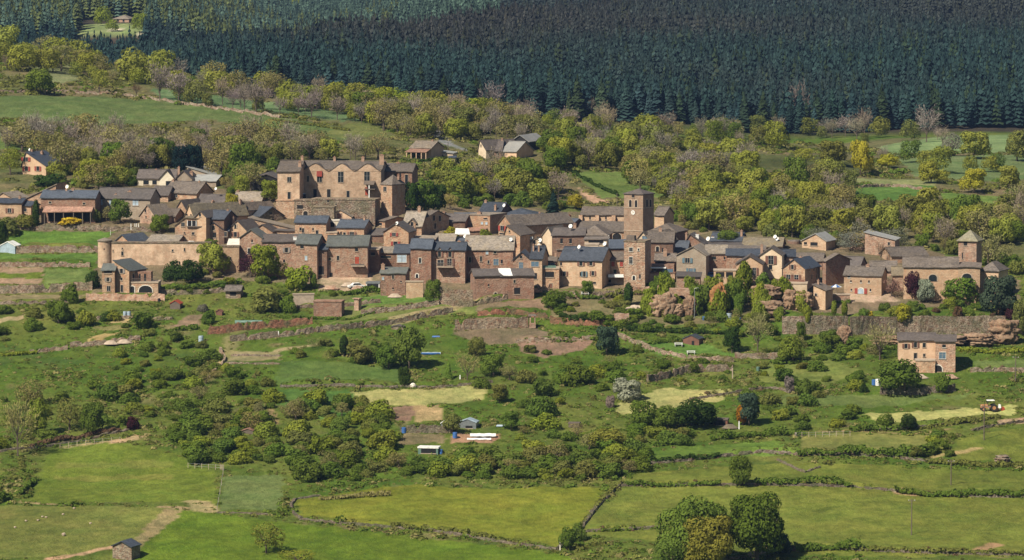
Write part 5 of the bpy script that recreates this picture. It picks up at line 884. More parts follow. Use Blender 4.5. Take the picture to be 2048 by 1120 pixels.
HT = dict(big_oak=2.0, oak=1.9, bush=1.3, open=2.1, column=2.2, sparse=2.2, twig=2.4, twigdense=2.4, conifer=1., fullconifer=1.)
RT_ = dict(column=.5, conifer=.19, fullconifer=.26)
def T(name, px, pb, wpx, hpx, proto, tint, lab, cat, group=None, Y=None):
    """one plant: foot at (px,pb), width and height in photo pixels"""
    if Y is None:
        q = hit(px, pb)
        if q is None: return
    else: x, y, _ = P(px, pb, Y); q = np.array((x, y, gz(x, y)))
    m = q[1] / F; base = P(px, pb, q[1])[2]; Hh = hpx * m + max(0, base - q[2]) * (Y is not None); Rr = wpx * m / 2
    r = np.random.default_rng(int(px * 31 + pb * 7)); return plant(name, (q[0], q[1], q[2] - .1), Rr / RT_.get(proto, 1.), Hh / HT[proto], proto, tint, lab, cat, group, r)
TR = [
 ('oak_tree', 1388, 1128, 130, 148, 'big_oak', 'fresh', 'tall fresh green oak on the left of the two big foreground trees', 'tree'),
 ('oak_tree', 1516, 1122, 122, 142, 'big_oak', 'green', 'biggest dark green round tree in the right foreground', 'tree'),
 ('oak_tree', 1412, 1140, 108, 116, 'big_oak', (.25, .245, .04), 'yellowish budding tree in front of the tall fresh green oak', 'tree'),
 ('oak_tree', 1345, 1140, 70, 70, 'open', 'fresh', 'low left skirt tree beside the tall fresh green oak', 'tree'),
 ('bush', 1560, 1108, 50, 45, 'bush', 'blue', 'bluish bush at the right foot of the biggest dark green tree', 'bush'),
 ('fruit_tree', 533, 1106, 62, 66, 'open', 'yel', 'small olive yellow fruit tree with a dark shadow alone in the bottom left pasture', 'tree'),
 ('bush', 595, 1130, 80, 34, 'sparse', 'yel', 'thin yellowish bush cut by the bottom edge right of the fruit tree', 'bush'),
 ('field_tree', 1482, 972, 46, 66, 'oak', 'fresh', 'round topped field tree alone between the right pastures', 'tree'),
 ('bare_tree', 36, 912, 84, 128, 'twigdense', 'bud', 'tall brownish budding tree at the left edge above the bright field', 'tree'),
 ('tree', 78, 870, 44, 80, 'oak', 'lime', 'lime green tree behind the tall brownish budding tree', 'tree'),
 ('tree', 66, 812, 60, 56, 'open', 'bud', 'brownish crown above the lime green tree on the left', 'tree'),
 ('tree', 140, 860, 56, 70, 'open', 'olive', 'loose olive tree right of the lime green tree', 'tree'),
 ('tree', 185, 868, 50, 64, 'oak', 'green', 'round green tree above the brushy wall of the left field', 'tree'),
 ('lilac_bush', 267, 858, 30, 26, 'bush', 'purple', 'dark purple lilac bush by the sandy patch of the left track', 'bush'),
 ('olive_tree', 425, 548, 64, 62, 'oak', 'yel', 'spreading olive green tree in front of the rampart', 'tree'),
 ('tree', 385, 566, 50, 50, 'oak', 'dk', 'very dark round tree left of the spreading olive green tree', 'tree'),
 ('tree', 345, 560, 50, 38, 'bush', 'dk', 'dark green shrub right of the grey slate foreground house', 'bush'),
 ('purple_tree', 500, 555, 44, 54, 'open', 'purple', 'dark purple plum tree in front of the big rubble gable', 'tree'),
 ('tree', 530, 560, 62, 72, 'oak', 'lime', 'yellow-green tree before the long violet roofed house', 'tree'),
 ('tree', 560, 556, 34, 36, 'open', 'lime', 'small yellow-green crown beside the glass conservatory', 'tree'),
 ('bush', 596, 580, 56, 44, 'bush', 'lime', 'bright yellow-green bush at the foot of the tall square house', 'bush'),
 ('cypress', 627, 578, 20, 36, 'column', 'green', 'small pointed green cypress beside the bright yellow-green bush', 'tree'),
 ('tree', 866, 606, 34, 48, 'oak', 'fresh', 'fresh green tree against the yard wall left of the big red barn', 'tree'),
 ('tree', 1108, 618, 50, 40, 'oak', 'fresh', 'green tree at the end of the barn ramp wall', 'tree'),
 ('tree', 1175, 590, 26, 30, 'oak', 'green', 'green bush tree under the big pinkish slate house', 'tree'),
 ('tree', 1257, 612, 26, 50, 'column', 'dk', 'dark pointed shrub below the tower house', 'tree'),
 ('tree', 240, 446, 46, 52, 'oak', 'green', 'green tree in front of the brown roofed house with pale blue windows', 'tree'),
 ('bush', 190, 444, 24, 28, 'bush', 'olive', 'olive shrub right of the red porch roof', 'bush'),
 ('tree', 216, 376, 46, 38, 'oak', 'fresh', 'round bright green tree behind the long brown roof', 'tree'),
 ('tree', 320, 466, 40, 38, 'oak', 'fresh', 'bright green tree by the white fence posts above the rampart', 'tree'),
 ('blossom_tree', 212, 442, 26, 30, 'sparse', 'bud', 'pale leafless little tree in front of the pale blue windows', 'tree'),
 ('ivy_column', 72, 458, 20, 62, 'column', 'dk', 'dark ivy covered post at the left end of the awning house', 'tree'),
 ('bush', 145, 448, 52, 14, 'bush', 'gorse', 'low yellow flowering shrub in front of the red porch roof', 'bush'),
 ('conifer_tree', 362, 348, 36, 60, 'oak', 'fir', 'left of two dark firs above the cream bungalow', 'tree'),
 ('conifer_tree', 388, 348, 38, 60, 'oak', 'fir', 'right of two dark firs above the cream bungalow', 'tree'),
 ('tree', 490, 370, 62, 90, 'oak', 'fresh', 'tall fresh green tree behind the black open barn', 'tree'),
 ('tree', 540, 405, 38, 46, 'oak', 'lime', 'yellow-green tree against the left wall of the castle', 'tree'),
 ('tree', 464, 418, 30, 34, 'oak', 'gold', 'bright yellow-green tree among the old stone roofs', 'tree'),
 ('tree', 824, 428, 40, 64, 'oak', 'dk', 'darkest round tree right of the castle', 'tree'),
 ('tree', 850, 424, 50, 68, 'oak', 'green', 'tall green tree second from the castle on its right', 'tree'),
 ('tree', 874, 428, 40, 60, 'oak', 'dk', 'dark tree third from the castle on its right', 'tree'),
 ('tree', 903, 476, 30, 24, 'bush', 'gold', 'golden bush left of the white canopy', 'bush'),
 ('tree', 972, 478, 28, 20, 'bush', 'lime', 'bright green bush right of the red tiled lean roof', 'bush'),
 ('conifer_tree', 1107, 434, 36, 54, 'fullconifer', 'fir', 'single dark conifer behind the slate roofs near the church', 'tree'),
 ('tree', 1150, 418, 34, 32, 'oak', 'gold', 'yellow-green round bush above the church nave', 'tree'),
 ('tree', 1452, 486, 48, 28, 'oak', 'fresh', 'bright green tree in front of the half hidden slate roof', 'tree'),
 ('cypress', 1668, 634, 16, 36, 'column', 'lime', 'left one of two small yellow-green cypresses under the cream garden house', 'tree'),
 ('cypress', 1689, 635, 18, 36, 'column', 'lime', 'right one of two small yellow-green cypresses under the cream garden house', 'tree'),
 ('bush', 1728, 634, 24, 18, 'bush', 'green', 'clipped dark green bush right of the two cypresses', 'bush'),
 ('bush', 1740, 634, 14, 12, 'bush', 'gorse', 'small yellow flowering bush next to the clipped dark bush', 'bush'),
 ('purple_tree', 1824, 598, 32, 60, 'oak', 'purple', 'tall dark purple tree in front of the lower church', 'tree'),
 ('blossom_tree', 1852, 606, 38, 52, 'oak', 'white', 'creamy blossoming tree right of the dark purple tree', 'tree'),
 ('blossom_tree', 1785, 592, 40, 36, 'sparse', 'pinkb', 'reddish blossoming tree right of the cream garden house', 'tree'),
 ('tree', 1920, 608, 72, 58, 'oak', 'green', 'broad round green tree before the lower church tower', 'tree'),
 ('tree', 1998, 632, 76, 82, 'oak', 'blue', 'large grey-green tree at the right end of the lower church', 'tree'),
 ('tree', 2044, 670, 40, 80, 'oak', 'olive', 'olive tree at the right edge beside the rock end of the long wall', 'tree'),
 ('bush', 2022, 640, 28, 24, 'bush', 'purple', 'dark purple bush near the rock end of the long wall', 'bush'),
 ('bush', 1810, 640, 40, 30, 'bush', 'gold', 'yellow-green bush hanging over the long retaining wall', 'bush'),
 ('bush', 1915, 640, 24, 26, 'bush', 'brown', 'reddish brown bush on top of the long retaining wall', 'bush'),
 ('bush', 2018, 618, 26, 16, 'bush', 'orange', 'orange tinted shrub right of the large grey-green tree', 'bush'),
 ('pollard_tree', 1762, 524, 36, 44, 'twig', 'brown', 'bare pollard tree behind the grey-brown roofs on the right', 'tree'),
 ('tree', 1585, 726, 50, 60, 'oak', 'lime', 'bright lime tree below the retaining wall', 'tree'),
 ('tree', 1602, 682, 20, 40, 'oak', 'fresh', 'small green tree against the left run of the retaining wall', 'tree'),
 ('tree', 1664, 690, 50, 34, 'oak', 'fresh', 'green tree at the corner of the retaining wall', 'tree'),
 ('bare_tree', 1760, 720, 80, 80, 'twigdense', 'bud', 'brown bare crowned tree left of the lower twin house', 'tree'),
 ('bare_tree', 1515, 705, 70, 80, 'twigdense', 'bud', 'silvery stemmed leafless tree below the cliff', 'tree'),
 ('tree', 1464, 705, 36, 56, 'oak', 'dk', 'dark ivy clad tree left of the silvery stemmed tree', 'tree'),
 ('tree', 1215, 712, 48, 62, 'oak', 'blue', 'grey-green tree at the right end of the pink ploughed plot', 'tree'),
 ('tree', 1805, 780, 90, 66, 'oak', 'fresh', 'big rounded bush tree in front of the lower twin house', 'tree'),
 ('bush', 1884, 785, 34, 36, 'bush', 'green', 'green bush right of the big rounded bush tree', 'bush'),
 ('bush', 1727, 784, 18, 20, 'bush', 'dk', 'small dark round bush in the meadow below the blue barrel', 'bush'),
 ('tree', 1814, 860, 34, 36, 'oak', 'dk', 'dark round bush at the edge of the tractor field', 'bush'),
 ('lilac_bush', 1578, 784, 22, 30, 'bush', 'mauve', 'greyish lilac bush over the pink wall stub', 'bush'),
 ('bush', 1612, 792, 44, 34, 'bush', 'green', 'round green bush right of the greyish lilac bush', 'bush'),
 ('orange_tree', 1484, 850, 32, 44, 'column', 'orange', 'orange-yellow pointed tree beside the wooden shelter', 'tree'),
 ('tree', 1498, 850, 50, 66, 'oak', 'blue', 'blue-green tree behind the orange-yellow tree', 'tree'),
 ('tree', 1385, 856, 88, 62, 'oak', 'dk', 'dark dense tree left of the wooden shelter', 'tree'),
 ('tree', 1335, 858, 50, 52, 'oak', 'green', 'green tree left of the dark dense tree', 'tree'),
 ('tree', 1290, 852, 56, 56, 'oak', 'fresh', 'tall fresh bush at the foot of the oval hay field', 'tree'),
 ('blossom_bush', 1258, 798, 66, 38, 'bush', 'white', 'white flowering bush left of the oval hay field', 'bush'),
 ('bush', 1157, 768, 70, 40, 'bush', 'fresh', 'broad glossy bush in the meadow left of centre right', 'bush'),
 ('tree', 1087, 832, 70, 40, 'bush', 'green', 'large dark meadow bush below the broad glossy bush', 'bush'),
 ('bush', 1085, 790, 54, 28, 'bush', 'green', 'low spreading bush above the large dark meadow bush', 'bush'),
 ('bush', 1220, 815, 22, 24, 'bush', 'mauve', 'greyish bush at the left tip of the oval hay field', 'bush'),
 ('tree', 1210, 900, 80, 46, 'oak', 'yel', 'yellow-green broad tree above the centre pasture', 'tree'),
 ('tree', 1135, 1100, 36, 50, 'oak', 'green', 'bush on the wall corner where the centre pastures meet', 'bush'),
 ('tree', 1155, 1080, 34, 36, 'bush', 'green', 'bush halfway up the wall between the centre pastures', 'bush'),
 ('tree', 820, 736, 62, 90, 'oak', 'fresh', 'tallest fresh green tree in the middle gardens', 'tree'),
 ('ivy_tree', 688, 712, 26, 44, 'column', 'dk', 'dark ivy pillar tree left of the middle gardens', 'tree'),
 ('tree', 775, 736, 44, 50, 'oak', 'green', 'green tree left of the tallest garden tree', 'tree'),
 ('tree', 722, 722, 60, 34, 'bush', 'olive', 'olive bush right of the dark ivy pillar tree', 'bush'),
 ('conifer_tree', 897, 758, 20, 38, 'fullconifer', 'green', 'small green conifer beside the leafless tree', 'tree'),
 ('bare_tree', 935, 762, 56, 60, 'twigdense', 'bud', 'brownish leafless tree in the middle gardens', 'tree'),
 ('tree', 952, 712, 36, 42, 'oak', 'olive', 'olive crowned small tree above the leafless tree', 'tree'),
 ('tree', 810, 772, 26, 42, 'oak', 'dk', 'dark narrow bush at the back of the hay strip', 'bush'),
 ('tree', 985, 752, 50, 44, 'oak', 'green', 'rounded tree right of the brownish leafless tree', 'tree'),
 ('tree', 1000, 806, 36, 38, 'oak', 'olive', 'small tree right of the hay strip with its shadow', 'tree'),
 ('tree', 1022, 860, 36, 40, 'oak', 'green', 'small tree right of the tin roofed sheds', 'tree'),
 ('tree', 905, 866, 38, 44, 'oak', 'olive', 'small olive tree between the two tin roofed sheds', 'tree'),
 ('tree', 118, 646, 56, 46, 'oak', 'fresh', 'fresh green tree left of the foreground garage house terraces', 'tree'),
 ('tree', 138, 602, 40, 34, 'bush', 'fresh', 'green bush under the earth stained terrace wall', 'bush'),
 ('bush', 186, 574, 30, 34, 'bush', 'dk', 'dark bush hugging the left wall of the foreground house', 'bush'),
 ('tree', 172, 650, 40, 30, 'bush', 'lime', 'yellow-green bush left of the two white water tanks', 'bush'),
 ('bush', 214, 640, 28, 18, 'bush', 'dk', 'dark bush just left of the two white water tanks', 'bush'),
 ('tree', 285, 656, 50, 30, 'bush', 'green', 'green bush right of the two white water tanks', 'bush'),
 ('bush', 418, 648, 30, 28, 'bush', 'green', 'green bush right of the triangular soil plot', 'bush'),
 ('bush', 404, 622, 26, 14, 'bush', 'grey', 'pale flowering bush near the red roofed hen house', 'bush'),
 ('bush', 540, 620, 80, 42, 'bush', 'olive', 'broad olive thicket below the old field hut', 'bush'),
 ('bush', 574, 624, 36, 34, 'bush', 'green', 'green thicket next to the pale concrete wall panel', 'bush'),
 ('conifer_tree', 2, 500, 30, 60, 'oak', 'dk', 'dark tree at the left edge beside the white tent', 'tree'),
 ('bush', 12, 470, 60, 34, 'bush', 'olive', 'hedge like olive bush at the left edge under the buff house', 'bush'),
 ('bush', 55, 452, 44, 22, 'bush', 'olive', 'low olive bush left of the ivy post', 'bush'),
 ('tree', 75, 188, 58, 54, 'oak', 'fresh', 'round fresh green tree in the upper left meadow', 'tree'),
 ('tree', 200, 186, 36, 50, 'open', 'yel', 'small budding tree beside the upper left wall', 'tree'),
 ('bare_tree', 273, 194, 24, 30, 'twigdense', 'brown', 'smallest reddish bare tree in the upper meadow', 'tree'),
 ('poplar', 20, 350, 40, 60, 'open', 'lime', 'light green slim tree left of the pink rendered house', 'tree'),
 ('yellow_bush', 116, 366, 12, 20, 'bush', 'gorse', 'yellow broom bush right of the pink rendered house', 'bush'),
 ('bush', 96, 374, 60, 24, 'bush', 'dk', 'dark hedge bush under the pink rendered house', 'bush'),
 ('field_tree', 1722, 350, 46, 70, 'oak', 'gold', 'bright yellow-green double crowned tree in the far right meadow', 'tree'),
 ('field_tree', 1610, 332, 46, 38, 'open', 'yel', 'first round budding tree of the far right meadow row', 'tree'),
 ('field_tree', 1665, 330, 54, 50, 'oak', 'olive', 'broad olive tree left of the double crowned tree', 'tree'),
 ('field_tree', 1777, 336, 40, 30, 'oak', 'gold', 'small golden round tree right of the double crowned tree', 'tree'),
 ('field_tree', 1860, 366, 44, 48, 'oak', 'yel', 'yellowish tree beside the distant wall of the far right meadows', 'tree'),
 ('field_tree', 1947, 386, 52, 50, 'oak', 'gold', 'golden crowned tree on the right of the far meadow', 'tree'),
 ('field_tree', 2018, 378, 48, 48, 'oak', 'yel', 'rounded tree near the right edge with a shadow in the far meadow', 'tree'),
 ('field_tree', 1950, 318, 62, 56, 'oak', 'yel', 'wide pale tree before the pine forest on the far right', 'tree'),
 ('field_tree', 1905, 312, 44, 50, 'open', 'grey', 'greyish slender tree left of the wide pale tree', 'tree'),
 ('field_tree', 2035, 322, 50, 66, 'oak', 'olive', 'tree at the right edge before the pine forest', 'tree'),
 ('bare_tree', 985, 232, 66, 70, 'twigdense', 'mauve', 'tall grey leafless tree at the edge of the pine forest', 'tree'),
 ('bare_tree', 1182, 240, 40, 46, 'twigdense', 'mauve', 'silver leafless tree right of the tall grey one at the forest edge', 'tree'),
 ('tree', 1108, 344, 48, 52, 'oak', 'fresh', 'round green tree right of the modern farmhouse', 'tree'),
 ('bare_tree', 975, 622, 1, 1, 'twig', 'bud', '', ''),
 ('bare_tree', 1597, 252, 60, 90, 'twigdense', 'mauve', 'tall rosy grey leafless tree standing inside the pine forest edge', 'tree'),
 ('tree', 592, 26, 22, 34, 'oak', 'lime', 'single pale green tree in the far forest at the top', 'tree'),
]
for t_ in TR:
    if t_[7]: T(*t_)
# ---- scattered plants: every zone and kind is one group
FW = [np.array(f) for f in FOOT]
def in_foot(x, y, m=1.):
    for f in FW:
        if abs(x - f[0, 0]) < 40 and abs(y - f[0, 1]) < 40:
            ins = True
            for i in range(4):
                a, b = f[i], f[(i + 1) % 4]; cr = (b[0] - a[0]) * (y - a[1]) - (b[1] - a[1]) * (x - a[0]); L = math.hypot(*(b - a)) + 1e-6
                if cr / L < -m: ins = False; break
            if ins: return True
    return False
PLACED = []; CNT = {}
def scatter(poly, n, specs, where, gap=2.2, seed=0, cap=0, sz=1.):
    """specs: (weight, proto, tint, name, words, width m, height m)"""
    r = np.random.default_rng(seed + 100); xs = [p[0] for p in poly]; ys = [p[1] for p in poly]; ww = np.array([s[0] for s in specs], float); ww /= ww.sum(); k = 0; tries = 0
    while k < n and tries < n * 12:
        tries += 1; px = r.uniform(min(xs), max(xs)); py = r.uniform(min(ys), max(ys))
        if not bool(inpoly(np.array([px]), np.array([py]), poly)[0]): continue
        q = hit(px, py)
        if q is None or in_foot(q[0], q[1]): continue
        if any((q[0] - a) ** 2 + (q[1] - b) ** 2 < (gap * g_) ** 2 for a, b, g_ in PLACED[-400:]): continue
        s = specs[r.choice(len(specs), p=ww)]; f = r.uniform(.55, 1.35) * sz; f2 = f * r.uniform(.85, 1.15)
        if CNT.get(s[3], 0) >= CAPS.get(s[3], 285):
            OVER.setdefault(s[1], []).append((q[0], q[1], q[2] - .15, s[5] * f / 2 / RT_.get(s[1], 1.), s[6] * f2 / HT[s[1]], np.array(jit(TINT[s[2]], r)[:3]))); PLACED.append((q[0], q[1], 1.)); k += 1; continue
        lab = f'{s[4]} {where}'; plant(s[3], (q[0], q[1], q[2] - .15), s[5] * f / 2 / RT_.get(s[1], 1.), s[6] * f2 / HT[s[1]], s[1], s[2], lab, 'bush' if 'bush' in s[3] else 'tree', f'{s[3].replace("_", " ")} group: {s[4]} {where}', r)
        PLACED.append((q[0], q[1], 1.)); k += 1; CNT[s[3]] = CNT.get(s[3], 0) + 1
def B_(w, tint, words, wd=4.6, ht=2.35, proto='bush'): return (w, proto, tint, 'bush', words, wd, ht)
def O_(w, tint, words, wd=6.4, ht=6.6, proto='oak', name='oak_tree'): return (w, proto, tint, name, words, wd, ht)
MIX = [B_(4, 'fresh', 'one of the fresh green bushes'), B_(2, 'green', 'one of the darker green bushes'), B_(2, 'olive', 'one of the olive green bushes'), B_(1.6, 'lime', 'one of the yellowish green bushes'), B_(.8, 'bud', 'one of the brownish thin bushes', 4, 3.5, 'sparse')]
scatter([(180, 770), (350, 740), (420, 700), (440, 740), (540, 760), (545, 830), (440, 850), (270, 835), (190, 800)], 46, MIX, 'on the scrubby slope left of the lane', 3.0, 1)
scatter([(220, 700), (420, 690), (410, 735), (300, 755), (230, 740)], 12, MIX, 'above the scrubby left slope', 3.0, 2, sz=.8)
scatter([(340, 845), (545, 835), (560, 925), (380, 930), (345, 895)], 42, MIX, 'in the thicket above the wired field', 3.0, 3)
scatter([(590, 805), (700, 800), (770, 830), (790, 940), (700, 965), (600, 960), (585, 900)], 56, MIX, 'in the thicket left of the allotment', 3.0, 4, sz=1.15)
scatter([(790, 930), (880, 922), (1000, 915), (1180, 895), (1290, 905), (1290, 945), (1180, 962), (940, 955), (800, 948)], 73, MIX, 'in the long thicket above the centre pasture', 2.8, 5, sz=1.1)
scatter([(1040, 850), (1250, 860), (1380, 870), (1370, 890), (1200, 885), (1000, 880)], 18, MIX, 'in the thicket right of the allotment', 3.0, 6)
scatter([(880, 690), (1050, 700), (1250, 730), (1240, 790), (1000, 830), (880, 740)], 22, MIX, 'in the meadow below the ploughed plot', 4, 7, sz=.85)
scatter([(580, 690), (780, 680), (780, 730), (600, 725)], 12, MIX, 'in the gardens below the red earth bank', 4, 8, sz=.7)
scatter([(0, 620), (180, 620), (420, 700), (200, 665), (0, 690)], 14, MIX, 'on the garden terraces at the left edge', 3.5, 9, sz=.8)
scatter([(1240, 635), (1560, 640), (1560, 680), (1400, 668), (1240, 660)], 26, MIX, 'in the green belt under the cliff', 2.6, 10, sz=.8)
scatter([(1100, 615), (1250, 600), (1290, 640), (1240, 650), (1130, 645)], 16, MIX, 'on the rocky bank left of the rock arch', 2.6, 11, sz=.8)
scatter([(1300, 575), (1480, 580), (1620, 600), (1620, 645), (1290, 645)], 34, [B_(2, 'green', 'one of the dark bushes', 4, 5), B_(2, 'lime', 'one of the ivy yellow bushes', 4, 5)], 'clothing the cliff under the pink gable house', 2.4, 12)
scatter([(1560, 720), (1780, 700), (1780, 770), (1620, 800), (1530, 770)], 16, MIX, 'on the meadow left of the twin house', 3.6, 13, sz=.85)
scatter([(1500, 700), (1700, 690), (1790, 700), (1700, 718), (1500, 724)], 12, MIX, 'at the foot of the long retaining wall', 2.8, 14, sz=.9)
scatter([(1480, 800), (1700, 815), (1790, 850), (1650, 862), (1480, 860)], 16, MIX, 'left of the tractor field', 3.0, 15, sz=.8)
scatter([(1760, 620), (1990, 600), (2030, 620), (1990, 636), (1800, 636)], 22, [B_(3, 'fresh', 'one of the low green garden bushes', 3, 1.8), B_(1, 'brown', 'one of the brownish garden bushes', 3, 1.8), B_(1, 'lime', 'one of the yellow-green garden bushes', 3, 1.8)], 'in the church garden above the long wall', 2, 16)
scatter([(0, 800), (200, 790), (330, 850), (200, 870), (0, 910)], 18, MIX, 'around the tall brownish budding tree', 3, 17, sz=.8)
scatter([(1840, 870), (1905, 860), (1900, 915), (1830, 915)], 10, MIX, 'at the corner of the fields below the tractor', 2.5, 18, sz=.8)
scatter([(1260, 700), (1540, 725), (1540, 770), (1260, 760)], 14, MIX, 'around the curved wall under the small cabin', 3.0, 19, sz=.7)
scatter([(420, 470), (560, 560), (740, 590), (740, 600), (480, 590), (330, 585), (330, 570)], 22, MIX, 'on the green bank below the front row of houses', 2.6, 20, sz=.65)
# woods behind the village
WOOD = [O_(4, 'yel', 'one of the yellow-green budding oaks'), O_(2, 'fresh', 'one of the fresh green oaks'), O_(2, 'olive', 'one of the olive green oaks'), O_(1.6, 'bud', 'one of the brownish budding trees', 7, 7.5, 'sparse', 'budding_tree'), O_(1.5, 'bare', 'one of the leafless grey trees', 6.5, 7.5, 'twigdense', 'bare_tree')]
GREY = [O_(1, 'olive', 'one of the olive green oaks'), O_(.6, 'yel', 'one of the yellow-green budding oaks'), O_(3, 'bare', 'one of the leafless grey trees', 6.5, 8, 'twigdense', 'bare_tree'), O_(3, 'bud', 'one of the brownish budding trees', 7, 7.5, 'sparse', 'budding_tree'), O_(.7, 'green', 'one of the darker green trees')]
scatter([(1190, 330), (1400, 330), (1460, 400), (1420, 468), (1370, 462), (1345, 400), (1270, 380)], 66, WOOD, 'in the oak wood right of the bell tower', 3.4, 31)
scatter([(1420, 370), (1700, 410), (1780, 480), (1600, 478), (1460, 462)], 74, WOOD, 'in the wood behind the right houses', 3.4, 32)
scatter([(1250, 290), (1520, 340), (1500, 360), (1300, 340)], 36, WOOD, 'on the rise above the bell tower wood', 3.8, 33)
scatter([(880, 370), (940, 362), (1080, 372), (1130, 400), (1000, 404), (890, 400)], 46, WOOD, 'in the wood below the modern farmhouse', 3.4, 34)
scatter([(1060, 290), (1250, 280), (1260, 330), (1140, 340), (1090, 330)], 42, WOOD, 'right of the dark timber barn', 4.6, 35)
scatter([(0, 305), (110, 310), (120, 350), (400, 330), (400, 305), (250, 290), (0, 285)], 70, GREY, 'on the scrubby hillside at the left', 3.6, 36)
scatter([(250, 292), (560, 300), (720, 315), (800, 318), (560, 328), (400, 335), (250, 350), (130, 350)], 80, GREY, 'on the wooded slope above the bungalow', 3.6, 37)
scatter([(700, 240), (1060, 250), (1080, 290), (940, 280), (800, 275)], 70, GREY, 'in the grey wood above the farmhouses', 3.8, 38)
scatter([(1850, 425), (2048, 430), (2048, 490), (1900, 500), (1780, 455)], 46, WOOD, 'in the wood around the lower church tower', 3.6, 39)
scatter([(560, 222), (1050, 250), (1040, 236), (780, 216), (560, 196)], 70, [O_(4, 'yel', 'one of the yellow-green budding oaks'), O_(1, 'bare', 'one of the leafless grey trees', 6.5, 8, 'twigdense', 'bare_tree'), O_(1, 'lime', 'one of the light green oaks')], 'along the middle ridge', 4.0, 40)
scatter([(0, 112), (110, 118), (350, 165), (560, 190), (560, 205), (330, 180), (130, 150), (0, 140)], 70, [O_(4, 'yel', 'one of the yellow-green budding oaks', 8, 8), O_(1.4, 'bud', 'one of the brownish budding trees', 7, 7.5, 'sparse', 'budding_tree'), O_(1, 'bare', 'one of the leafless grey trees', 6.5, 8, 'twigdense', 'bare_tree')], 'along the upper left ridge', 5, 41)
scatter([(310, 205), (560, 232), (740, 250), (740, 240), (560, 220), (320, 196)], 20, [O_(4, 'mauve', 'one of the mauve leafless trees', 8, 9, 'twigdense', 'bare_tree'), O_(1, 'olive', 'one of the olive green oaks')], 'in the row across the upper meadow', 5.5, 42)
scatter([(1080, 262), (1560, 300), (1560, 285), (1300, 262), (1080, 248)], 46, WOOD, 'along the right ridge', 4.0, 43)
scatter([(1620, 480), (1800, 490), (1800, 512), (1620, 500)], 12, [O_(1, 'bud', 'one of the pale blossom shrubs', 6, 4.5, 'sparse', 'blossom_bush'), O_(1, 'grey', 'one of the greyish blossom shrubs', 6, 4.5, 'sparse', 'blossom_bush')], 'between the upper right houses', 3, 44)
scatter([(1260, 262 + 10), (1700, 290), (1900, 300), (1900, 280), (1700, 272), (1500, 268)], 16, [O_(2, 'bare', 'one of the leafless grey trees', 8, 9, 'twigdense', 'bare_tree'), O_(1, 'olive', 'one of the olive green trees')], 'at the foot of the pine forest', 5, 45)
scatter([(1740, 318), (1800, 330), (1900, 372), (2060, 380), (2060, 345), (1900, 318)], 8, WOOD, 'dotted over the far right meadows', 5, 46)
scatter([(1560, 340), (1700, 360), (1700, 400), (1560, 380)], 10, WOOD, 'left of the far right meadows', 4, 47)
UP = [B_(2, 'fresh', 'one of the fresh green bushes', 4, 3), B_(2, 'olive', 'one of the olive bushes', 4, 3), B_(1, 'green', 'one of the darker bushes', 4, 3), O_(1, 'yel', 'one of the yellow-green budding oaks', 6, 6), O_(1, 'bud', 'one of the brownish budding trees', 6, 6, 'sparse', 'budding_tree')]
scatter([(880, 402), (1150, 412), (1160, 425), (1000, 412), (890, 420)], 14, UP, 'behind the slate roofs', 3, 51)
scatter([(1340, 400), (1420, 465), (1780, 488), (1900, 500), (2045, 520), (2045, 560), (1990, 545), (1860, 500), (1400, 472), (1350, 450)], 60, UP, 'just behind the right half of the village', 3, 52)
scatter([(400, 330), (560, 330), (560, 350), (500, 400), (440, 380)], 22, UP, 'around the black open barn', 3, 53)
scatter([(110, 345), (280, 335), (275, 370), (180, 380), (115, 375)], 26, UP, 'between the pink house and the bungalow', 3, 54)
scatter([(820, 350), (940, 345), (1060, 352), (1090, 368), (900, 368)], 18, UP[:3], 'below the slope farmhouses', 3, 55)
scatter([(200, 50), (290, 60), (290, 66), (200, 62)], 3, [O_(1, 'lime', 'one of the pale trees', 8, 8)], 'in the clearing of the far farmhouse', 6, 56)
print('scattered', CNT)
# ---- merged masses nobody could count
def merge_mass(name, protos, pts, mat, label, scale_fn):
    """pts: (x,y,z,R,H,tint)"""
    Vs = []; Fs = []; Ts = []; off = 0
    for i, (x, y, z, Rr, Hh, tn) in enumerate(pts):
        V, Q = protos[i % len(protos)]; a = (i * 2.399) % 6.283; ca, sa = cos(a), sin(a); W_ = np.empty_like(V); W_[:, 0] = x + (V[:, 0] * ca - V[:, 1] * sa) * Rr; W_[:, 1] = y + (V[:, 0] * sa + V[:, 1] * ca) * Rr; W_[:, 2] = z + V[:, 2] * Hh
        Vs.append(W_); Fs.append(Q + off); off += len(V); Ts.append(np.tile(tn, (len(V), 1)))
    return tag(link(name, np_mesh(name, np.concatenate(Vs), np.concatenate(Fs), mat, np.concatenate(Ts))), label, None, None, 'stuff')
for key, pts in OVER.items():
    pr = []
    for cm, _ in PROTO[key]:
        n_ = len(cm.vertices); V = np.empty(n_ * 3); cm.vertices.foreach_get('co', V); V = V.reshape(-1, 4, 3)[::2 if key != 'bush' else 1]; pr.append((V.reshape(-1, 3), np.arange(len(V) * 4).reshape(-1, 4)))
    print('over', key, len(pts)); merge_mass({'bush': 'distant_bushes', 'oak': 'distant_oak_wood'}.get(key, 'distant_leafless_wood'), pr, pts, 'twigattr' if 'twig' in key else 'leafattr', {'bush': 'more bushes of the thickets', 'oak': 'more oaks of the woods behind the village', 'sparse': 'more budding trees of the woods behind the village'}.get(key, 'more leafless trees of the woods behind the village'), None)
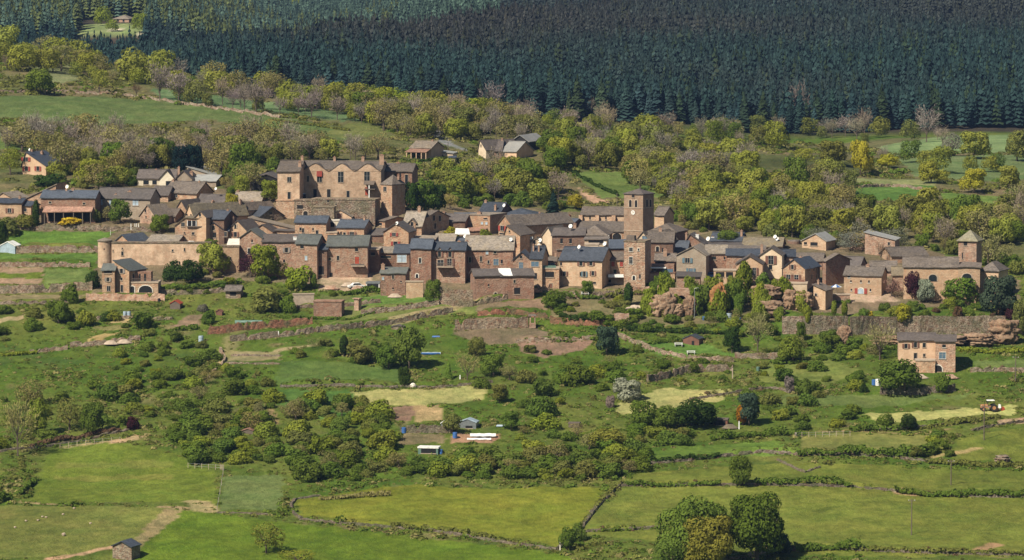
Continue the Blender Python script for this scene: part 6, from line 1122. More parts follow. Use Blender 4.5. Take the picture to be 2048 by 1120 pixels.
# pine forest: the nearest trees one by one, the rest as one mass
r = np.random.default_rng(99); near = []; far = []
cand = []
for Yf in np.arange(1545, 3300, 5.0):
    step = 4.4 if Yf < 2400 else 6.2
    for Xf in np.arange(-Yf * .165, Yf * .165, step): cand.append((Xf + r.uniform(-2.4, 2.4), Yf + r.uniform(-2.6, 2.6)))
cand = np.array(cand); zz = hz(cand[:, 0], cand[:, 1]); pxs = cand[:, 0] / cand[:, 1] * F + 1024
edge = np.interp(pxs, [-400, 0, 250, 350, 540, 700, 1024, 1300, 1536, 1800, 2048, 2450], [1560, 1560, 1560, 1540, 1540, 1550, 1550, 1550, 1552, 1560, 1580, 1580])
dens = vnoise(cand[:, 0], cand[:, 1], 60, 61); mixn = vnoise(cand[:, 0], cand[:, 1], 90, 62) + .3 * r.uniform(-1, 1, len(cand)); rust = vnoise(cand[:, 0], cand[:, 1], 160, 64)
keep = (cand[:, 1] > edge)
# clearing around the far farmhouse
fx, fy, _ = P(240, 45, 1820); keep &= ~((pxs > 160) & (pxs < 290) & (cand[:, 1] > 1915) & (cand[:, 1] < 2060))
cand, zz, pxs, mixn, rust = cand[keep], zz[keep], pxs[keep], mixn[keep], rust[keep]
o = np.argsort(cand[:, 1]); cp = [conifer_arrays(np.random.default_rng(300 + i), 1, .17, 8, 7, .15) for i in range(6)]
nn = 0; nearlab = 'one of the dark pines along the front edge of the far forest'
for i in o:
    x, y = cand[i]; Hh = r.uniform(9.5, 16) * (1 + .35 * mixn[i])
    if r.random() < .05: continue
    px = pxs[i]
    tn = np.array((.026, .050, .047)) if r.random() > .12 else np.array((.032, .052, .028)); k_ = min(1, max(0, (y - 1850) / 500 + rust[i] * 1.6 + r.uniform(-.2, .2) - (.5 if px < 500 else 0) + (.15 - .25 * min(1, max(0, (px - 900) / 800))))) * .6 * min(1, max(0, (px - 700) / 500)); tn = tn * (1 - k_) + np.array((.050, .044, .040)) * k_  # bluish needle tint carries part of the distance haze in the colour
    if px < 1000 and y > 1950 + max(0, px - 500) * .3: tn = np.array((.062, .10, .075)) * r.uniform(.6, 1.4)  # paler mixed wood, with distance haze painted into its tint
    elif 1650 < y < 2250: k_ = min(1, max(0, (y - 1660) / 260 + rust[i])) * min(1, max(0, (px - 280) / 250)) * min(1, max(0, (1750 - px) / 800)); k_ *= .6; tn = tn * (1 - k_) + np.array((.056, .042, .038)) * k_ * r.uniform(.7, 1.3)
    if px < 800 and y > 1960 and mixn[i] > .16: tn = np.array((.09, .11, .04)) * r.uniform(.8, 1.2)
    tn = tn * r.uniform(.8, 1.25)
    if nn < 260 and y > edge.min():
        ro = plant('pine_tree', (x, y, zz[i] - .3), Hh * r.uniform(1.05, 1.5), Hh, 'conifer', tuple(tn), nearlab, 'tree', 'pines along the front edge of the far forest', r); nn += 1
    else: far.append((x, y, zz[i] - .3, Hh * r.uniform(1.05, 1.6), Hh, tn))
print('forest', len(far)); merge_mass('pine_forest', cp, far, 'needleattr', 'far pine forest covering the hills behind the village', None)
# undergrowth and tussocks
def clump(seed, n=26, s=.16):
    r = np.random.default_rng(seed); d = r.normal(size=(n, 3)); d[:, 2] = abs(d[:, 2]); d /= np.linalg.norm(d, axis=1)[:, None]; return quads(d * np.array((1, 1, .7)) * r.uniform(.7, 1, (n, 1)), d + r.normal(size=(n, 3)) * .4, s * r.uniform(.7, 1.6, n), .8, r=r)
cl = [clump(i) for i in range(6)]
def mass(name, label, n, x0, x1, y0, y1, thr, tints, size, sd, avoid=True, nz=14):
    r = np.random.default_rng(sd); Yc_ = r.uniform(y0, y1, n); Xc_ = r.uniform(x0, x1, n) * Yc_ / F; d = vnoise(Xc_, Yc_, nz, sd) + .5 * vnoise(Xc_, Yc_, 4, sd + 1)
    i = np.clip(np.searchsorted(GX, Xc_), 0, nx - 1); j = np.clip(np.searchsorted(GY, Yc_), 0, ny - 1); k = d > thr
    if avoid: k &= flat[j, i] < .5
    pts = []
    for x, y, z, dd in zip(Xc_[k], Yc_[k], hz(Xc_[k], Yc_[k]), d[k]):
        if 950 < y < 1150 and in_foot(x, y, 7 if y > 1000 else .6): continue
        s = size * r.uniform(.5, 1.5) * (1 + max(0, dd - thr)); tn = np.array(TINT[tints[r.integers(len(tints))]]) * r.uniform(.75, 1.2); pts.append((x, y, z - .1, s, s * r.uniform(.7, 1.1), tn))
    print(name, len(pts)); return merge_mass(name, cl, pts, 'leafattr', label, None)
mass('undergrowth', 'low brambles and rough growth between the fields and terraces', 15000, -1080, 1080, 755, 1015, .06, ['fresh', 'green', 'olive', 'scrub', 'bud', 'green'], .75, 71)
mass('grass_tussocks', 'coarse grass tufts on the rough meadows', 16000, -1080, 1080, 755, 1020, -.5, ['scrub', 'fresh', 'olive', 'bud'], .32, 81)
mass('woodland_undergrowth', 'brushwood under the trees of the slopes behind the village', 14000, -1100, 1100, 1020, 1400, -.12, ['olive', 'scrub', 'green', 'scrub', 'olive', 'bud'], 1.1, 91)
r = np.random.default_rng(17); pts = []
for q, (wp, h, L, lab, mt) in zip(wall_lines, WALLS):
    if h > 3: continue
    for a, b in zip(q, q[1:]):
        n = int(np.hypot(*(b - a)[:2]) * (2.6 if a[1] < 905 else 1.5)); 
        for i in range(n):
            if r.random() < .35: continue
            f = r.random(); x, y = a[0] + (b[0] - a[0]) * f, a[1] + (b[1] - a[1]) * f; top = r.random() < .5; y2 = y + (.6 if top else -.7) * r.uniform(.7, 1.4); s = r.uniform(.25, .75)
            pts.append((x, y2, gz(x, y2) - .1, s, s * r.uniform(.7, 1.2), np.array(TINT[['fresh', 'green', 'olive', 'scrub', 'bud', 'brown'][r.integers(6)]]) * r.uniform(.7, 1.1)))
merge_mass('wall_growth', cl, pts, 'leafattr', 'brambles, ivy and grass growing along the terrace walls', None)
# ---- hedges
def hedge(pts, h, wd, tint, lab, name='hedge', dens=9, sz=.26):
    fine = [];
    for (a, b), (c, d) in zip(pts, pts[1:]):
        n = max(2, int(abs(c - a) / 14) + 1)
        for i in range(n): fine.append((a + (c - a) * i / n, b + (d - b) * i / n))
    fine.append(pts[-1]); q = np.array([hit(*p) for p in fine]); s = [0.]
    for a, b in zip(q, q[1:]): s.append(s[-1] + math.hypot(b[0] - a[0], b[1] - a[1]))
    r = np.random.default_rng(int(pts[0][0] * 3 + pts[0][1])); n = int(s[-1] * dens * (h + wd)); S = r.uniform(0, s[-1], n); X = np.interp(S, s, q[:, 0]); Y = np.interp(S, s, q[:, 1])
    hv = h * (.72 + .9 * vnoise(S, S * 0 + pts[0][0], 4.5, 5) + .6 * vnoise(S, S * 0 + 5, 1.6, 6)); a = r.uniform(-.2 * pi, 1.2 * pi, n); Z = hz(X, Y)
    C = np.stack([X + r.uniform(-.2, .2, n), Y - np.cos(a) * wd / 2 * r.uniform(.8, 1.1, n), Z + np.maximum(.02, np.sin(a) * .5 + .5) * hv * r.uniform(.85, 1.05, n)], 1); Nn = np.stack([r.normal(size=n) * .5, -np.cos(a), np.sin(a) + .2], 1)
    V, Fc = quads(C, Nn + r.normal(size=(n, 3)) * .5, sz * r.uniform(.6, 1.3, n), .8, r=r); o0 = C[0].copy(); o = link(name, np_mesh(name, V - o0, Fc, 'leaf'), None, tuple(o0)); o.color = (*TINT[tint], 1); return tag(o, lab, 'hedge')
hedge([(1175, 1062), (1250, 1058), (1340, 1056)], .8, 1.2, 'fresh', 'thin hedge on the short wall left of the big foreground trees')
hedge([(1590, 1104), (1650, 1098), (1720, 1096)], 2.0, 2.4, 'green', 'hedge clump on the lowest wall right of the big foreground trees'); hedge([(1720, 1098), (1830, 1102), (1960, 1106), (2100, 1108)], .9, 1.3, 'olive', 'low brambly hedge on the lowest wall at the bottom right')
hedge([(1250, 970), (1340, 972), (1440, 968)], .9, 1.4, 'green', 'low hedge left of the round topped field tree'); hedge([(1510, 968), (1620, 966), (1700, 970)], 1.3, 1.8, 'green', 'hedge right of the round topped field tree')
hedge([(1790, 982), (1850, 990)], 1.6, 2.2, 'fresh', 'hedge clump by the pink soil gap'); hedge([(1850, 992), (1950, 990), (2100, 992)], 1.5, 2., 'green', 'middle field hedge at the right edge')
hedge([(1300, 922), (1400, 916), (1440, 912)], .8, 1.2, 'dk', 'low dark hedge on the left field wall'); hedge([(1590, 908), (1680, 904), (1760, 908), (1850, 912)], 1.8, 2.4, 'green', 'thick bramble hedge between the right pastures'); hedge([(1850, 925), (1920, 930), (2060, 935)], 1.2, 1.8, 'olive', 'bramble hedge with a stone heap near the right edge')
hedge([(1300, 892), (1360, 888)], 1.5, 2, 'green', 'short dense hedge above the bright strip field'); hedge([(1420, 880), (1520, 872), (1610, 868)], 1.8, 2.3, 'green', 'dense hedge behind the bright strip field')
hedge([(1700, 862), (1760, 860), (1800, 858)], 1.4, 2, 'green', 'hedge left of the dark round bush at the tractor field'); hedge([(1840, 858), (1900, 850), (2000, 836)], .9, 1.4, 'olive', 'bramble fringe under the tractor field')
hedge([(0, 712), (74, 706)], 1.1, 1.6, 'lime', 'trimmed box hedge at the left edge'); hedge([(328, 664), (395, 658)], 1.3, 1.2, 'green', 'dark clipped hedge under the triangular soil plot'); hedge([(318, 580), (400, 576), (480, 566)], 1.5, 2, 'green', 'long shrubby hedge on the terrace right of the garage block')
hedge([(1600, 690), (1700, 696), (1800, 700)], 1.2, 2, 'green', 'shrubby hedge at the foot of the retaining wall'); hedge([(1915, 702), (1980, 706), (2060, 704)], 1.5, 2.4, 'lime', 'bright hedge below the rock end of the long wall'); hedge([(1640, 604), (1700, 606)], 1.0, 1.5, 'green', 'low hedge beside the cypresses')
hedge([(1630, 726), (1540, 728)], 1.0, 1.6, 'green', 'dark hedge under the bright lime tree'); hedge([(1240, 660), (1340, 664), (1480, 668)], 1.4, 2.2, 'dk', 'dark ivy hedge along the green belt under the cliff')
hedge([(1280, 690), (1420, 676)], .8, 1.4, 'green', 'thin hedge behind the small cabin'); hedge([(640, 1000), (720, 994), (780, 990)], 1.0, 1.6, 'bud', 'scraggy hedge above the left end of the centre pasture'); hedge([(780, 1052), (900, 1062), (1040, 1086)], .7, 1.0, 'olive', 'grassy fringe on the long curving wall')
hedge([(1164, 1050), (1200, 1006), (1245, 962)], .8, 1.5, 'olive', 'bramble fringe on the wall climbing between the pastures'); hedge([(60, 893), (160, 876), (240, 860)], 1.3, 2, 'brown', 'brown bramble hedge on the wall above the bright left field'); hedge([(-20, 1010), (40, 990), (70, 965)], 1.6, 2.4, 'green', 'dark hedge sweeping up at the left edge')
hedge([(680, 590), (740, 584), (770, 588)], 1.6, 2.4, 'green', 'mounded hedge under the white framed carport'); hedge([(560, 636), (700, 640), (760, 618)], .7, 1.2, 'green', 'low green growth under the roofless ruin'); hedge([(1290, 572), (1330, 570)], 1.4, 2, 'green', 'green shrubs below the tower house')
hedge([(1145, 346), (1190, 372), (1235, 392)], 1.2, 2.2, 'dk', 'dark hedge slanting across the green slope behind the church'); hedge([(820, 322), (900, 322)], 1., 1.6, 'dk', 'dark clipped hedge under the old porch farmhouse'); hedge([(1600, 352), (1740, 352)], 1, 1.6, 'dk', 'dark hedge line in the far right meadows')
hedge([(540, 300 - 60), (700, 262)], .9, 1.5, 'olive', 'hedge line along the upper meadow wall'); hedge([(20, 446), (64, 444)], 2, 2.4, 'olive', 'tall olive hedge in front of the low buff house')

hedge([(1110, 590), (1160, 594), (1205, 594)], 1.3, 2.2, 'green', 'garden shrubs on the terrace under the big pinkish slate roofed house'); hedge([(1210, 592), (1250, 590), (1300, 584)], 1.2, 2.0, 'olive', 'olive shrubs between the white bench and the tower house')
hedge([(1120, 636), (1170, 640), (1235, 642)], 1.5, 2.4, 'dk', 'dark shrubs above the broken red bank wall')
# ------------------------------------------------------------------ rocks of the cliff
def rock(px, pb, wpx, hpx, lab, mt='rockm', Y=None, seed=0, dep=.8, cat='rock', strata=True):
    strata = any(w_ in lab for w_ in ('slab', 'ledge', 'layered', 'outcrop', 'stacked', 'heap in'))
    q = hit(px, pb) if Y is None else np.array(P(px, pb, Y)); m = q[1] / F; r = np.random.default_rng(seed + int(px)); nu, nv = 64, 40; V = []
    a, c = wpx * m / 2, hpx * m; 
    for j in range(nv + 1):
        f = j / nv; ph = f * pi
        for i in range(nu):
            th = 2 * pi * i / nu; sx, sy, sz = cos(th) * sin(ph) ** .55, sin(th) * sin(ph) ** .55, -cos(ph)
            V.append((sx, sy, sz))
    V = np.array(V); n = vnoise(V[:, 0] * 3 + V[:, 1] * 2, V[:, 2] * 3 + V[:, 1], .7, seed + 3) + .6 * vnoise(V[:, 0] * 5 + V[:, 1] * 4, V[:, 2] * 9, .8, seed + 5)
    n2 = vnoise(V[:, 0] * 9 + V[:, 1] * 7, V[:, 2] * 14 + V[:, 1] * 3, .8, seed + 9); k = 1 + .34 * n + .04 * n2 - (.16 * (np.abs(n) < .025)) + (.07 * np.sign(np.sin(V[:, 2] * 11 + 2 * n)) if strata else 0)
    V = V * k[:, None] * np.array([a, a * dep, c * .52]) + np.array([0, a * dep * .6, c * .5])
    fs = [(j * nu + i, j * nu + (i + 1) % nu, (j + 1) * nu + (i + 1) % nu, (j + 1) * nu + i) for j in range(nv) for i in range(nu)]
    o = link('rock', np_mesh('rock', V, np.array(fs), mt), None, tuple(q)); return tag(o, lab, cat)
for a in [(1336, 636, 36, 50, 'big round boulder leaning on the rock arch'), (1316, 634, 34, 40, 'pinkish lower boulder left of the rock arch'), (1330, 600, 30, 30, 'rounded upper boulder with a hollow over the rock arch'), (1380, 634, 26, 40, 'pale boulder right of the arch under the tall lamp'), (1352, 636, 30, 28, 'small heap boulder inside the rock arch'),
          (1437, 632, 34, 62, 'orange stained sandstone pillar in the ivy', 'rust'), (1530, 606, 60, 34, 'overhanging sandstone slab under the pink gable house'), (1580, 620, 26, 40, 'stacked sandstone pillar under the cream retaining wall'), (1606, 622, 40, 38, 'rugged sandstone outcrop right of the stacked pillar'), (1540, 636, 60, 34, 'dark red rock at the foot of the overhanging slab'),
          (2010, 690, 60, 50, 'grey layered rock at the right end of the long wall'), (1960, 694, 60, 26, 'low ledge of rock under the right end of the long wall'), (1900, 692, 70, 20, 'flat rock ledge behind the lower twin house'), (1790, 692, 80, 18, 'rock ledge under the middle of the long wall'), (1690, 694, 30, 40, 'ivy shaded rock at the step of the retaining wall'),
          (2006, 926, 30, 15, 'stone heap in the bramble hedge at the right', 'drystone'), (826, 776, 12, 9, 'pale boulder behind the hay strip', 'trimw'), (1270, 632, 34, 20, 'pale squared boulders under the dark pointed shrub', 'trim')]:
    rock(a[0], a[1], a[2], a[3], a[4], a[5] if len(a) > 5 else 'rockm', a[6] if len(a) > 6 else None, seed=len(a[4]))
q = hit(1362, 628); mb = MB(); n = 10; a0, a1, h0 = 1.3, 2.7, 3.2
for i in range(n):
    t0, t1 = pi * i / n, pi * (i + 1) / n; p = lambda t, ra, z: (ra * cos(t), 0, z + ra * sin(t) * (1.0 if ra < 2 else .85))
    A0, A1, B1, B0 = p(t0, a0, h0), p(t1, a0, h0), p(t1, a1, h0), p(t0, a1, h0); f_ = lambda v: (v[0], 3, v[2]); mb.add([A0, A1, B1, B0, f_(A0), f_(A1), f_(B1), f_(B0)], [(0, 1, 2, 3), (0, 4, 5, 1), (3, 2, 6, 7)], 'pink')
mb.box(-a1, -a0, 0, 3, -1, h0, 'rockm'); mb.box(a0, a1, 0, 3, -1, h0, 'rockm'); mb.box(-a0 - .3, a0 + .3, 2.8, 3.2, -1, h0 + 1.4, 'hole'); mb.box(-a1, a1, .2, 3, h0 + a1 * .85 - .7, h0 + a1 * .85 + .6, 'pink')
tag(mb.build('rock_arch', None, tuple(q)), 'walled arch built between the boulders under the low brown roofed house', 'arch')
# ------------------------------------------------------------------ small things
def at(px, py): return tuple(hit(px, py))
def pole(px, pt, pb, lab, name='utility_pole', cross=True, mat='woodg', r=.11):
    q = hit(px, pb); h = (pb - pt) * q[1] / F; mb = MB(); mb.tube([(0, 0, -.5), (0, 0, h)], [r * 1.2, r * .8], mat, 8); o = mb.build(name, None, tuple(q)); tag(o, lab, 'pole')
    if cross:
        c = MB(); c.box(-.7, .7, -.06, .06, h - .5, h - .38, mat)
        for x in (-.6, 0, .6): c.cyl((x, 0), .05, .05, h - .38, h - .2, 'whitep', 6)
        c.build('crossarm', o)
    return o
pole(2031, 711, 764, 'wooden utility pole near the right edge beside the twin house'); pole(1968, 808, 880, 'thin utility pole in the pasture under the tractor'); pole(1902, 918, 970, 'thin utility pole by the bramble hedge of the right pastures'); pole(1823, 996, 1070, 'thin utility pole with a small white crossarm in the large bottom right pasture')
pole(1234, 386, 420, 'thin pole behind the church nave', cross=False); pole(701, 296, 318, 'thin pole on the slope above the castle', cross=False); pole(896, 284, 308, 'thin pole beside the slate roofed annexe', cross=False)
o = pole(1389, 577, 636, 'slim grey street lamp with a bent arm standing before the cliff', 'street_lamp', False, 'metalg', .09); mb = MB(); h = 59 * hit(1389, 636)[1] / F; mb.tube([(0, 0, h), (.5, -.2, h + .25)], [.05, .04], 'whitep', 5); mb.box(.4, .95, -.35, -.08, h + .18, h + .3, 'metalg'); mb.build('lamp_head', o)
def shed(px0, px1, pt, pb, lab, wall='woodg', roof='metalg', d=2.2, name='garden_shed', flat=False, yaw=10, win=()):
    H(name, lab, px0, px1, pt + (pb - pt) * .35, pt, pb, d, yaw, 'F' if flat else 'G', wall, roof, win, cat='shed', over=.15, oh=.15)
shed(0, 30, 484, 507, 'white and blue tent shelter at the left edge of the lawns', 'paleglass', 'whitep', 3.5, 'tent', yaw=16)
shed(1366, 1398, 671, 692, 'dark timber cabin with a pale lean-to on the green lawn', 'shbrown', 'slate', 3, 'cabin', yaw=24, win=[(1386, 686, 5, 9, 'nh')])
shed(1427, 1455, 834, 852, 'open wooden shelter under the dark dense tree', 'shbrown', 'woodg', 2.4, 'shelter', True, win=[(1440, 845, 22, 11, 'nh')])
shed(917, 952, 839, 858, 'tin roofed shed with a bluish roof in the allotment', 'metalg', 'paleglass', 3.5, 'garden_shed', win=[(938, 854, 14, 5, 'nh')]); shed(882, 896, 842, 856, 'small pale tin shed left of the bluish tin roofed shed', 'metalg', 'whitep', 2, 'garden_shed')
shed(836, 876, 890, 909, 'open allotment shelter with a green and white flat roof', 'greenp', 'whitep', 2.6, 'shelter', True, win=[(857, 901, 30, 11, 'nh')]); shed(783, 806, 651, 660, 'low grey hut beside the lane wall', 'drystone', 'brown', 2, 'garden_hut'); shed(340, 360, 602, 619, 'hen house with a dull red roof in the netted garden', 'woodg', 'redp', 2.5, 'hen_house')
shed(432, 444, 620, 631, 'tiny brown tool box hut by the red bank', 'shbrown', 'shbrown', 1.4, 'tool_hut'); shed(485, 506, 858, 868, 'small hut roof half buried in the left thicket', 'woodg', 'tile', 2, 'garden_hut'); shed(1137, 1158, 844, 856, 'low dark hut lost in the thicket right of the allotment', 'woodg', 'woodg', 2, 'garden_hut', True)
shed(763, 773, 868, 882, 'upright grey garden closet in the dense thicket', 'trim', 'metalg', 1, 'garden_closet'); shed(573, 591, 507, 528, 'glazed dark conservatory against the violet roofed house', 'blueglass', 'metalg', 2.5, 'conservatory', yaw=4)
def item(name, px, pb, lab, cat, fn, rz=0):
    mb = MB(); fn(mb); return tag(mb.build(name, None, at(px, pb), rz), lab, cat)
def barrel(m, r=.33, h=.95):
    def f(b): b.cyl((0, 0), r, r, 0, h, m, 14); b.cyl((0, 0), r * 1.06, r * 1.06, h * .3, h * .35, m, 14); b.cyl((0, 0), r * 1.06, r * 1.06, h * .65, h * .7, m, 14); b.cyl((0, 0), r * .9, r * .9, h, h + .04, m, 14)
    return f
for px, pb, m_, s_, lab in ((1748, 770, 'bluep', .5, 'blue barrel left of the big rounded bush tree'), (1756, 771, 'whitep', .6, 'white tank beside the blue barrel by the big bush'), (1380, 640, 'bluep', .35, 'first blue barrel from the street lamp, to its left'), (1408, 640, 'bluep', .35, 'first blue barrel right of the street lamp'), (1479, 642, 'bluep', .35, 'blue barrel right of the grey tank under the cliff'), (1523, 638, 'bluep', .3, 'last blue barrel on the right under the cliff'), (1458, 640, 'paleglass', .65, 'grey-white water tank under the cliff ivy'),
                             (250, 632, 'paleglass', .45, 'left of two white water tanks on the garden terrace'), (258, 632, 'paleglass', .45, 'right of two white water tanks on the garden terrace'), (808, 866, 'bluep', .5, 'blue barrel at the left corner of the vegetable plot'), (910, 876, 'bluep', .5, 'blue barrel by the white cloches'), (882, 908, 'bluep', .4, 'blue bin beside the open allotment shelter'), (402, 684, 'paleglass', .6, 'pale upright tank by the bushes left of the lane'),
                             (1516, 742, 'greenp', .4, 'green barrel below the bright lime tree'), (318, 604, 'blackm', .35, 'black drum on the terrace under the garage arches'), (235, 598, 'whitep', .35, 'white urn on the terrace wall of the garage house')):
    item('barrel' if 'barrel' in lab or 'drum' in lab else ('bin' if 'bin' in lab else ('urn' if 'urn' in lab else 'water_tank')), px, pb, lab, 'barrel', barrel(m_, s_, s_ * 2.4))
def cloche(b, L=8, w_=.6, m='whitep'):
    n = 8; xs = np.linspace(0, L, 9); b.ext([(w_ * cos(pi * i / n), w_ * 1.0 * sin(pi * i / n)) for i in range(n + 1)], list(xs), 'x', m, .05)
item('garden_cloche', 940, 872, 'long white garden cloche in the allotment', 'cloche', lambda b: cloche(b, 5.6)); item('garden_cloche', 934, 879, 'shorter broken white cloche in front of the long one', 'cloche', lambda b: cloche(b, 5.2, .35)); item('tarpaulin_roll', 842, 708, 'blue and white tarpaulin roll in the middle gardens', 'tarpaulin', lambda b: (cloche(b, 4.6, .45, 'paleglass'), b.box(0, 4.4, -.6, -.46, 0, .35, 'bluep')))
item('garden_net', 470, 646, 'greenish garden net tunnel above the red bank', 'net', lambda b: cloche(b, 6.5, .7, 'greenp')); item('tarpaulin', 872, 674, 'blue tarpaulin strip in the middle gardens', 'tarpaulin', lambda b: b.box(-1, 1, -.5, .5, 0, .3, 'bluep', .2)); item('tarpaulin', 1070, 854, 'white sheet lying right of the tin roofed shed', 'tarpaulin', lambda b: b.box(-8.5, -6.4, -.5, .5, .2, .5, 'paleglass', .2))
def table(b): 
    b.box(-1, 1, -.4, .4, .68, .75, 'whitep'); b.box(-1, 1, -.9, -.6, .4, .45, 'whitep'); b.box(-1, 1, .6, .9, .4, .45, 'whitep')
    for x in (-.8, .8): b.box(x - .05, x + .05, -.8, .8, 0, .7, 'whitep')
item('picnic_table', 1382, 708, 'white picnic table on the lawn below the timber cabin', 'table', table); item('garden_table', 1357, 692, 'pale low table left of the timber cabin', 'table', table)
def heap(m):
    def f(b):
        r = np.random.default_rng(3); n = 10; vs = [(0, 0, .9)]
        for k, (ra, z) in enumerate(((.6, .8), (1.1, .35), (1.3, 0))):
            for i in range(n): a = 2 * pi * i / n; rr = ra * r.uniform(.75, 1.2); vs.append((rr * cos(a) * 1.5, rr * sin(a), z * r.uniform(.8, 1.2)))
        fs = [(0, 1 + i, 1 + (i + 1) % n) for i in range(n)] + [(1 + k * n + i, 1 + (k + 1) * n + i, 1 + (k + 1) * n + (i + 1) % n, 1 + k * n + (i + 1) % n) for k in range(2) for i in range(n)]; b.add(vs, fs, m)
    return f
x, y, z = P(382, 484, 1004); b_ = MB(); heap('whitep')(b_); tag(b_.build('covered_heap', None, (x, y, z - .6)), 'white covered heap on the rampart top in front of the glazed terrace house', 'tarpaulin')
item('rubble_heap', 696, 572, 'pale rubble heap in front of the red door house', 'rubble', heap('trim')); item('rubble_heap', 664, 578, 'broken masonry heap under the alley', 'rubble', heap('pink')); item('rubble_heap', 716, 578, 'heap of stones beside the white van at the carport', 'rubble', heap('pink')); item('rubble_heap', 222, 688, 'pale rubble spilling from the curved drystone wall', 'rubble', heap('trim')); item('rubble_heap', 248, 686, 'second smaller spill of pale rubble by the curved wall', 'rubble', heap('trim'))
item('rubble_heap', 790, 594, 'pale stone slabs at the foot of the little red stone house', 'rubble', heap('trim')); item('rubble_heap', 1840, 756, 'stone slab pile left of the garage arch of the twin house', 'rubble', heap('trim')); item('rubble_heap', 1900, 756, 'stone slab pile right of the garage arch of the twin house', 'rubble', heap('pink')); item('hay_heap', 1460, 856, 'sandy heap beside the orange-yellow tree', 'heap', heap('ochre'))
def car(body, glass='glass'):
    def f():
        root = None
    def build(px, pb, lab, rz):
        root = empty('parked_car', at(px, pb), rz, lab, 'car'); b = MB(); pr = [(-2, .35), (-2, .8), (-1.2, .92), (-.7, 1.4), (.8, 1.42), (1.4, .95), (2.05, .8), (2.1, .35)]; b.ext([(x, z) for x, z in pr][::-1], [-.85, .85], 'y', body); b.build('body', root)
        g = MB(); g.ext([(x, z) for x, z in [(-1.05, .95), (-.66, 1.34), (.74, 1.35), (1.2, .97)]][::-1], [-.87, .87], 'y', glass); g.build('window', root)
        for x in (-1.3, 1.35):
            for y in (-.8, .8):
                w_ = MB(); w_.tube([(x, y - .12, .32), (x, y + .12, .32)], [.32, .32], 'rubber', 12); w_.build('wheel', root)
        return root
    return build
car('bluep')(1424, 556, 'dark blue car parked left of the garage bays', .2); car('whitep')(712, 577, 'white car parked left of the white framed carport', .3); car('metalg')(1884, 0 + 748, 'grey car parked under the twin house', .1) if False else None
b = MB(); n = 8; q = at(1672, 592); m_ = q[1] / F; zt = 24 * m_
b.add([(0, 0, zt)] + [(1.5 * cos(2 * pi * i / n), 1.5 * sin(2 * pi * i / n), zt - .7) for i in range(n)], [(0, 1 + i, 1 + (i + 1) % n) for i in range(0, n, 2)], 'bluep'); b.add([(0, 0, zt)] + [(1.5 * cos(2 * pi * i / n), 1.5 * sin(2 * pi * i / n), zt - .7) for i in range(n)], [(0, 1 + i, 1 + (i + 1) % n) for i in range(1, n, 2)], 'whitep')
pr = empty('parasol', q, 0, 'blue and white parasol left of the cream garden house', 'parasol'); b.build('canopy', pr); b = MB(); b.tube([(0, 0, 0), (0, 0, zt)], [.04, .03], 'whitep', 6); b.build('pole', pr)
# canopy tent in the centre
mb = MB(); x, y, z = P(925, 467, hit(925, 486)[1]); m_ = y / F; a_ = 15 * m_; mb.add([(-a_, 0, 0), (a_, 0, 0), (a_ - .4, 3, 1.1), (-a_ + .1, 3, 1.2), (-a_, 0, -.3), (a_, 0, -.3)], [(0, 1, 2, 3), (4, 5, 1, 0)], 'whitep')
for sx in (-a_ + .1, a_ - .1): mb.box(sx - .04, sx + .04, .02, .1, -3.2, 0, 'whitep')
for sx in (-a_ + .2, a_ - .5): mb.box(sx - .04, sx + .04, 2.9, 2.98, -3, 1.1, 'whitep')
tag(mb.build('canopy', None, (x, y, z)), 'white tent canopy between the golden bush and the red tiled lean roof', 'canopy')
# well shrine with two pillars
q = at(1065, 656); mb = MB(); mb.box(-.75, .75, -.6, .6, 0, 1.2, 'pink'); o = mb.build('well_shrine', None, q); tag(o, 'small stone well shrine with four pillars and a slab roof', 'shrine'); 
for sx in (-.55, .55):
    for sy in (-.45, .45): c = MB(); c.box(sx - .15, sx + .15, sy - .12, sy + .12, 1.2, 2.9, 'pink'); c.build('pillar', o)
c = MB(); c.box(-1, 1, -.85, .85, 2.9, 3.3, 'lauze', .25); c.build('roof', o)
# round stump tower among the roofs
q = P(1588, 505, 1040); mb = MB(); m_ = q[1] / F; mb.cyl((0, 0), 13.5 * m_ * 1.05, 13.5 * m_, -4, 23 * m_, 'dark', 20); mb.cyl((0, 0), 13 * m_, 12 * m_, 23 * m_, 23 * m_ + .3, 'lauze', 20); tag(mb.build('round_tower', None, q), 'dark round tower stump behind the ochre roof with two dishes', 'tower')
# stone posts, fence posts
def post(px, pt, pb, lab, m='trimw', w_=.12, grp=None): q = at(px, pb); b = MB(); b.box(-w_, w_, -w_, w_, -.2, (pb - pt) * q[1] / F, m, .02); tag(b.build('fence_post', None, q), lab, 'post', grp)
for i, px in enumerate((262, 270, 273, 277)): post(px, 447, 458 + i % 2, 'white upright fence post left of the bright green tree above the rampart', 'whitep', .09, 'white fence posts above the rampart')
post(1465, 736, 758, 'pale stone gatepost at the end of the curved wall', 'trim'); post(1120, 1084, 1100, 'white stone at the foot of the wall corner bush'); post(221, 460, 470, 'thin white stake just above the round tower', 'whitep', .05); post(1592, 865, 874, 'dead pale stump in the dense hedge'); post(1478, 842, 858, 'white post beside the orange-yellow tree', 'whitep', .12)
post(552, 662, 672, 'white grave-like marker stone under the long mossy wall', 'whitep', .12); post(557, 662, 672, 'second white marker stone, right of the first one', 'whitep', .12); post(920, 750, 758, 'small white statue stone by the conifer', 'whitep', .14)
for i, (px, pb) in enumerate(((126, 1030), (148, 1018), (85, 1035), (76, 1042), (52, 1043), (92, 1036), (127, 1072), (181, 1048), (30, 1056))):
    rock(px, pb, 5 if i != 6 else 7, 3 if i != 6 else 6, 'pale stone lying in the pinkish bottom left field', 'trim', seed=i, strata=False)['group'] = 'stones in the pinkish field'
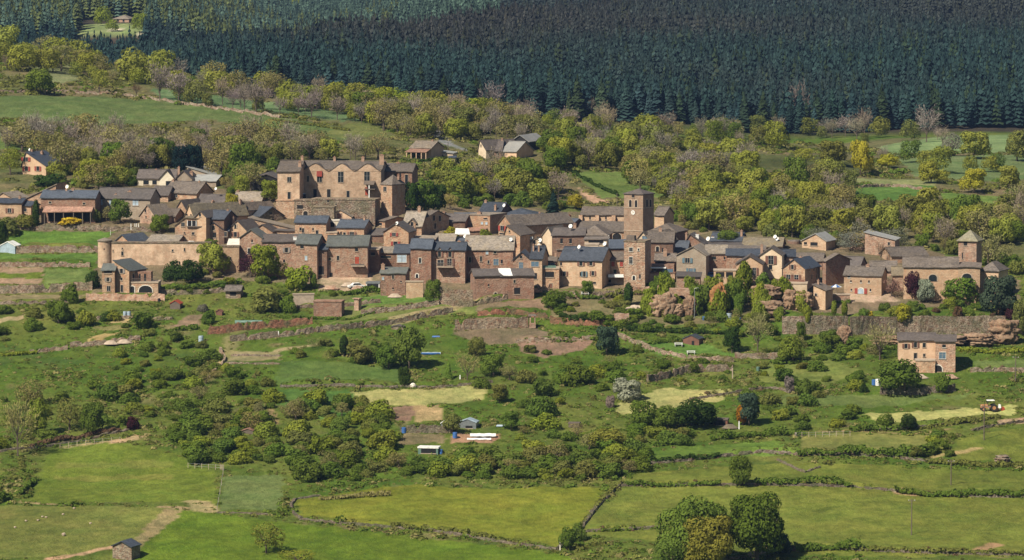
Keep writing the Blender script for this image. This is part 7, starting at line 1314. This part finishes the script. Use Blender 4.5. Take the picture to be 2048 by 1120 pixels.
# wire fences of the left fields
def wire(pts, lab, n):
    root = empty('wire_fence', at(*pts[0]), 0, lab, 'fence'); o0 = np.array(root.location)
    tp = []
    for i in range(n + 1):
        f = i / n * (len(pts) - 1); k = min(int(f), len(pts) - 2); px = pts[k][0] + (pts[k + 1][0] - pts[k][0]) * (f - k); py = pts[k][1] + (pts[k + 1][1] - pts[k][1]) * (f - k); q = hit(px, py) - o0; b = MB(); b.box(q[0] - .05, q[0] + .05, q[1] - .05, q[1] + .05, q[2] - .3, q[2] + 1.15, 'trim'); b.build('post', root); tp.append(q)
    b = MB()
    for hh in (.5, 1.0): b.tube([(q[0], q[1], q[2] + hh) for q in tp], [.02] * len(tp), 'metalg', 4)
    b.build('wire', root)
wire([(376, 936), (440, 940), (448, 940), (434, 1024)], 'post and wire fence round the small wired field on the left', 14); wire([(120, 897), (180, 889), (240, 884)], 'post and wire fence along the left track', 7); wire([(1590, 875), (1700, 872)], 'wooden rail fence below the bushes left of the tractor field', 8)
# tractor with tedder
def tractor():
    q = at(1980, 822); root = empty('tractor', q, R(4), 'old orange-brown tractor with a white cab roof standing in the hay field', 'tractor')
    b = MB(); b.ext([(-2.1, .75), (-.6, .75), (-.6, 1.55), (-1.9, 1.45), (-2.1, 1.3)], [-.42, .42], 'y', 'orangep'); b.box(-.6, 1.4, -.5, .5, .6, 1.2, 'orangep', .05); b.box(-.45, -.2, -.75, .75, .7, 1.1, 'metalg'); b.build('body', root)
    b = MB(); b.box(-.75, .95, -.75, .75, 2.35, 2.5, 'whitep', .08); b.build('cab_roof', root)
    b = MB()
    for x in (-.6, .85):
        for y in (-.65, .65): b.tube([(x, y, 1.1), (x * .95, y, 2.36)], [.05, .05], 'blackm', 5)
    b.box(-.6, -.56, -.6, .6, 1.4, 2.3, 'glass'); b.build('cab', root)
    for x, r_ in ((.75, .8), (-1.6, .48)):
        for y in (-.85, .85): b = MB(); b.tube([(x, y - .2, r_), (x, y + .2, r_)], [r_, r_], 'rubber', 18); w_ = b.build('wheel', root); c = MB(); c.tube([(x, y - .23, r_), (x, y + .23, r_)], [r_ * .5, r_ * .5], 'orangep', 12); c.build('rim', w_)
    b = MB(); b.tube([(-1.3, .1, 1.4), (-1.3, .1, 2.2)], [.05, .05], 'blackm', 6); b.build('exhaust', root)
    im = empty('hay_tedder', at(1998, 822), R(4), 'red and white hay implement hitched behind the tractor', 'implement'); b = MB(); b.box(-.9, .9, -.1, .1, .6, .75, 'redp'); b.box(-.2, .4, -.5, .5, .7, 1.5, 'whitep', .12); b.build('frame', im)
    for x in (-.7, .8): b = MB(); b.tube([(x, -.25, .5), (x, .25, .5)], [.48, .48], 'redp', 12); b.build('rotor', im)
tractor()
# orange heap / barrels near the barn door
item('garden_clutter', 1068, 584, 'orange and white garden clutter at the right end of the big red barn', 'clutter', heap('orangep'))
item('white_bench', 1170, 590, 'white bench under the big pinkish slate house', 'bench', table)
# ------------------------------------------------------------------ air
m = bpy.data.materials.new('air'); m.use_nodes = True; t = m.node_tree; t.nodes.clear(); out = N(t, 'ShaderNodeOutputMaterial'); pv = N(t, 'ShaderNodeVolumePrincipled'); pv.inputs['Density'].default_value = 0.000045; pv.inputs['Color'].default_value = (.36, .56, 1.0, 1); pv.inputs['Anisotropy'].default_value = .2
t.links.new(pv.outputs[0], out.inputs['Volume']); MATS['air'] = m
b = MB(); b.box(-1600, 1600, -120, 4100, float(ZZ.min()) - 1, float(ZZ.max()) + 30, 'air'); tag(b.build('haze'), 'thin blue haze of the air over the valley', None, None, 'stuff')
